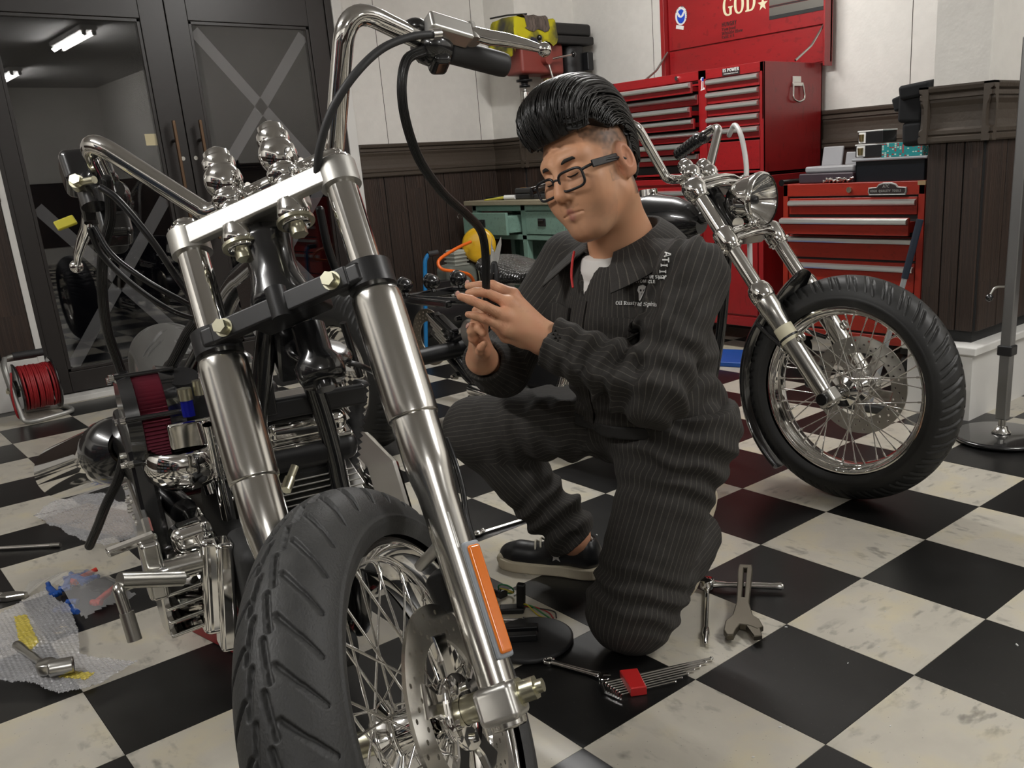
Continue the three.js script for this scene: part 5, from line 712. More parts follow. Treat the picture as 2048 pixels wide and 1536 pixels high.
{ // compressor with yellow cover, hose, trolley handle
  const c = thing('air_compressor', 'grey air compressor with a round yellow cover in front of the wainscot', 'compressor', [-3.25, 0, -1.25]);
  const greyM = std({ color: lin(0.13, 0.14, 0.12), roughness: 0.5 });
  pw(c, 'tank', [cyl([-3.25, 0.2, -1.5], [-3.25, 0.2, -0.95], 0.14, 0.14, 28), sph([-3.25, 0.2, -1.5], 0.14, 1, 1, 0.4), sph([-3.25, 0.2, -0.95], 0.14, 1, 1, 0.4)], M.blackSatin); for (const z of [-1.4, -1.05]) pw(c, 'foot', b6(-3.36, -3.14, 0, 0.09, z - 0.02, z + 0.02), M.blackSatin);
  pw(c, 'motor', [rb(0.16, 0.14, 0.22, 0.04, -3.25, 0.4, -1.27)], greyM); pw(c, 'cylinder_head', [rb(0.1, 0.13, 0.09, 0.01, -3.24, 0.49, -1.27), ...[0, 1, 2, 3, 4].map(k => rb(0.115, 0.01, 0.105, 0.003, -3.24, 0.445 + k * 0.022, -1.27))], std({ color: lin(0.33, 0.34, 0.3), roughness: 0.5 }));
  pw(c, 'air_pipe', [bar([[-3.18, 0.5, -1.33], [-3.16, 0.5, -1.36], [-3.16, 0.3, -1.38]], 0.006, 0.02)], M.zinc); pw(c, 'regulator', [rb(0.05, 0.04, 0.04, 0.006, -3.12, 0.32, -1.2), sph([-3.12, 0.31, -1.14], 0.018), cyl([-3.12, 0.33, -1.12], [-3.12, 0.33, -1.06], 0.012)], M.steel); pw(c, 'pressure_switch', [rb(0.06, 0.06, 0.1, 0.008, -3.14, 0.37, -1.08)], M.blackSatin);
  pw(c, 'yellow_cover', [latheAt([[0.0, 0.02], [0.06, 0.02], [0.09, 0.012], [0.105, 0.0], [0.1, -0.02]], [-3.13, 0.575, -1.365], [0.65, 0.1, 0.76], 36)], phy({ color: lin(0.62, 0.36, 0.01), roughness: 0.3, clearcoat: 0.5 }), 'round yellow plastic cover');
  pw(c, 'cover_post', cyl([-3.16, 0.33, -1.4], [-3.14, 0.56, -1.385], 0.012), M.blackSatin);
  const h = thing('air_hose', 'orange air hose looping beside the blue trolley handle', 'hose', [-3.1, 0.5, -1.1]); pw(h, 'hose', tube([[-3.12, 0.6, -1.3], [-3.06, 0.58, -1.16], [-3.02, 0.54, -1.02], [-3.0, 0.51, -0.985], [-2.98, 0.48, -1.0], [-2.98, 0.46, -1.08], [-3.0, 0.43, -1.18], [-3.04, 0.38, -1.24], [-3.06, 0.33, -1.25]], 0.0095, 70, 12), std({ color: lin(0.75, 0.13, 0.01), roughness: 0.4 }));
  const t = thing('hand_trolley', 'blue tubular trolley handle with a black grip in front of the wainscot', 'trolley', [-3.05, 0, -0.92]);
  pw(t, 'handle_tube', [bar([[-3.05, 0.0, -0.87], [-3.03, 0.54, -0.92], [-3.02, 0.57, -0.94], [-3.02, 0.572, -0.97]], 0.012, 0.03)], std({ color: lin(0.01, 0.16, 0.4), roughness: 0.35 })); pw(t, 'grip', [cyl([-3.02, 0.571, -0.935], [-3.02, 0.573, -1.0], 0.016)], M.rubber);
}
// ---------------------------------------------------------------- things standing and lying on the floor
{ // cord reel by the doors
  const r = thing('cord_reel', 'black cord reel wound with red cord on a silver tube frame beside the glass door', 'cord reel', [-3.47, 0, 1.0]);
  const grey = std({ color: lin(0.42, 0.42, 0.4), metalness: 0.6, roughness: 0.4 });
  pw(r, 'frame', bar([[-3.53, 0.295, 1.105], [-3.46, 0.27, 1.125], [-3.39, 0.012, 1.11], [-3.36, 0.012, 1.07], [-3.42, 0.012, 0.9], [-3.48, 0.012, 0.885], [-3.6, 0.012, 0.9], [-3.64, 0.012, 1.09], [-3.57, 0.27, 1.115], [-3.53, 0.3, 1.09], [-3.52, 0.3, 0.96]], 0.011, 0.05, 14), grey);
  pw(r, 'grip', cyl([-3.525, 0.301, 1.07], [-3.519, 0.301, 0.945], 0.018), M.rubber);
  for (const [z, q] of [[1.085, 0.118], [0.93, 0.125]]) pw(r, 'flange', latheAt([[0.02, -0.006], [q - 0.006, -0.006], [q, -0.002], [q, 0.003], [q - 0.006, 0.006], [0.02, 0.006]], [-3.5, 0.15, z], [0, 0, 1], 40), M.gloss);
  pw(r, 'hub', cyl([-3.5, 0.15, 0.93], [-3.5, 0.15, 1.1], 0.04), M.blackSatin); pw(r, 'crank', [cyl([-3.5, 0.15, 1.09], [-3.5, 0.15, 1.13], 0.012), cyl([-3.5, 0.15, 1.128], [-3.45, 0.15, 1.135], 0.008)], M.zinc);
  const redC = std({ color: lin(0.3, 0.012, 0.016), roughness: 0.45 });
  for (let k = 0; k < 19; k++) pw(r, 'cord_turn', place(new THREE.TorusGeometry(0.098 + 0.005 * hash(k, 3, 8), 0.0048, 8, 44), [-3.5, 0.15, 1.072 - k * 0.0073], [0.03 * (hash(k, 1, 8) - 0.5), 0.14 * (hash(k, 2, 8) - 0.5), 0]), redC);
  pw(r, 'cord_end', tube([[-3.42, 0.24, 1.11], [-3.4, 0.14, 1.13], [-3.41, 0.04, 1.125], [-3.44, 0.02, 1.1]], 0.0048, 24, 8), redC);
}
{ // pole stand at the column
  const s = thing('pole_stand', 'square steel pole stand with a round black foot beside the white plinth', 'stand', [0.07, 0, -1.24]);
  pw(s, 'foot_plate', latheAt([[0, 0.004], [0.148, 0.004], [0.155, 0.01], [0.155, 0.016], [0.148, 0.022], [0.0, 0.026]], [0.08, 0, -1.24], [0, 1, 0], 56), M.gloss); pw(s, 'collar', latheAt([[0.0, 0.024], [0.03, 0.024], [0.032, 0.03], [0.024, 0.036], [0.018, 0.05], [0, 0.05]], [0.08, 0, -1.24], [0, 1, 0], 32), M.chromeDull); pw(s, 'spindle', cyl([0.08, 0.04, -1.24], [0.08, 0.12, -1.24], 0.012), M.steel);
  pw(s, 'pole', r6(0.062, 0.098, 0.075, 1.3, -1.258, -1.222, 0.004), std({ color: lin(0.3, 0.3, 0.3), metalness: 0.9, roughness: 0.35 })); const h = pw(s, 'hook_rod', bar([[0.07, 0.53, -1.24], [0.03, 0.53, -1.225], [0.02, 0.5, -1.21]], 0.004, 0.015), M.steel); pw(h, 'hook_ball', sph([0.02, 0.495, -1.21], 0.013), M.gloss); pw(s, 'clamp', r6(0.055, 0.105, 0.3, 0.335, -1.262, -1.215, 0.005), M.blackSatin);
}
{
  const b = thing('broom', 'grey broom stick with a dark blue grip leaning beside the brown column', 'broom', [-0.46, 0, -1.33]); pw(b, 'stick', cyl([-0.47, 0.03, -1.31], [-0.372, 0.52, -1.36], 0.0105), std({ color: lin(0.35, 0.37, 0.38), roughness: 0.4 })); pw(b, 'grip', cyl([-0.372, 0.52, -1.36], [-0.331, 0.735, -1.38], 0.013), std({ color: lin(0.01, 0.018, 0.035), roughness: 0.7 })); pw(b, 'brush', rb(0.2, 0.03, 0.06, 0.008, -0.49, 0.017, -1.3), M.blackMatt);
  single('blue_board', place(rb(0.34, 0.025, 0.3, 0.006, 0, 0.0125, 0), [-1.5, 0, -1.72], [0, 0.35, 0]), std({ color: lin(0.01, 0.08, 0.36), roughness: 0.45 }), 'flat blue board lying on the floor by the roller cabinet', 'board', [-1.5, 0, -1.72]);
}
// hand tools: built along +x from the origin, then turned and laid down
const lay = (t, a, b, y = 0) => { t.position.set(a[0], y, a[1]); t.rotation.y = Math.atan2(-(b[1] - a[1]), b[0] - a[0]); };
const combo = (t, L, w) => { part(t, 'shank', [sweep([0.02, 0.035, L * 0.5, L - 0.03, L - 0.02].map(x => V(x, 0.006, 0)), [0.005, 0.0045, 0.0042, 0.005, 0.006], 10, 1.5)], M.chrome); part(t, 'ring_end', place(new THREE.TorusGeometry(w * 0.75, 0.0045, 10, 28).rotateX(Math.PI / 2), [0.01, 0.007, 0]), M.chrome); const s = []; for (let k = 0; k <= 20; k++) { const a = 0.55 + k / 20 * (2 * Math.PI - 1.1); s.push([w * Math.cos(a), w * Math.sin(a)]); } s.push([w * 0.1, -w * 0.42], [-w * 0.35, -w * 0.3], [-w * 0.35, w * 0.3], [w * 0.1, w * 0.42]); part(t, 'open_end', extr(shape(s), 0.006, 0.0008).rotateX(-Math.PI / 2).rotateY(0.25).translate(L - 0.008, 0.001, 0), M.chrome); };
{
  const t = thing('socket_ratchet', 'polished socket ratchet with a long extension bar on the floor beside the adjustable wrench', 'ratchet'); const A = [0.066, 0.295]; lay(t, A, [0.206, 0.189]);
  part(t, 'ratchet_head', [latheAt([[0, 0], [0.016, 0], [0.018, 0.003], [0.018, 0.02], [0.015, 0.024], [0, 0.024]], [0, 0.006, 0], [0, 1, 0], 28)], M.chrome); part(t, 'ratchet_handle', sweep([0.012, 0.03, 0.05, 0.08, 0.12, 0.16, 0.175, 0.18].map(x => V(x, 0.016, 0)), [0.01, 0.008, 0.0065, 0.0075, 0.009, 0.0085, 0.0095, 0.006], 16), M.chrome);
  const e = new THREE.Group(); const d = V(0.239 - 0.066, 0, 0.501 - 0.295), L = d.length(), a = Math.atan2(-d.z, d.x) - t.rotation.y; const q = (g) => g.applyMatrix4(new THREE.Matrix4().makeRotationY(a));
  part(t, 'extension_bar', q(latheAt([[0.008, 0], [0.008, 0.02], [0.0055, 0.026], [0.005, L * 0.75], [0.008, L * 0.77], [0.0085, L * 0.86], [0.0055, L * 0.88], [0.0045, L * 0.99], [0, L]], [0, 0.0085, 0], [1, 0, 0], 18)), M.chrome);
}
{
  const t = thing('adjustable_wrench', 'dark worn adjustable wrench lying across the socket ratchet', 'wrench'); lay(t, [0.105, 0.196], [0.286, 0.444], 0.032); t.rotation.z = -0.075;
  const dk = std({ color: lin(0.13, 0.115, 0.09), metalness: 0.9, roughness: 0.42 }); const hd = shape([[0, -0.013], [0.02, -0.015], [0.17, -0.012], [0.225, -0.018], [0.25, -0.032], [0.285, -0.034], [0.302, -0.026], [0.3, -0.016], [0.28, -0.012], [0.258, -0.004], [0.262, 0.02], [0.272, 0.035], [0.262, 0.045], [0.236, 0.036], [0.222, 0.022], [0.17, 0.012], [0.02, 0.015], [0, 0.013]], [[[0.012, -0.006], [0.15, -0.005], [0.15, 0.005], [0.012, 0.006]]]);
  part(t, 'handle', extr(hd, 0.01, 0.0025, 2).rotateX(-Math.PI / 2).translate(0, 0.0, 0), dk); part(t, 'moving_jaw', [extr(shape([[0.245, 0.018], [0.262, 0.012], [0.3, 0.03], [0.296, 0.044], [0.272, 0.04], [0.25, 0.036]]), 0.009, 0.002).rotateX(-Math.PI / 2).translate(0, 0.0005, 0)], dk); part(t, 'worm_screw', [cyl([0.218, 0.006, -0.012], [0.24, 0.006, -0.012], 0.0065)], M.steel);
}
{
  const t = thing('hex_key_set', 'silver hex keys in a red plastic holder on the floor beside the knee', 'hex keys'); lay(t, [0.228, 0.719], [0.308, 0.545]);
  part(t, 'holder', [extr(shape([[-0.008, -0.032], [0.02, -0.036], [0.026, 0.03], [-0.006, 0.036]]), 0.016, 0.002).rotateX(-Math.PI / 2).translate(0, 0.002, 0)], phy({ color: lin(0.5, 0.02, 0.02), roughness: 0.35, clearcoat: 0.3 }), 'red plastic key holder');
  for (let k = 0; k < 7; k++) { const r = 0.0042 - k * 0.00036, z = -0.026 + k * 0.0085, L = 0.19 - k * 0.017; part(t, 'hex_key', [bar([[L, 0.006 + k * 0.0002, z - 0.0], [-0.03 - 0.003 * (6 - k), 0.006, z], [-0.034 - 0.003 * (6 - k), 0.006, z + 0.034 - k * 0.003]], r, 0.008, 6, 5), sph([L, 0.006, z], r * 1.25, 1, 1, 1, 8)], M.chrome); }
}
{ const t = thing('combination_wrench', 'small polished combination wrench on the floor beside the hex keys', 'wrench'); lay(t, [0.029, 0.776], [0.176, 0.732]); combo(t, 0.155, 0.0125); }
{ const t = thing('ratchet_wrench', 'long polished wrench on the floor behind the black shoe', 'wrench'); lay(t, [-0.655, 0.51], [-0.63, 0.3]); combo(t, 0.25, 0.016); part(t, 'wrench_collar', [sph([0.04, 0.008, 0.003], 0.012, 1.6, 0.7, 1), sph([0.06, 0.007, -0.002], 0.009)], M.chrome); }
{
  const d = thing('rubber_disc', 'round black rubber disc with two ribs on the floor beside the front wheel', 'disc', [-0.06, 0, 0.745]);
  pw(d, 'disc', latheAt([[0, 0], [0.092, 0], [0.096, 0.004], [0.096, 0.011], [0.09, 0.014], [0, 0.014]], [-0.06, 0, 0.745], [0, 1, 0], 48), M.rubber); for (const o of [-0.018, 0.018]) pw(d, 'rib', place(rb(0.1, 0.018, 0.02, 0.004, 0, 0.022, o), [-0.085, 0, 0.765], [0, 0.85, 0]), M.blackSatin);
  const p = thing('wire_plug', 'small black plug with loose coloured wires on the floor beside the shoe', 'plug', [-0.19, 0, 0.67]);
  pw(p, 'plug_body', place(rb(0.02, 0.075, 0.016, 0.004), [-0.185, 0.04, 0.67], [0.15, 0.6, -0.2]), M.blackSatin); pw(p, 'plug_clip', place(rb(0.06, 0.014, 0.03, 0.004, 0, 0.007, 0), [-0.205, 0, 0.685], [0, 0.8, 0]), M.blackSatin);
  const cols = [[0.5, 0.4, 0.03], [0.03, 0.2, 0.06], [0.35, 0.03, 0.03], [0.02, 0.02, 0.02]]; cols.forEach((c, k) => pw(p, 'wire', tube([[-0.2, 0.012, 0.672], [-0.17 + k * 0.008, 0.025 - k * 0.003, 0.668 - k * 0.006], [-0.14 + k * 0.006, 0.006, 0.66 - k * 0.012], [-0.11 + k * 0.004, 0.004, 0.655 - k * 0.006]], 0.0018, 20, 6), std({ color: lin(...c), roughness: 0.5 })));
  const c = thing('wire_connector', 'coil of green and yellow wire with a connector on the floor beside the shoe', 'wire', [-0.285, 0, 0.65]); pw(c, 'connector', rb(0.03, 0.02, 0.025, 0.004, -0.29, 0.01, 0.655), M.blackSatin); pw(c, 'wire', [place(new THREE.TorusGeometry(0.02, 0.002, 6, 24), [-0.275, 0.022, 0.648], [0.6, 0.4, 0])], std({ color: lin(0.03, 0.2, 0.08), roughness: 0.5 })); pw(c, 'wire', [place(new THREE.TorusGeometry(0.017, 0.002, 6, 24), [-0.27, 0.02, 0.65], [0.9, 0.2, 0])], std({ color: lin(0.5, 0.42, 0.05), roughness: 0.5 }));
  const s = thing('small_socket', 'small chrome socket bit on the floor beside the rubber disc', 'socket', [-0.15, 0, 0.705]); pw(s, 'bit', [cyl([-0.18, 0.007, 0.735], [-0.14, 0.007, 0.7], 0.005, 0.005), sph([-0.14, 0.0075, 0.7], 0.0075)], M.chrome);
}
// bubble wrap sheets: bubbles are real bumps
M.bubble = phy({ color: lin(0.86, 0.86, 0.88), roughness: 0.12, transmission: 0.72, thickness: 0, ior: 1.5 });
const inside = (p, poly) => { let c = false; for (let i = 0, j = poly.length - 1; i < poly.length; j = i++) { const [a, b] = poly[i], [d, e] = poly[j]; if ((b > p[1]) !== (e > p[1]) && p[0] < (d - a) * (p[1] - b) / (e - b) + a) c = !c; } return c; };
function wrapSheet(poly, hgt, s, step = 0.0026, mat = M.bubble) {
  const xs = poly.map(p => p[0]), zs = poly.map(p => p[1]), x0 = Math.min(...xs), x1 = Math.max(...xs), z0 = Math.min(...zs), z1 = Math.max(...zs), nx = Math.ceil((x1 - x0) / step), nz = Math.ceil((z1 - z0) / step), pos = [], idx = [], map = new Map();
  const H = (x, z) => { let h = 0.004 + hgt * (Math.pow(fbm(x * 7, z * 7, s, 3), 1.5) * 1.4); const P = 0.0105, row = Math.round(z / (P * 0.866)), ox = row % 2 ? P / 2 : 0, cx = Math.round((x - ox) / P) * P + ox, cz = row * P * 0.866, d = Math.hypot(x - cx, z - cz) / 0.0046; if (d < 1) h += 0.0034 * Math.sqrt(1 - d * d); return h + 0.008 * (fbm(x * 40, z * 40, s + 3, 2) - 0.3); };
  const vert = (i, j) => { const k = i * 10000 + j; if (!map.has(k)) { map.set(k, pos.length / 3); const x = x0 + i * step, z = z0 + j * step; pos.push(x, Math.max(0.0015, H(x, z)), z); } return map.get(k); };
  for (let i = 0; i < nx; i++) for (let j = 0; j < nz; j++) if (inside([x0 + (i + 0.5) * step, z0 + (j + 0.5) * step], poly)) { const a = vert(i, j), b = vert(i + 1, j), c = vert(i, j + 1), d = vert(i + 1, j + 1); idx.push(a, c, b, b, c, d); }
  const g = new THREE.BufferGeometry(); g.setAttribute('position', new THREE.Float32BufferAttribute(pos, 3)); g.setAttribute('uv', new THREE.Float32BufferAttribute(new Float32Array(pos.length / 3 * 2), 2)); g.setIndex(idx); g.computeVertexNormals(); return g;
}
{
  const poly1 = [[-1.841, 1.372], [-1.94, 1.3], [-1.978, 1.22], [-1.904, 1.15], [-1.72, 1.12], [-1.577, 1.07], [-1.4, 1.13], [-1.41, 1.216], [-1.377, 1.275], [-1.543, 1.323]];
  single('bubble_wrap', wrapSheet(poly1, 0.035, 7, 0.0032), M.bubble, 'crumpled bubble wrap on the floor under the chrome muffler', 'bubble wrap', [-1.65, 0, 1.22]);
  single('cardboard_scrap', place(rb(0.42, 0.003, 0.16, 0.001, 0, 0.0015, 0), [-1.7, 0.0, 1.2], [0, 0.35, 0]), std({ color: lin(0.2, 0.13, 0.06), roughness: 0.9 }), 'brown cardboard scrap under the crumpled bubble wrap', 'cardboard', [-1.7, 0, 1.2]);
  const poly2 = [[-0.985, 1.66], [-1.1, 1.6], [-1.197, 1.47], [-1.02, 1.452], [-0.85, 1.47], [-0.762, 1.49], [-0.704, 1.451], [-0.615, 1.405], [-0.589, 1.441], [-0.569, 1.501], [-0.625, 1.565], [-0.697, 1.607], [-0.796, 1.69]];
  const w2 = single('bubble_wrap', wrapSheet(poly2, 0.03, 19, 0.0026), M.bubble, 'bubble wrap sheet with yellow tape under the chrome ratchet', 'bubble wrap', [-0.85, 0, 1.53]);
  const M_yt = phy({ color: lin(0.75, 0.62, 0.12), roughness: 0.3, transmission: 0.4, thickness: 0 });
  for (const [g] of [[wrapSheet([[-1.06, 1.565], [-1.05, 1.54], [-0.84, 1.553], [-0.82, 1.585], [-0.9, 1.583]], 0.03, 19)], [wrapSheet([[-0.76, 1.575], [-0.74, 1.55], [-0.64, 1.49], [-0.62, 1.51], [-0.7, 1.565]], 0.03, 19)]]) { g.translate(0, 0.0012, 0); pw(w2, 'tape', g, M_yt, 'yellow tape strip'); }
  single('bubble_wrap', wrapSheet([[-2.75, 1.58], [-2.6, 1.42], [-2.5, 1.46], [-2.4, 1.6], [-2.55, 1.66]], 0.05, 23, 0.004), M.bubble, 'small crumple of clear plastic film on the floor beside the wall of doors', 'plastic film', [-2.6, 0, 1.5]);
  // clear bag with blue parts
  const bag = thing('plastic_bag', 'clear plastic bag holding blue and red plastic parts on the floor', 'bag', [-1.13, 0, 1.42]);
  const polyB = [[-1.25, 1.52], [-1.344, 1.482], [-1.33, 1.4], [-1.263, 1.34], [-1.08, 1.31], [-1.024, 1.298], [-0.974, 1.345], [-0.94, 1.435], [-0.98, 1.446], [-1.114, 1.449], [-1.2, 1.47]];
  { const step = 0.006, pos = [], idx = [], map = new Map(); const H = (x, z) => { const d = Math.hypot((x + 1.12) / 0.21, (z - 1.415) / 0.115); return 0.003 + 0.055 * Math.max(0, 1 - d * d) + 0.035 * Math.abs(fbm(x * 16, z * 16, 91, 3) - 0.5) * Math.max(0.2, 1 - d); }; const vert = (i, j) => { const k = i * 10000 + j; if (!map.has(k)) { map.set(k, pos.length / 3); const x = -1.36 + i * step, z = 1.28 + j * step; pos.push(x, H(x, z), z); } return map.get(k); }; for (let i = 0; i < 74; i++) for (let j = 0; j < 50; j++) if (inside([-1.36 + (i + 0.5) * step, 1.28 + (j + 0.5) * step], polyB)) { const a = vert(i, j), b = vert(i + 1, j), c = vert(i, j + 1), d = vert(i + 1, j + 1); idx.push(a, c, b, b, c, d); } const g = new THREE.BufferGeometry(); g.setAttribute('position', new THREE.Float32BufferAttribute(pos, 3)); g.setAttribute('uv', new THREE.Float32BufferAttribute(new Float32Array(pos.length / 3 * 2), 2)); g.setIndex(idx); g.computeVertexNormals(); pw(bag, 'film', g, phy({ color: 0xffffff, roughness: 0.08, transmission: 0.8, thickness: 0, ior: 1.55 })); }
  const blue = std({ color: lin(0.01, 0.07, 0.32), roughness: 0.35 }), redm = std({ color: lin(0.5, 0.03, 0.015), roughness: 0.35 });
  for (let k = 0; k < 9; k++) { const x = -1.24 + 0.24 * hash(k, 1, 71), z = 1.37 + 0.09 * hash(k, 2, 71), a = hash(k, 3, 71) * 6; single('plastic_clip', place([0].map(() => merge([rb(0.06, 0.014, 0.016, 0.005), cyl([-0.02, 0, -0.014], [-0.02, 0, 0.014], 0.008), cyl([0.02, 0.002, 0], [0.045, 0.004, 0.004], 0.006)]))[0], [x, 0.012 + 0.012 * hash(k, 4, 71), z], [0, a, 0.1]), k % 4 === 3 ? redm : blue, (k % 4 === 3 ? 'red' : 'blue') + ' plastic clip inside the clear bag', 'clip', [x, 0.004, z], 'plastic clips in the bag'); }
}
{
  const t = thing('stubby_ratchet', 'dark chrome ratchet with a deep socket lying on the bubble wrap sheet', 'ratchet'); lay(t, [-0.7, 1.565], [-0.892, 1.597], 0.03);
  part(t, 'ratchet_head', [latheAt([[0, 0], [0.019, 0], [0.021, 0.004], [0.021, 0.022], [0.017, 0.026], [0, 0.026]], [0, 0, 0], [0, 1, 0], 28)], M.steel); part(t, 'ratchet_handle', sweep([0.014, 0.03, 0.05, 0.07, 0.1, 0.14, 0.165, 0.17].map(x => V(x, 0.012, 0)), [0.011, 0.009, 0.0075, 0.0095, 0.008, 0.0105, 0.011, 0.007], 16), M.steel); part(t, 'socket', [latheAt([[0.013, 0], [0.0175, 0], [0.0185, 0.004], [0.0185, 0.045], [0.016, 0.048], [0, 0.048]], [-0.03, 0.006, 0.042], [0.4, 0.1, -0.9], 28)], M.steel);
  const rod = thing('steel_rod', 'thin steel rod on the floor near the bubble wrap', 'rod', [-1.62, 0, 1.43]); pw(rod, 'rod', cyl([-1.75, 0.007, 1.57], [-1.58, 0.007, 1.38], 0.006), M.chrome); pw(rod, 'rod_tip', cyl([-1.58, 0.007, 1.38], [-1.56, 0.007, 1.358], 0.0072), M.steel);
  const pl = thing('pliers', 'dark steel pliers on the floor beside the clear plastic bag', 'pliers'); lay(pl, [-1.27, 1.55], [-1.36, 1.66], 0); part(pl, 'jaw', [extr(shape([[-0.05, -0.006], [-0.01, -0.016], [0.012, -0.012], [0.012, 0.012], [-0.01, 0.016], [-0.05, 0.006]]), 0.012, 0.002).rotateX(-Math.PI / 2).translate(0, 0.002, 0)], M.steel); for (const s of [-1, 1]) part(pl, 'handle', sweep([V(0.005, 0.008, s * 0.008), V(0.04, 0.008, s * 0.02), V(0.1, 0.008, s * 0.024), V(0.14, 0.008, s * 0.018)], [0.006, 0.008, 0.008, 0.006], 10), M.chromeDull);
  const rg = thing('snap_ring', 'small brass ring on the floor beside the clear plastic bag', 'ring', [-0.955, 0, 1.468]); pw(rg, 'ring', place(new THREE.TorusGeometry(0.016, 0.003, 8, 28).rotateX(Math.PI / 2), [-0.955, 0.003, 1.49]), M.brass);
}
{ // scissor jack under the engine
  const j = thing('bike_jack', 'low red scissor jack under the engine of the foreground motorcycle', 'jack', [-0.6, 0, 1.17], 0.17);
  const redP = std({ color: lin(0.2, 0.012, 0.014), roughness: 0.5 });
  for (const s of [-1, 1]) part(j, 'side_rail', rb(0.42, 0.055, 0.005, 0.002, 0, 0.03, s * 0.075), redP); part(j, 'base_plate', rb(0.42, 0.006, 0.15, 0.002, 0, 0.004, 0), redP); part(j, 'end_plate', rb(0.006, 0.05, 0.15, 0.002, 0.207, 0.03, 0), redP);
  part(j, 'roller', cyl([-0.15, 0.04, -0.07], [-0.15, 0.04, 0.07], 0.017), M.chromeDull); for (const s of [-1, 1]) part(j, 'lift_arm', place(rb(0.26, 0.018, 0.01, 0.003), [-0.02, 0.062, s * 0.05], [0, 0, 0.28]), M.steel); part(j, 'saddle', rb(0.16, 0.012, 0.13, 0.004, 0.1, 0.1, 0), redP); for (const x of [-0.15, 0.15]) part(j, 'pivot_bolt', cyl([x, 0.035, 0.074], [x, 0.035, 0.086], 0.011), M.zinc);
}
{ // stray flecks on the floor
  const g = []; for (let k = 0; k < 26; k++) { const x = -0.6 + 1.4 * hash(k, 1, 33), z = 0.0 + 1.3 * hash(k, 2, 33), s = 0.0015 + 0.002 * hash(k, 3, 33); g.push(place(rb(s * 2.4, s, s, s * 0.3, 0, s / 2, 0), [x, 0, z], [0, hash(k, 4, 33) * 6, 0])); }
  const o = single('floor_crumbs', g, M.white, 'tiny pale crumbs scattered over the tiles', 'crumbs', [0.1, 0, 0.6]); o.userData.kind = 'stuff';
}
// ---------------------------------------------------------------- kneeling mechanic
function n3(x, y, z, s) { const xi = Math.floor(x), yi = Math.floor(y), zi = Math.floor(z), f = t => t * t * (3 - 2 * t), u = f(x - xi), v = f(y - yi), w = f(z - zi), h = (a, b, c) => hash(xi + a + (zi + c) * 57, yi + b, s); const L = (a, b, t) => a + (b - a) * t; return L(L(L(h(0, 0, 0), h(1, 0, 0), u), L(h(0, 1, 0), h(1, 1, 0), u), v), L(L(h(0, 0, 1), h(1, 0, 1), u), L(h(0, 1, 1), h(1, 1, 1), u), v), w); }
const smin = (a, b, k) => { const h = Math.max(k - Math.abs(a - b), 0) / k; return Math.min(a, b) - h * h * k * 0.25; };
const capD = (p, c) => { const [a, b, ra, rb] = c, ex = b[0] - a[0], ey = b[1] - a[1], ez = b[2] - a[2], px = p[0] - a[0], py = p[1] - a[1], pz = p[2] - a[2]; const t = Math.max(0, Math.min(1, (px * ex + py * ey + pz * ez) / (ex * ex + ey * ey + ez * ez + 1e-12))); return Math.hypot(px - t * ex, py - t * ey, pz - t * ez) - (ra + (rb - ra) * t); };
const ellD = (p, c, r) => { const x = (p[0] - c[0]) / r[0], y = (p[1] - c[1]) / r[1], z = (p[2] - c[2]) / r[2], k0 = Math.hypot(x, y, z), k1 = Math.hypot(x / r[0], y / r[1], z / r[2]); return k1 < 1e-9 ? -Math.min(...r) : k0 * (k0 - 1) / k1; };
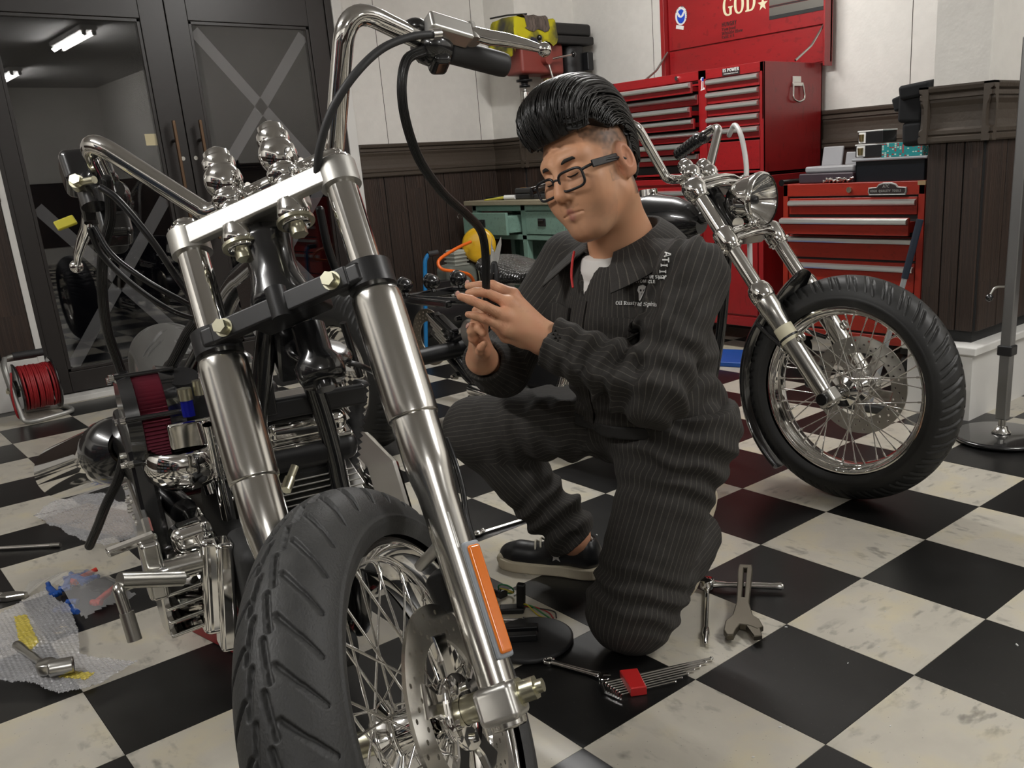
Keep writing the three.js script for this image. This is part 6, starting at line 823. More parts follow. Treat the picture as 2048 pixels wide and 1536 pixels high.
function nets(fn, lo, hi, c) {                               // surface nets on a box grid, normals from the field
  const n = [0, 1, 2].map(k => Math.ceil((hi[k] - lo[k]) / c) + 1), [nx, ny, nz] = n, F = new Float32Array(nx * ny * nz), id = (i, j, k) => (k * ny + j) * nx + i; const p = [0, 0, 0];
  for (let k = 0; k < nz; k++) for (let j = 0; j < ny; j++) for (let i = 0; i < nx; i++) { p[0] = lo[0] + i * c; p[1] = lo[1] + j * c; p[2] = lo[2] + k * c; F[id(i, j, k)] = fn(p); }
  const vid = new Int32Array(nx * ny * nz).fill(-1), pos = [], idx = []; const E = [[0, 1], [2, 3], [4, 5], [6, 7], [0, 2], [1, 3], [4, 6], [5, 7], [0, 4], [1, 5], [2, 6], [3, 7]];
  for (let k = 0; k < nz - 1; k++) for (let j = 0; j < ny - 1; j++) for (let i = 0; i < nx - 1; i++) {
    const v = []; let m = 0; for (let q = 0; q < 8; q++) { v[q] = F[id(i + (q & 1), j + ((q >> 1) & 1), k + (q >> 2))]; if (v[q] < 0) m |= 1 << q; } if (m === 0 || m === 255) continue;
    let x = 0, y = 0, z = 0, s = 0; for (const [a, b] of E) if ((v[a] < 0) !== (v[b] < 0)) { const t = v[a] / (v[a] - v[b]); x += (a & 1) + t * ((b & 1) - (a & 1)); y += ((a >> 1) & 1) + t * (((b >> 1) & 1) - ((a >> 1) & 1)); z += (a >> 2) + t * ((b >> 2) - (a >> 2)); s++; }
    vid[id(i, j, k)] = pos.length / 3; pos.push(lo[0] + (i + x / s) * c, lo[1] + (j + y / s) * c, lo[2] + (k + z / s) * c);
  }
  const quad = (a, b, d, e, flip) => { if (a < 0 || b < 0 || d < 0 || e < 0) return; flip ? idx.push(a, b, d, b, e, d) : idx.push(a, d, b, b, d, e); };
  for (let k = 1; k < nz - 1; k++) for (let j = 1; j < ny - 1; j++) for (let i = 1; i < nx - 1; i++) { const a = F[id(i, j, k)] < 0;
    if (a !== F[id(i + 1, j, k)] < 0) quad(vid[id(i, j - 1, k - 1)], vid[id(i, j, k - 1)], vid[id(i, j - 1, k)], vid[id(i, j, k)], a);
    if (a !== F[id(i, j + 1, k)] < 0) quad(vid[id(i - 1, j, k - 1)], vid[id(i - 1, j, k)], vid[id(i, j, k - 1)], vid[id(i, j, k)], a);
    if (a !== F[id(i, j, k + 1)] < 0) quad(vid[id(i - 1, j - 1, k)], vid[id(i, j - 1, k)], vid[id(i - 1, j, k)], vid[id(i, j, k)], a); }
  const nor = [], e = c * 0.6; for (let i = 0; i < pos.length; i += 3) { const g = [0, 1, 2].map(q => { const a = [pos[i], pos[i + 1], pos[i + 2]], b = a.slice(); a[q] += e; b[q] -= e; return fn(a) - fn(b); }), l = Math.hypot(...g) || 1; nor.push(g[0] / l, g[1] / l, g[2] / l); }
  const g = new THREE.BufferGeometry(); g.setAttribute('position', new THREE.Float32BufferAttribute(pos, 3)); g.setAttribute('normal', new THREE.Float32BufferAttribute(nor, 3)); g.setAttribute('uv', new THREE.Float32BufferAttribute(new Float32Array(pos.length / 3 * 2), 2)); g.setIndex(idx); return g;
}
function boneUV(g, bones) {                                  // u around the bone in metres, v along it; seams kept inside one cell
  g = g.toNonIndexed(); const p = g.attributes.position, uv = g.attributes.uv;
  const fr = bones.map(([a, b, r, ref]) => { const A = V(a), d = V(b).sub(A), L = d.length(); d.normalize(); const x = V(ref || [0, 0, 1]); x.addScaledVector(d, -x.dot(d)).normalize(); return { A, d, L, r, x, y: d.clone().cross(x), c: [a, b, r, r] }; });
  const q = V(0, 0, 0);
  for (let i = 0; i < p.count; i += 3) {
    const m = [0, 1, 2].map(k => (['getX', 'getY', 'getZ']).map(f => p[f](i + k))), c = [0, 1, 2].map(k => (m[0][k] + m[1][k] + m[2][k]) / 3); let best = null, bd = 1e9; for (const f of fr) { const d = capD(c, f.c); if (d < bd) { bd = d; best = f; } }
    let a0 = null; m.forEach((w, k) => { q.set(...w).sub(best.A); let a = Math.atan2(q.dot(best.y), q.dot(best.x)); if (a0 === null) a0 = a; else { while (a - a0 > Math.PI) a -= 2 * Math.PI; while (a - a0 < -Math.PI) a += 2 * Math.PI; } uv.setXY(i + k, a * best.r * 1.0, q.dot(best.d)); });
  }
  return g;
}
const stripes = tex(256, 256, (u, v) => { const f = (u * 8) % 1, w = vn(u * 256, v * 256, 5) * 0.5 + vn(u * 128, v * 200, 6) * 0.5, dash = vn(u * 40, v * 120, 9); const l = Math.abs(f - 0.5) < 0.06 ? 0.55 + 0.4 * dash : 0; const a = fbm(u * 8, v * 8, 14, 3, 8), k = 0.17 + 0.06 * (w - 0.5) + 0.035 * (a - 0.5) + l * 0.17; return [k * 1.03, k * 0.97, k * 0.9]; }, true, [1 / 0.092, 1 / 0.092]);
const weave = tex(128, 128, grey((u, v) => 0.5 + 0.25 * Math.sin(u * 201) * Math.sin(v * 201) + 0.4 * (fbm(u * 16, v * 16, 15, 3, 16) - 0.5)), false, [1 / 0.05, 1 / 0.05]);
M.pinstripe = std({ map: stripes, roughness: 0.85, bumpMap: weave, bumpScale: 0.0006 });
const man = thing('person', 'man in a dark pinstriped work suit and black glasses kneeling and trimming a wire harness', 'person', [0.06, 0, 0.5]);
{
  const shL = [0.185, 0.785, 0.455], shR = [-0.175, 0.79, 0.455], nk = [0.005, 0.845, 0.47], hipL = [0.135, 0.46, 0.43], hipR = [-0.045, 0.46, 0.43], knL = [0.125, 0.095, 0.605], anL = [0.0, 0.115, 0.26], knR = [-0.395, 0.395, 0.6], anR = [-0.235, 0.11, 0.455], elL = [0.225, 0.59, 0.615], wrL = [0.045, 0.692, 0.728], elR = [-0.25, 0.58, 0.62], wrR = [-0.13, 0.635, 0.755];
  const HC = V(0.0232, 0.9927, 0.5639), HQ = new THREE.Matrix4().makeRotationFromEuler(new THREE.Euler(0.1332, 0.1555, 0.2746, 'YXZ')); HQ.setPosition(HC); const HI = HQ.clone().invert(), e = HI.elements;
  const toHead = p => [e[0] * p[0] + e[4] * p[1] + e[8] * p[2] + e[12], e[1] * p[0] + e[5] * p[1] + e[9] * p[2] + e[13], e[2] * p[0] + e[6] * p[1] + e[10] * p[2] + e[14]];
  const nkTop = V(0, -0.06, -0.035).applyMatrix4(HQ).toArray();
  // head field in its own frame: x his left, y up, z forward
  const headF = p => {
    let d = ellD(p, [0, 0.035, -0.012], [0.078, 0.09, 0.096]); d = smin(d, ellD(p, [0, -0.04, 0.025], [0.0615, 0.078, 0.07]), 0.04);
    const ax = Math.abs(p[0]), q = [ax, p[1], p[2]];
    d = smin(d, capD(q, [[0.0, -0.098, 0.066], [0.014, -0.096, 0.06], 0.02, 0.018]), 0.03); d = smin(d, capD(q, [[0.054, -0.055, -0.002], [0.016, -0.098, 0.056], 0.019, 0.017]), 0.03);
    d = smin(d, ellD(q, [0.043, -0.016, 0.058], [0.026, 0.022, 0.022]), 0.03); d = smin(d, ellD(q, [0.034, -0.045, 0.057], [0.028, 0.03, 0.024]), 0.03);
    d = smin(d, capD(q, [[0.012, 0.03, 0.083], [0.045, 0.034, 0.066], 0.011, 0.011]), 0.02);
    const soc = ellD(q, [0.031, 0.01, 0.098], [0.02, 0.014, 0.018]); d = -smin(-d, soc, 0.016);
    d = smin(d, ellD(q, [0.031, 0.008, 0.073], [0.019, 0.0135, 0.0155]), 0.006);
    d = smin(d, capD(p, [[0, 0.022, 0.087], [0, -0.026, 0.106], 0.0075, 0.0128]), 0.014); d = smin(d, ellD(q, [0.0135, -0.031, 0.092], [0.0085, 0.008, 0.0105]), 0.008);
    d = -smin(-d, ellD(q, [0.0075, -0.041, 0.098], [0.0042, 0.004, 0.006]), 0.004);
    d = smin(d, capD(q, [[0, -0.056, 0.0925], [0.02, -0.0625, 0.082], 0.0068, 0.004]), 0.008); d = smin(d, capD(q, [[0, -0.0715, 0.09], [0.017, -0.068, 0.083], 0.0075, 0.004]), 0.008);
    d = -smin(-d, capD(q, [[0, -0.0642, 0.1], [0.025, -0.0655, 0.087], 0.0012, 0.001]), 0.004);
    // ears
    const ez = [(ax - 0.083), p[1] + 0.002, p[2] + 0.014]; let ear = ellD([ez[0], ez[1] * 0.97 + ez[2] * 0.24, ez[2] * 0.97 - ez[1] * 0.24], [0, 0, 0], [0.012, 0.0345, 0.0215]); ear = smin(ear, ellD(ez, [-0.004, -0.026, 0.006], [0.007, 0.011, 0.009]), 0.006); ear = -smin(-ear, ellD(ez, [0.0135, 0.004, 0.004], [0.0125, 0.0215, 0.0125]), 0.003); ear = smin(ear, capD(ez, [[0.001, 0.006, -0.004], [0.002, -0.012, 0.0], 0.003, 0.003]), 0.004); d = smin(d, ear, 0.008);
    // brow and forehead creases
    d += 0.0009 * Math.sin((p[1] + 0.12 * ax * ax * 40) * 520) * Math.max(0, 1 - Math.abs(p[1] - 0.058) / 0.016) * (p[2] > 0.05 ? 1 : 0);
    return d;
  };
  const neckC = [nkTop, nk, 0.056, 0.062];
  const headW = p => { let d = headF(toHead(p)); d = smin(d, capD(p, neckC), 0.03); d = smin(d, capD(p, [nk, [0.0, 0.79, 0.45], 0.06, 0.075]), 0.04); const tr = capD(p, [[0.05, 0.955, 0.535], [0.02, 0.85, 0.525], 0.012, 0.012]); d = smin(d, tr, 0.02); return d; };
  const gHead = nets(headW, [-0.1, 0.76, 0.38], [0.15, 1.11, 0.69], 0.0028);
  // hands
  const C = (L, r) => L.slice(0, -1).map((a, i) => [a, L[i + 1], r[i], r[i + 1]]);
  const fr = [0.0105, 0.0095, 0.0085, 0.0072];
  const handL = { f: [C([[0.001, 0.78, 0.76], [-0.034, 0.797, 0.781], [-0.056, 0.797, 0.797], [-0.072, 0.797, 0.811]], fr), C([[0.012, 0.766, 0.78], [-0.011, 0.79, 0.816], [-0.022, 0.791, 0.831], [-0.029, 0.79, 0.841]], fr), C([[0.018, 0.745, 0.796], [0.009, 0.767, 0.833], [-0.008, 0.781, 0.853], [-0.02, 0.788, 0.866]], fr), C([[0.021, 0.72, 0.797], [0.003, 0.744, 0.833], [-0.009, 0.75, 0.845], [-0.018, 0.753, 0.854]], fr.map(r => r * 0.9)), C([[0.022, 0.692, 0.758], [0.0, 0.7, 0.785], [-0.016, 0.722, 0.795], [-0.026, 0.742, 0.8]], [0.014, 0.011, 0.0095, 0.008])], p: [[[0.05, 0.69, 0.724], [0.004, 0.776, 0.762], 0.025, 0.0125], [[0.05, 0.69, 0.724], [0.014, 0.763, 0.779], 0.025, 0.0135], [[0.05, 0.69, 0.724], [0.02, 0.742, 0.794], 0.025, 0.0135], [[0.05, 0.69, 0.724], [0.023, 0.717, 0.794], 0.025, 0.0125], [[0.05, 0.69, 0.724], [0.022, 0.695, 0.762], 0.025, 0.016], [elL, wrL, 0.04, 0.027], [wrL, [0.04, 0.7, 0.735], 0.027, 0.024]] };
  const handR = { f: [C([[-0.085, 0.722, 0.79], [-0.062, 0.748, 0.803], [-0.042, 0.752, 0.808], [-0.032, 0.742, 0.812]], fr), C([[-0.075, 0.703, 0.797], [-0.05, 0.722, 0.818], [-0.034, 0.72, 0.822], [-0.024, 0.711, 0.82]], fr), C([[-0.07, 0.682, 0.797], [-0.052, 0.7, 0.825], [-0.045, 0.715, 0.832], [-0.044, 0.726, 0.833]], fr), C([[-0.072, 0.663, 0.79], [-0.05, 0.672, 0.814], [-0.036, 0.682, 0.82], [-0.027, 0.69, 0.818]], fr.map(r => r * 0.88)), C([[-0.115, 0.69, 0.765], [-0.092, 0.735, 0.765], [-0.072, 0.768, 0.77], [-0.062, 0.785, 0.772]], [0.015, 0.0115, 0.0095, 0.008])], p: [[[-0.128, 0.637, 0.757], [-0.087, 0.717, 0.788], 0.026, 0.0135], [[-0.128, 0.637, 0.757], [-0.077, 0.7, 0.795], 0.026, 0.0135], [[-0.128, 0.637, 0.757], [-0.072, 0.68, 0.795], 0.026, 0.0135], [[-0.128, 0.637, 0.757], [-0.074, 0.662, 0.788], 0.026, 0.0125], [elR, wrR, 0.04, 0.027]] };
  const handF = H => p => { let d = 9; for (const c of H.p) d = smin(d, capD(p, c), 0.014); let g = 9; for (const f of H.f) { let k = 9; for (const c of f) k = smin(k, capD(p, c), 0.004); k += 0.0006 * Math.sin(900 * (p[0] + p[1] - p[2])) * 0.3; g = Math.min(g, smin(k, d, 0.012)); } return g; };
  const gHL = nets(handF(handL), [-0.1, 0.62, 0.66], [0.14, 0.83, 0.89], 0.0026), gHR = nets(handF(handR), [-0.2, 0.58, 0.69], [0.01, 0.82, 0.86], 0.003);
  // the rest of the body, under the clothes, on a coarser grid
  const bones = [[shL, shR, 0.055, 0.055], [shL, elL, 0.05, 0.043], [elL, wrL, 0.042, 0.028], [shR, elR, 0.05, 0.043], [elR, wrR, 0.042, 0.028], [hipL, knL, 0.06, 0.05], [knL, anL, 0.05, 0.036], [hipR, knR, 0.06, 0.05], [knR, anR, 0.055, 0.04], [nk, [0.0, 0.79, 0.45], 0.055, 0.06], [anR, [-0.245, 0.06, 0.445], 0.03, 0.022], [anL, [0.0, 0.1, 0.24], 0.034, 0.024]];
  const bodyF = p => { let d = smin(ellD(p, [0.005, 0.69, 0.45], [0.15, 0.15, 0.1]), ellD(p, [0.045, 0.48, 0.42], [0.12, 0.09, 0.085]), 0.1); d = smin(d, capD(p, [[0.005, 0.7, 0.45], [0.04, 0.5, 0.43], 0.1, 0.1]), 0.06); for (const c of bones) d = smin(d, capD(p, c), 0.04); return d; };
  const gBody = nets(bodyF, [-0.52, 0.0, 0.16], [0.34, 0.9, 0.82], 0.014);
  const skinCol = (g, f) => { const p = g.attributes.position, c = new Float32Array(p.count * 3); for (let i = 0; i < p.count; i++) { const q = f(p.getX(i), p.getY(i), p.getZ(i)); c[3 * i] = q[0]; c[3 * i + 1] = q[1]; c[3 * i + 2] = q[2]; } g.setAttribute('color', new THREE.BufferAttribute(c, 3)); return g; };
  const mix = (a, b, t) => a.map((v, i) => v + (b[i] - v) * Math.max(0, Math.min(1, t)));
  const SK = [0.57, 0.315, 0.185], LIP = [0.42, 0.16, 0.12], HAIRC = [0.02, 0.016, 0.013];
  const hairline = (x, z) => { const ax = Math.abs(x); let y = z > 0.05 ? 0.075 - (z - 0.05) * 0.1 : z > 0.0 ? 0.05 + (z) * 0.5 : z > -0.04 ? 0.05 : 0.05 + (z + 0.04) * 2.6; return y; };
  const headCol = (x, y, z) => { const p = toHead([x, y, z]), ax = Math.abs(p[0]), q = [ax, p[1], p[2]]; const nn = n3(x * 160, y * 160, z * 160, 3), n2 = n3(x * 40, y * 40, z * 40, 4); let c = mix(SK, [SK[0] * 1.08, SK[1] * 0.86, SK[2] * 0.8], 0.5 * n2); 
    const lip = Math.min(capD(q, [[0, -0.058, 0.094], [0.019, -0.0635, 0.083], 0.006, 0.003]), capD(q, [[0, -0.071, 0.092], [0.016, -0.068, 0.084], 0.0065, 0.003])); c = mix(c, LIP, 1 - lip / 0.002);
    const stub = p[1] < -0.05 && p[2] > 0.03 ? Math.min(1, (-0.05 - p[1]) / 0.02) : 0; c = mix(c, [0.2, 0.14, 0.1], stub * (0.14 + 0.16 * nn));
    const mus = Math.abs(p[1] + 0.048) < 0.006 && ax < 0.025 && p[2] > 0.08 ? 0.22 : 0; c = mix(c, [0.16, 0.11, 0.08], mus * (nn > 0.5 ? 1 : 0.3));
    const fade = p[2] < 0.06 && ax > 0.03 && p[1] < 0.075 ? Math.min(1, (p[1] - (0.018 + (p[2] > 0.02 ? (p[2] - 0.02) * 0.9 : 0))) / 0.018) : 0; const side = (p[2] < 0.055 && p[2] > -0.12) ? Math.max(0, fade) : 0; c = mix(c, HAIRC, side * (0.45 + 0.5 * nn));
    if (p[2] < -0.03 && p[1] < 0.02 && p[1] > -0.07) c = mix(c, HAIRC, Math.min(1, (-0.03 - p[2]) / 0.02) * (0.5 + 0.5 * nn));
    const burn = Math.abs(p[2] - 0.02) < 0.011 && p[1] < 0.03 && p[1] > -0.034 ? 0.55 * nn : 0; c = mix(c, [0.12, 0.1, 0.09], burn);
    if (ellD(q, [0.083, -0.002, -0.012], [0.02, 0.036, 0.024]) < 0) c = mix(c, [0.52, 0.2, 0.14], 0.35);
    return c; };
  const hc = (x, y, z) => { const n2 = n3(x * 60, y * 60, z * 60, 8), n1 = n3(x * 220, y * 220, z * 220, 9); return mix(mix(SK, [0.55, 0.22, 0.13], 0.6 * n2), [0.12, 0.09, 0.07], n1 > 0.8 ? 0.08 : 0); };
  [gHead, gHL, gHR, gBody].forEach((g, i) => skinCol(g, i === 0 ? headCol : hc));
  const body = mergeGeometries([gHead, gHL, gHR, gBody]);
  const bm = new THREE.Mesh(body, phy({ color: 0xffffff, vertexColors: true, roughness: 0.48, sheen: 0.0, specularIntensity: 0.6 })); bm.name = 'body'; bm.castShadow = bm.receiveShadow = true; man.add(bm); bm.geometry.applyMatrix4(man.matrixWorld.clone().invert());
  const W = (name, g, m, l, par = man) => pw(par, name, g, m, l);
  const HW = g => { g = merge(g); g.applyMatrix4(HQ); return g; };
  // hair: swept back with a tall front
  const hairBase = p => { let d = ellD(p, [0, 0.085, -0.02], [0.086, 0.08, 0.1]); d = smin(d, capD(p, [[-0.034, 0.107, 0.045], [0.034, 0.107, 0.045], 0.045, 0.045]), 0.04); d = smin(d, ellD(p, [0, 0.03, -0.068], [0.07, 0.09, 0.046]), 0.04); d = smin(d, ellD(p, [0, 0.125, 0.0], [0.07, 0.05, 0.09]), 0.05);
    return d; };
  const hairCut = p => hairline(p[0], p[2]) + (Math.abs(p[0]) > 0.05 && p[2] < 0.05 ? 0.012 : 0) - p[1];
  const hairF = p => { let d = hairBase(p) + 0.002;
    const ax = Math.abs(p[0]); const th = Math.atan2(p[1] + 0.06, p[2] + 0.03), rd = Math.hypot(p[1] + 0.06, p[2] + 0.03), wv = p[0] + 0.012 * Math.sin(th * 2.3) + (ax > 0.05 ? (rd - 0.19) * Math.sign(p[0]) * 1.1 : 0); const s1 = n3(wv * 190, rd * 30, th * 3.2, 21) - 0.5, s2 = n3(wv * 420, rd * 60, th * 4.4, 22) - 0.5, s3 = n3(wv * 75, rd * 12, th * 2.0, 23) - 0.5; d += 0.007 * s1 + 0.0035 * s2 + 0.013 * s3;
    return Math.max(d, hairCut(p) * 0.8, -0.2); };
  W('hair', HW(nets(hairF, [-0.11, -0.1, -0.15], [0.11, 0.22, 0.14], 0.0026)), phy({ color: lin(0.0075, 0.0065, 0.006), roughness: 0.4, specularIntensity: 0.9 }), 'black swept-back hair');
  { // single locks combed back over the mass
    const strands = []; const O = [0, -0.06, -0.03];
    for (let k = 0; k < 620; k++) {
      const al = (hash(k, 1, 55) * 2 - 1) * 0.82, t0 = 0.62 + 0.55 * hash(k, 2, 55), len = 0.7 + 1.1 * hash(k, 3, 55), P = [], R = [], lift = 0.0005 + 0.003 * hash(k, 4, 55), dr = (hash(k, 5, 55) - 0.5) * 0.12, rad = 0.0011 + 0.0012 * hash(k, 6, 55);
      for (let i = 0; i <= 16; i++) { const th = t0 + len * i / 16 + 1.2 * (hash(k, 7, 55) > 0.5 ? hash(k, 8, 55) : 0), a = al + dr * Math.sin(i / 16 * 3), d = [Math.sin(a), Math.cos(a) * Math.sin(th), Math.cos(a) * Math.cos(th)]; let r = 0.3, hit = false; for (let q = 0; q < 60 && r > 0.09; q++) { const f = hairBase([O[0] + d[0] * r, O[1] + d[1] * r, O[2] + d[2] * r]); if (f < 0.0005) { hit = true; break; } r -= Math.min(f * 0.8, 0.02); } if (!hit) { if (P.length > 4) break; P.length = 0; R.length = 0; continue; } const pt = [O[0] + d[0] * (r + lift), O[1] + d[1] * (r + lift), O[2] + d[2] * (r + lift)]; if (hairCut(pt) > 0.002) { if (P.length > 4) break; P.length = 0; R.length = 0; continue; } P.push(V(pt)); R.push(rad * Math.sin(Math.PI * (0.12 + 0.8 * i / 16))); }
      if (P.length > 4) strands.push(sweep(P, R, 5));
    }
    const st = W('hair_locks', HW(strands), phy({ color: lin(0.009, 0.0078, 0.007), roughness: 0.34, specularIntensity: 1 }), 'combed black locks'); st.userData.kind = 'stuff';
  }
  const backHair = p => Math.max(headF(p) - 0.004 - 0.003 * n3(p[0] * 260, p[1] * 60, p[2] * 260, 25), p[2] + 0.04 + 0.3 * Math.max(0, p[1]), -0.085 - p[1]);
  W('nape_hair', HW(nets(backHair, [-0.1, -0.1, -0.13], [0.1, 0.1, 0.02], 0.0032)), std({ color: lin(0.009, 0.008, 0.007), roughness: 0.6 }), 'short black hair at the nape');
  for (const s of [-1, 1]) { W('eyebrow', HW(sweep([V(s * 0.013, 0.0275, 0.0925), V(s * 0.026, 0.0305, 0.0905), V(s * 0.04, 0.031, 0.083), V(s * 0.052, 0.026, 0.0725)], [0.0022, 0.0036, 0.0032, 0.001], 10, 0.6)), std({ color: lin(0.012, 0.01, 0.008), roughness: 0.8 })); W('eyelash', HW(sweep([V(s * 0.016, 0.0035, 0.0868), V(s * 0.026, 0.0, 0.0892), V(s * 0.036, 0.0, 0.0875), V(s * 0.047, 0.004, 0.08)], [0.0008, 0.0014, 0.0014, 0.0007], 6)), std({ color: lin(0.01, 0.008, 0.007), roughness: 0.8 })); }
  // glasses
  const gl = grp(man, 'glasses', 'black rectangular glasses'); const fm = std({ color: lin(0.008, 0.008, 0.01), roughness: 0.35 });
  for (const s of [-1, 1]) { const R = [], cx = s * 0.034, cy = -0.006; for (let k = 0; k < 28; k++) { const a = k / 28 * 2 * Math.PI, c = Math.cos(a), n = Math.sin(a), q = Math.pow(Math.pow(Math.abs(c), 4) + Math.pow(Math.abs(n), 4), -0.25); R.push(V(cx + 0.027 * c * q, cy + 0.0175 * n * q - 0.002 * (n < 0 ? Math.abs(c * q) * s * 0 : 0), 0.104 - Math.pow(Math.abs(cx + 0.027 * c * q) / 0.06, 2) * 0.009)); }
    const cv = new THREE.CatmullRomCurve3(R, true); W('rim', HW(new THREE.TubeGeometry(cv, 60, 0.0026, 8, true)), fm, null, gl); const sh = new THREE.Shape(R.map(v => new THREE.Vector2(v.x, v.y))); const lg = new THREE.ShapeGeometry(sh); { const p = lg.attributes.position; for (let i = 0; i < p.count; i++) p.setZ(i, 0.104 - Math.pow(Math.abs(p.getX(i)) / 0.06, 2) * 0.009); } W('lens', HW(lg), phy({ color: 0xffffff, transmission: 1, thickness: 0, roughness: 0, ior: 1.45 }), null, gl);
    W('temple', HW([bar([[s * 0.062, 0.004, 0.094], [s * 0.078, 0.006, 0.086], [s * 0.083, 0.006, 0.04], [s * 0.0835, 0.003, 0.0], [s * 0.083, -0.012, -0.03]], 0.0028, 0.01, 8), place(rb(0.004, 0.014, 0.08, 0.0018), [s * 0.0825, 0.006, 0.048], [0, s * 0.03, 0])]), fm, null, gl); }
  W('bridge', HW(bar([[-0.008, 0.002, 0.1035], [0, 0.004, 0.1055], [0.008, 0.002, 0.1035]], 0.0022, 0.004, 8)), fm, null, gl);
  // T-shirt and jacket
  W('shirt', nets(p => { const d = Math.min(capD(p, [[nk[0] - 0.001, nk[1] + 0.012, nk[2] + 0.006], [0, 0.8, 0.47], 0.067, 0.09]), ellD(p, [0.0, 0.71, 0.46], [0.15, 0.13, 0.112])); return Math.max(d, (p[1] - 0.852 + (p[2] - 0.45) * 0.34), -capD(p, [nkTop, [nk[0], 0.83, nk[2]], 0.056, 0.0625])); }, [-0.2, 0.62, 0.32], [0.2, 0.9, 0.64], 0.006), std({ color: lin(0.68, 0.66, 0.63), roughness: 0.8 }), 'white T-shirt collar');
  const wr = p => 0.010 * (n3(p[0] * 13, p[1] * 13, p[2] * 13, 41) - 0.5) + 0.005 * (n3(p[0] * 30, p[1] * 22, p[2] * 30, 42) - 0.5);
  const fold = (p, a, b, wl, amp, cen, wid, ph) => { const d = V(b).sub(V(a)), L = d.length(); d.normalize(); const t = (p[0] - a[0]) * d.x + (p[1] - a[1]) * d.y + (p[2] - a[2]) * d.z; const m = Math.exp(-Math.pow((t - cen) / wid, 2)); return amp * m * Math.sin(2 * Math.PI * t / wl + ph + 5 * n3(p[0] * 14, p[1] * 14, p[2] * 14, 44)); };
  const cuL = V(elL).lerp(V(wrL), 0.9).toArray(), cuR = V(elR).lerp(V(wrR), 0.86).toArray();
  const jackF = p => {
    let d = ellD(p, [0.005, 0.69, 0.45], [0.178, 0.165, 0.132]); d = smin(d, ellD(p, [0.03, 0.56, 0.44], [0.162, 0.16, 0.138]), 0.09); d = smin(d, ellD(p, [0.045, 0.495, 0.435], [0.168, 0.075, 0.143]), 0.05); d = smin(d, capD(p, [shR, shL, 0.066, 0.066]), 0.06); d = smin(d, ellD(p, [0.0, 0.76, 0.42], [0.13, 0.09, 0.1]), 0.05);
    let aL = smin(capD(p, [shL, elL, 0.072, 0.064]), capD(p, [elL, cuL, 0.064, 0.046]), 0.03); aL += fold(p, shL, elL, 0.06, 0.009, 0.24, 0.1, 0) + fold(p, elL, wrL, 0.045, 0.0105, 0.09, 0.09, 1); const aR = smin(capD(p, [shR, elR, 0.072, 0.062]), capD(p, [elR, cuR, 0.062, 0.046]), 0.03);
    d += fold(p, [0, 0.8, 0.5], [0.1, 0.45, 0.5], 0.075, 0.007, 0.28, 0.1, 2);
    d = smin(d, smin(aL, aR, 0.01), 0.028) + wr(p);
    d = Math.max(d, 0.462 - p[1] + 0.02 * Math.sin(p[0] * 20) * 0.3);
    d = Math.max(d, -capD(p, [nkTop, [nk[0], 0.80, nk[2]], 0.07, 0.076]));
    const v = Math.max(Math.abs(p[0] + 0.012) - (p[1] - 0.745) * 0.42, 0.5 - p[2], 0.745 - p[1]); d = Math.max(d, -v);
    d = Math.max(d, -capD(p, [cuL, V(cuL).lerp(V(wrL), 6).toArray(), 0.034, 0.04]), -capD(p, [cuR, V(cuR).lerp(V(wrR), 4).toArray(), 0.035, 0.04]));
    // end the sleeves squarely at the cuffs
    for (const [a, c] of [[elL, cuL], [elR, cuR]]) { const n = V(c).sub(V(a)).normalize(), t = (p[0] - c[0]) * n.x + (p[1] - c[1]) * n.y + (p[2] - c[2]) * n.z, r = Math.hypot(p[0] - c[0], p[1] - c[1], p[2] - c[2]); if (r < 0.14 && t > -0.02) d = Math.max(d, t - 0.012); }
    return d;
  };
  const uvJ = [[[0.0, 0.42, 0.445], [0.0, 0.77, 0.445], 0.15, [1, 0, 0]], [shL, elL, 0.062, [0, 0, 1]], [elL, wrL, 0.055, [0, 1, 0]], [shR, elR, 0.062, [0, 0, 1]], [elR, wrR, 0.055, [0, 1, 0]]];
  const jack = W('jacket', boneUV(nets(jackF, [-0.36, 0.44, 0.26], [0.34, 0.9, 0.81], 0.0062), uvJ), M.pinstripe, 'dark pinstriped work jacket');
  W('shirt_cuff', sweep([V(cuL).lerp(V(wrL), 0.2), V(cuL).lerp(V(wrL), 0.6), V(cuL).lerp(V(wrL), 1.1), V(cuL).lerp(V(wrL), 1.25)], [0.033, 0.034, 0.0345, 0.033], 24), std({ color: lin(0.62, 0.6, 0.57), roughness: 0.8 }), 'white shirt cuff');
  // surface helper: push a flat outline (u right, v up) onto the jacket
  const onto = (fn, o, r, u, n, pt, lift) => { const b = [0, 1, 2].map(k => o[k] + r[k] * pt[0] + u[k] * pt[1] + n[k] * 0.12); for (let i = 0; i < 60; i++) { const d = fn(b); if (d < 0.0006) break; for (let k = 0; k < 3; k++) b[k] -= n[k] * Math.max(d * 0.7, 0.0004); } return [b[0] + n[0] * (lift + pt[2]), b[1] + n[1] * (lift + pt[2]), b[2] + n[2] * (lift + pt[2])]; };
  const drape = (g, fn, o, r, u, n, lift) => { g = ni(g); const p = g.attributes.position; for (let i = 0; i < p.count; i++) { const q = onto(fn, o, r, u, n, [p.getX(i), p.getY(i), p.getZ(i)], lift); p.setXYZ(i, ...q); } g.computeVertexNormals(); return g; };
  const patch = (pts, th, n = 12) => { const xs = pts.map(p => p[0]), ys = pts.map(p => p[1]); const s = shape(pts); const g = new THREE.ExtrudeGeometry(s, { depth: th, bevelEnabled: false, steps: 1 }); return g; };
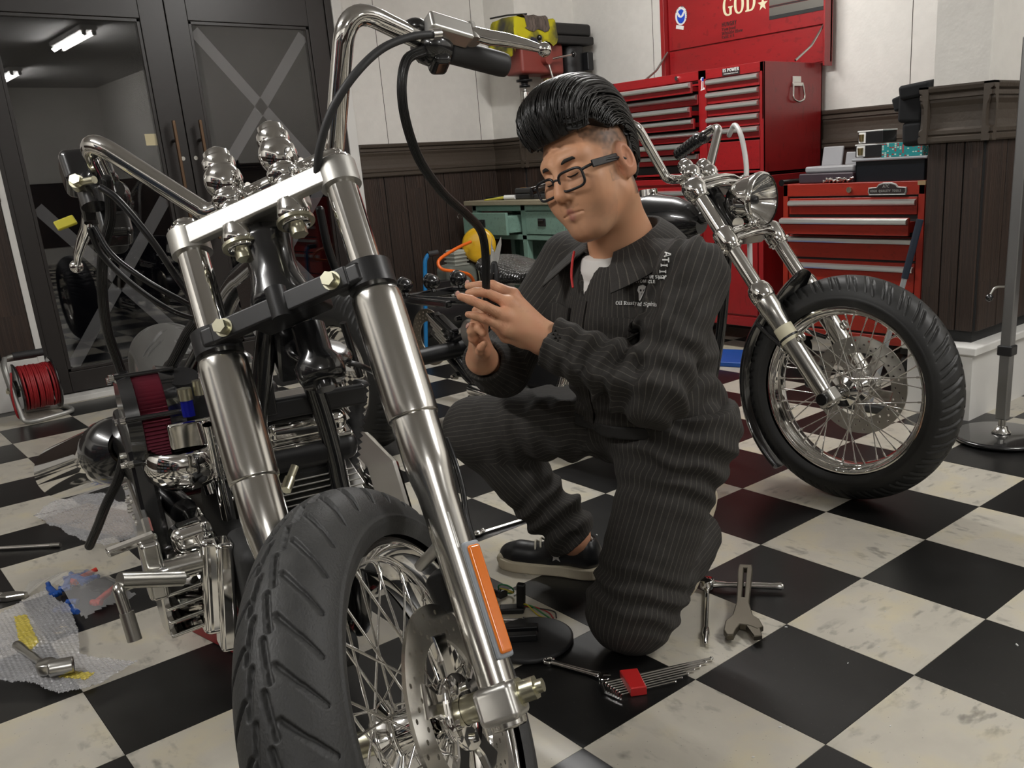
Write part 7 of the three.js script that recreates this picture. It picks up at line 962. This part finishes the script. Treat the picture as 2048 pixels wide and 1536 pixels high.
  const grid = (w, h, th, cut) => { const g = new THREE.BoxGeometry(w, h, th, 14, 10, 1); const p = g.attributes.position; for (let i = 0; i < p.count; i++) { const x = p.getX(i) / (w / 2), y = p.getY(i) / (h / 2); if (y < 0) p.setY(i, p.getY(i) - cut * (1 - x * x)); } const uv = g.attributes.uv; for (let i = 0; i < p.count; i++) uv.setXY(i, p.getX(i), p.getY(i)); return g; };
  const N = V(0.12, 0, 0.99).normalize().toArray(), Rr = V(0.99, 0, -0.12).normalize().toArray();
  for (const [x, y, nm] of [[0.088, 0.695, 1], [-0.082, 0.705, -1]]) { W('pocket_flap', drape(grid(0.1, 0.035, 0.004, 0.014), jackF, [x, y, 0.5], [1, 0, 0], [0, 1, 0], [0.2 * nm, 0, 0.98], 0.005), M.pinstripe); W('pocket', drape(grid(0.092, 0.1, 0.002, 0.004), jackF, [x, y - 0.06, 0.5], [1, 0, 0], [0, 1, 0], [0.2 * nm, 0, 0.98], 0.0015), M.pinstripe); }
  W('placket', drape(grid(0.036, 0.26, 0.003, 0), jackF, [-0.01, 0.61, 0.5], [1, 0, 0], [0, 1, 0], [0, 0, 1], 0.003), M.pinstripe);
  W('zip_piping', tube([[-0.052, 0.835, 0.553], [-0.046, 0.815, 0.565], [-0.036, 0.79, 0.578], [-0.025, 0.768, 0.586]], 0.0026, 20, 8), std({ color: lin(0.55, 0.03, 0.03), roughness: 0.6 }), 'red zip piping');
  const wt = M.white; const lay2 = (s, size, x, y, f) => { const g = text(s, size, f, 0.0008); g.computeBoundingBox(); g.translate(-(g.boundingBox.max.x + g.boundingBox.min.x) / 2 + x, y, 0); return g; };
  const embO = [0.112, 0.762, 0.5], embN = [0.42, 0.1, 0.9], embR = V(0.9, 0.0, -0.42).normalize().toArray();
  const emb = W('embroidery', drape(merge([lay2('CHOPPER COOLS HIDE SHOP', 0.0062, 0.0, 0.022, fontBold), lay2('CUSTOM CYCLE', 0.0062, 0.004, 0.013, fontBold), lay2('Oil Rusty and Spirits', 0.0072, -0.003, -0.03, fontSerif)]), jackF, embO, embR, [0, 1, 0], embN, 0.0022), wt, 'white embroidered lettering');
  const skull = [[-0.007, -0.014], [-0.004, -0.019], [0.004, -0.019], [0.007, -0.014], [0.008, -0.006], [0.011, 0.0], [0.009, 0.008], [0.0, 0.011], [-0.009, 0.008], [-0.011, 0.0], [-0.008, -0.006]]; const sk = shape(skull, [circ(0.0024, 8, -0.0042, 0.0), circ(0.0024, 8, 0.0042, 0.0), circ(0.0013, 6, 0, -0.0065)]); W('embroidery', drape(new THREE.ExtrudeGeometry(sk, { depth: 0.0008, bevelEnabled: false }).translate(0.0, -0.002, 0), jackF, embO, embR, [0, 1, 0], embN, 0.0022), wt, 'white embroidered skull');
  W('shoulder_lettering', drape(merge([...'IIIT^'].map((c, k) => text(c === '^' ? 'A' : c, 0.013, fontBold, 0.0008).rotateZ(-Math.PI / 2).translate(-0.006 + k * 0.003, k * 0.012, 0))), jackF, [0.155, 0.785, 0.5], embR, [0, 1, 0], [0.55, 0.2, 0.8], 0.003), wt, 'white embroidered stripes');
  // collar leaves
  { const rows = [], n = 30; for (let i = 0; i <= n; i++) { const t = i / n * 2 - 1, a = t * 2.55, bx = Math.sin(a), bz = -Math.cos(a), front = Math.max(0, Math.abs(t) - 0.55) / 0.45; const cx = nk[0], cz = nk[2] - 0.004, sd = Math.sign(t), r = []; const drop = 0.052 * Math.pow(Math.max(0, bz * 0.5 + 0.5), 1.2); const top = 0.892 - drop - 0.012 * front; r.push([cx + bx * 0.07, top - 0.02, cz + bz * 0.074]); r.push([cx + bx * 0.073, top, cz + bz * 0.077]); r.push([cx + bx * 0.08, top + 0.003, cz + bz * 0.085]); const ext = 0.03 + 0.042 * Math.pow(Math.abs(t), 1.5); r.push([cx + bx * (0.09 + ext * 0.4), top - 0.012 - 0.012 * front, cz + bz * (0.094 + ext * 0.45)]); r.push([cx + bx * (0.093 + ext) + sd * 0.012 * front, top - 0.034 - 0.03 * front, cz + bz * (0.096 + ext * 1.0)]); rows.push(r); }
    const pos = [], uv = [], idx = [], m = 5, th = 0.004; for (let k = 0; k < 2; k++) rows.forEach((r, i) => r.forEach((p, j) => { pos.push(p[0], p[1] - k * th, p[2]); uv.push(i / n * 0.5, j * 0.02); })); const S = rows.length * m; for (let i = 0; i < n; i++) for (let j = 0; j < m - 1; j++) { const a = i * m + j; idx.push(a, a + m, a + 1, a + 1, a + m, a + m + 1, S + a, S + a + 1, S + a + m, S + a + 1, S + a + m + 1, S + a + m); } for (let i = 0; i < n; i++) { const a = i * m + m - 1; idx.push(a, a + m, S + a, S + a, a + m, S + a + m); } for (const i of [0, n]) for (let j = 0; j < m - 1; j++) { const a = i * m + j; idx.push(a, a + 1, S + a, S + a, a + 1, S + a + 1); }
    const g = new THREE.BufferGeometry(); g.setAttribute('position', new THREE.Float32BufferAttribute(pos, 3)); g.setAttribute('uv', new THREE.Float32BufferAttribute(uv, 2)); g.setIndex(idx); g.computeVertexNormals(); const pm = M.pinstripe.clone(); pm.side = THREE.DoubleSide; W('collar', g, pm); }
  // trousers
  const trF = p => {
    let d = ellD(p, [0.047, 0.45, 0.425], [0.165, 0.105, 0.138]);
    let l = smin(capD(p, [hipL, knL, 0.112, 0.09]), capD(p, [knL, anL, 0.088, 0.068]), 0.05); l += fold(p, hipL, knL, 0.055, 0.009, 0.06, 0.09, 0) + fold(p, hipL, knL, 0.045, 0.006, 0.37, 0.06, 2);
    let r = smin(capD(p, [hipR, knR, 0.102, 0.078]), capD(p, [knR, anR, 0.077, 0.066]), 0.04); r += fold(p, knR, anR, 0.055, 0.009, 0.3, 0.1, 1) + fold(p, hipR, knR, 0.07, 0.006, 0.2, 0.15, 3);
    d = smin(d, smin(l, r, 0.03), 0.06) + wr(p); d = Math.max(d, p[1] - 0.505);
    { const n = V(anR).sub(V(knR)).normalize(), t = (p[0] - anR[0]) * n.x + (p[1] - anR[1]) * n.y + (p[2] - anR[2]) * n.z; if (p[0] < -0.1 && p[1] < 0.3) d = Math.max(d, t - 0.012); }
    { const n = V(anL).sub(V(knL)).normalize(), t = (p[0] - anL[0]) * n.x + (p[1] - anL[1]) * n.y + (p[2] - anL[2]) * n.z; if (p[2] < 0.35 && p[1] < 0.25) d = Math.max(d, t - 0.01); }
    return Math.max(d, 0.004 - p[1]);
  };
  W('trousers', boneUV(nets(trF, [-0.51, -0.01, 0.17], [0.3, 0.53, 0.73], 0.0066), [[[0.045, 0.52, 0.43], [0.045, 0.42, 0.43], 0.13, [1, 0, 0]], [hipL, knL, 0.09, [1, 0, 0]], [knL, anL, 0.075, [0, 1, 0]], [hipR, knR, 0.085, [0, 1, 0]], [knR, anR, 0.07, [0, 0, 1]]]), M.pinstripe, 'dark pinstriped work trousers');
  W('belt_band', nets(p => Math.max(Math.abs(jackF([p[0], 0.49, p[2]]) + 0.004) - 0.006, Math.abs(p[1] - 0.474) - 0.014), [-0.17, 0.45, 0.26], [0.26, 0.5, 0.62], 0.005), std({ color: lin(0.012, 0.011, 0.01), roughness: 0.7 }), 'dark jacket hem band');
  // shoes, built heel at origin pointing along +x, then turned
  const shoe = (m4, label) => {
    const s = grp(man, 'shoe', label); const put = g => { g = merge(g); g.applyMatrix4(m4); return g; };
    const out = [[0, -0.028], [0.03, -0.036], [0.1, -0.034], [0.17, -0.043], [0.225, -0.046], [0.262, -0.036], [0.282, -0.012], [0.282, 0.012], [0.262, 0.036], [0.225, 0.045], [0.17, 0.042], [0.1, 0.034], [0.03, 0.036], [0, 0.028], [-0.008, 0]]; const cv = new THREE.CatmullRomCurve3(out.map(p => V(p[0], p[1], 0)), true).getPoints(60).map(v => [v.x, v.y]);
    W('sole', put([extr(shape(cv), 0.022, 0.004, 2).rotateX(-Math.PI / 2).translate(0, 0.004, 0), place(rb(0.03, 0.03, 0.07, 0.014), [0.268, 0.024, 0], [0, 0, 0.2])]), std({ color: lin(0.52, 0.46, 0.34), roughness: 0.7 }), 'off-white rubber sole', s);
    const up = p => { let d = ellD(p, [0.19, 0.03, 0], [0.09, 0.04, 0.041]); d = smin(d, capD(p, [[0.03, 0.05, 0], [0.11, 0.058, 0], 0.038, 0.036]), 0.04); d = smin(d, capD(p, [[0.035, 0.085, 0], [0.09, 0.08, 0], 0.03, 0.03]), 0.03); d = smin(d, capD(p, [[0.23, 0.03, 0], [0.25, 0.03, 0], 0.034, 0.026]), 0.02); d = Math.max(d, 0.02 - p[1]); d = Math.max(d, -capD(p, [[0.045, 0.09, 0], [0.03, 0.16, 0], 0.028, 0.04])); return d; };
    W('shoe_upper', put(nets(up, [-0.03, 0, -0.07], [0.3, 0.13, 0.07], 0.004)), phy({ color: lin(0.01, 0.0105, 0.012), roughness: 0.35, clearcoat: 0.3, clearcoatRoughness: 0.3 }), 'black leather upper', s);
    for (let k = 0; k < 5; k++) { const x = 0.125 + k * 0.016, y = 0.1 - k * 0.0085; W('lace', put(tube([[x - 0.006, y - 0.012, -0.022], [x, y - 0.001, -0.008], [x + 0.006, y - 0.001, 0.008], [x + 0.002, y - 0.012, 0.022]], 0.0028, 12, 6)), std({ color: lin(0.6, 0.56, 0.46), roughness: 0.8 }), null, s); }
    W('lace', put([tube([[0.13, 0.1, 0], [0.15, 0.115, 0.012], [0.165, 0.1, 0.022]], 0.0026, 12, 6)]), std({ color: lin(0.6, 0.56, 0.46), roughness: 0.8 }), null, s);
    const st = []; for (let k = 0; k < 10; k++) { const a = Math.PI / 2 + k * Math.PI / 5, r = k % 2 ? 0.0072 : 0.0175; st.push([r * Math.cos(a), r * Math.sin(a)]); }
    for (const sd of [-1, 1]) { const g = drape(extr(shape(st), 0.0012).translate(0, 0, 0), up, [0.1, 0.048, 0], [1, 0, 0], [0, 1, 0], [0, 0.25, sd * 0.97], 0.001); W('star_patch', put(g), std({ color: lin(0.6, 0.58, 0.54), roughness: 0.6 }), null, s); }
    W('collar_lining', put([place(new THREE.TorusGeometry(0.031, 0.004, 8, 30).scale(1.25, 1, 1).rotateX(Math.PI / 2), [0.052, 0.094, 0], [0, 0, 0.12])]), std({ color: lin(0.5, 0.48, 0.44), roughness: 0.8 }), null, s);
    return s;
  };
  const mat4 = (p, ry, rz = 0) => new THREE.Matrix4().compose(V(p), new THREE.Quaternion().setFromEuler(new THREE.Euler(0, ry, rz, 'YXZ')), V(1, 1, 1));
  shoe(mat4([-0.19, 0, 0.415], Math.atan2(-0.115, -0.247)), 'black low sneaker with a white star');
  shoe(mat4([-0.03, 0.2, 0.185], Math.atan2(-0.95, 0.32), -0.82), 'black sneaker on the toes');
  for (const [p, q] of [[[-0.0235, 0.7935, 0.8695], [0.4, -0.3]], [[-0.074, 0.8035, 0.8115], [0.3, -0.4]], [[-0.0465, 0.727, 0.839], [0.3, 0.2]]]) W('fingernail', place(new THREE.SphereGeometry(1, 14, 10).scale(0.0048, 0.0018, 0.0062), p, [0.9 + q[0], -0.6, q[1]]), std({ color: lin(0.55, 0.3, 0.24), roughness: 0.3 }));
}
{ // scissors in the far hand
  const s = thing('scissors', 'steel scissors with black handles held upright beside the wire harness', 'scissors', [-0.055, 0.77, 0.765]);
  const blade = (tip, side) => { const P = V(-0.055, 0.827, 0.758), T = V(tip), d = T.clone().sub(P), L = d.length(); d.normalize(); const x = V(0.66, 0, -0.75), z = x.clone().cross(d).normalize(), xx = d.clone().cross(z).normalize(); const g = extr(shape([[-0.006, -0.012], [0.006, -0.012], [0.0065, 0.01], [side * 0.0045 + 0.001, L * 0.75], [side * 0.002, L], [side * 0.001 - 0.0035, L * 0.7], [-0.0065, 0.01]]), 0.0016, 0.0004); const m = new THREE.Matrix4().makeBasis(xx, d, xx.clone().cross(d)); m.setPosition(P.clone().addScaledVector(xx.clone().cross(d), side * 0.001)); g.applyMatrix4(m); return g; };
  pw(s, 'blade', blade([-0.0655, 0.886, 0.7465], -1), M.chromeDull); pw(s, 'blade', blade([-0.057, 0.884, 0.736], 1), M.chromeDull); pw(s, 'pivot', cyl([-0.053, 0.829, 0.7605], [-0.057, 0.827, 0.755], 0.004), M.chrome);
  pw(s, 'handle', tube([[-0.056, 0.834, 0.758], [-0.058, 0.81, 0.764], [-0.064, 0.785, 0.768], [-0.07, 0.76, 0.775]], 0.0055, 20, 10), M.blackSatin); pw(s, 'handle', tube([[-0.054, 0.834, 0.756], [-0.05, 0.81, 0.758], [-0.05, 0.785, 0.762], [-0.055, 0.76, 0.77]], 0.0055, 20, 10), M.blackSatin);
}
renderer.render(scene, camera);
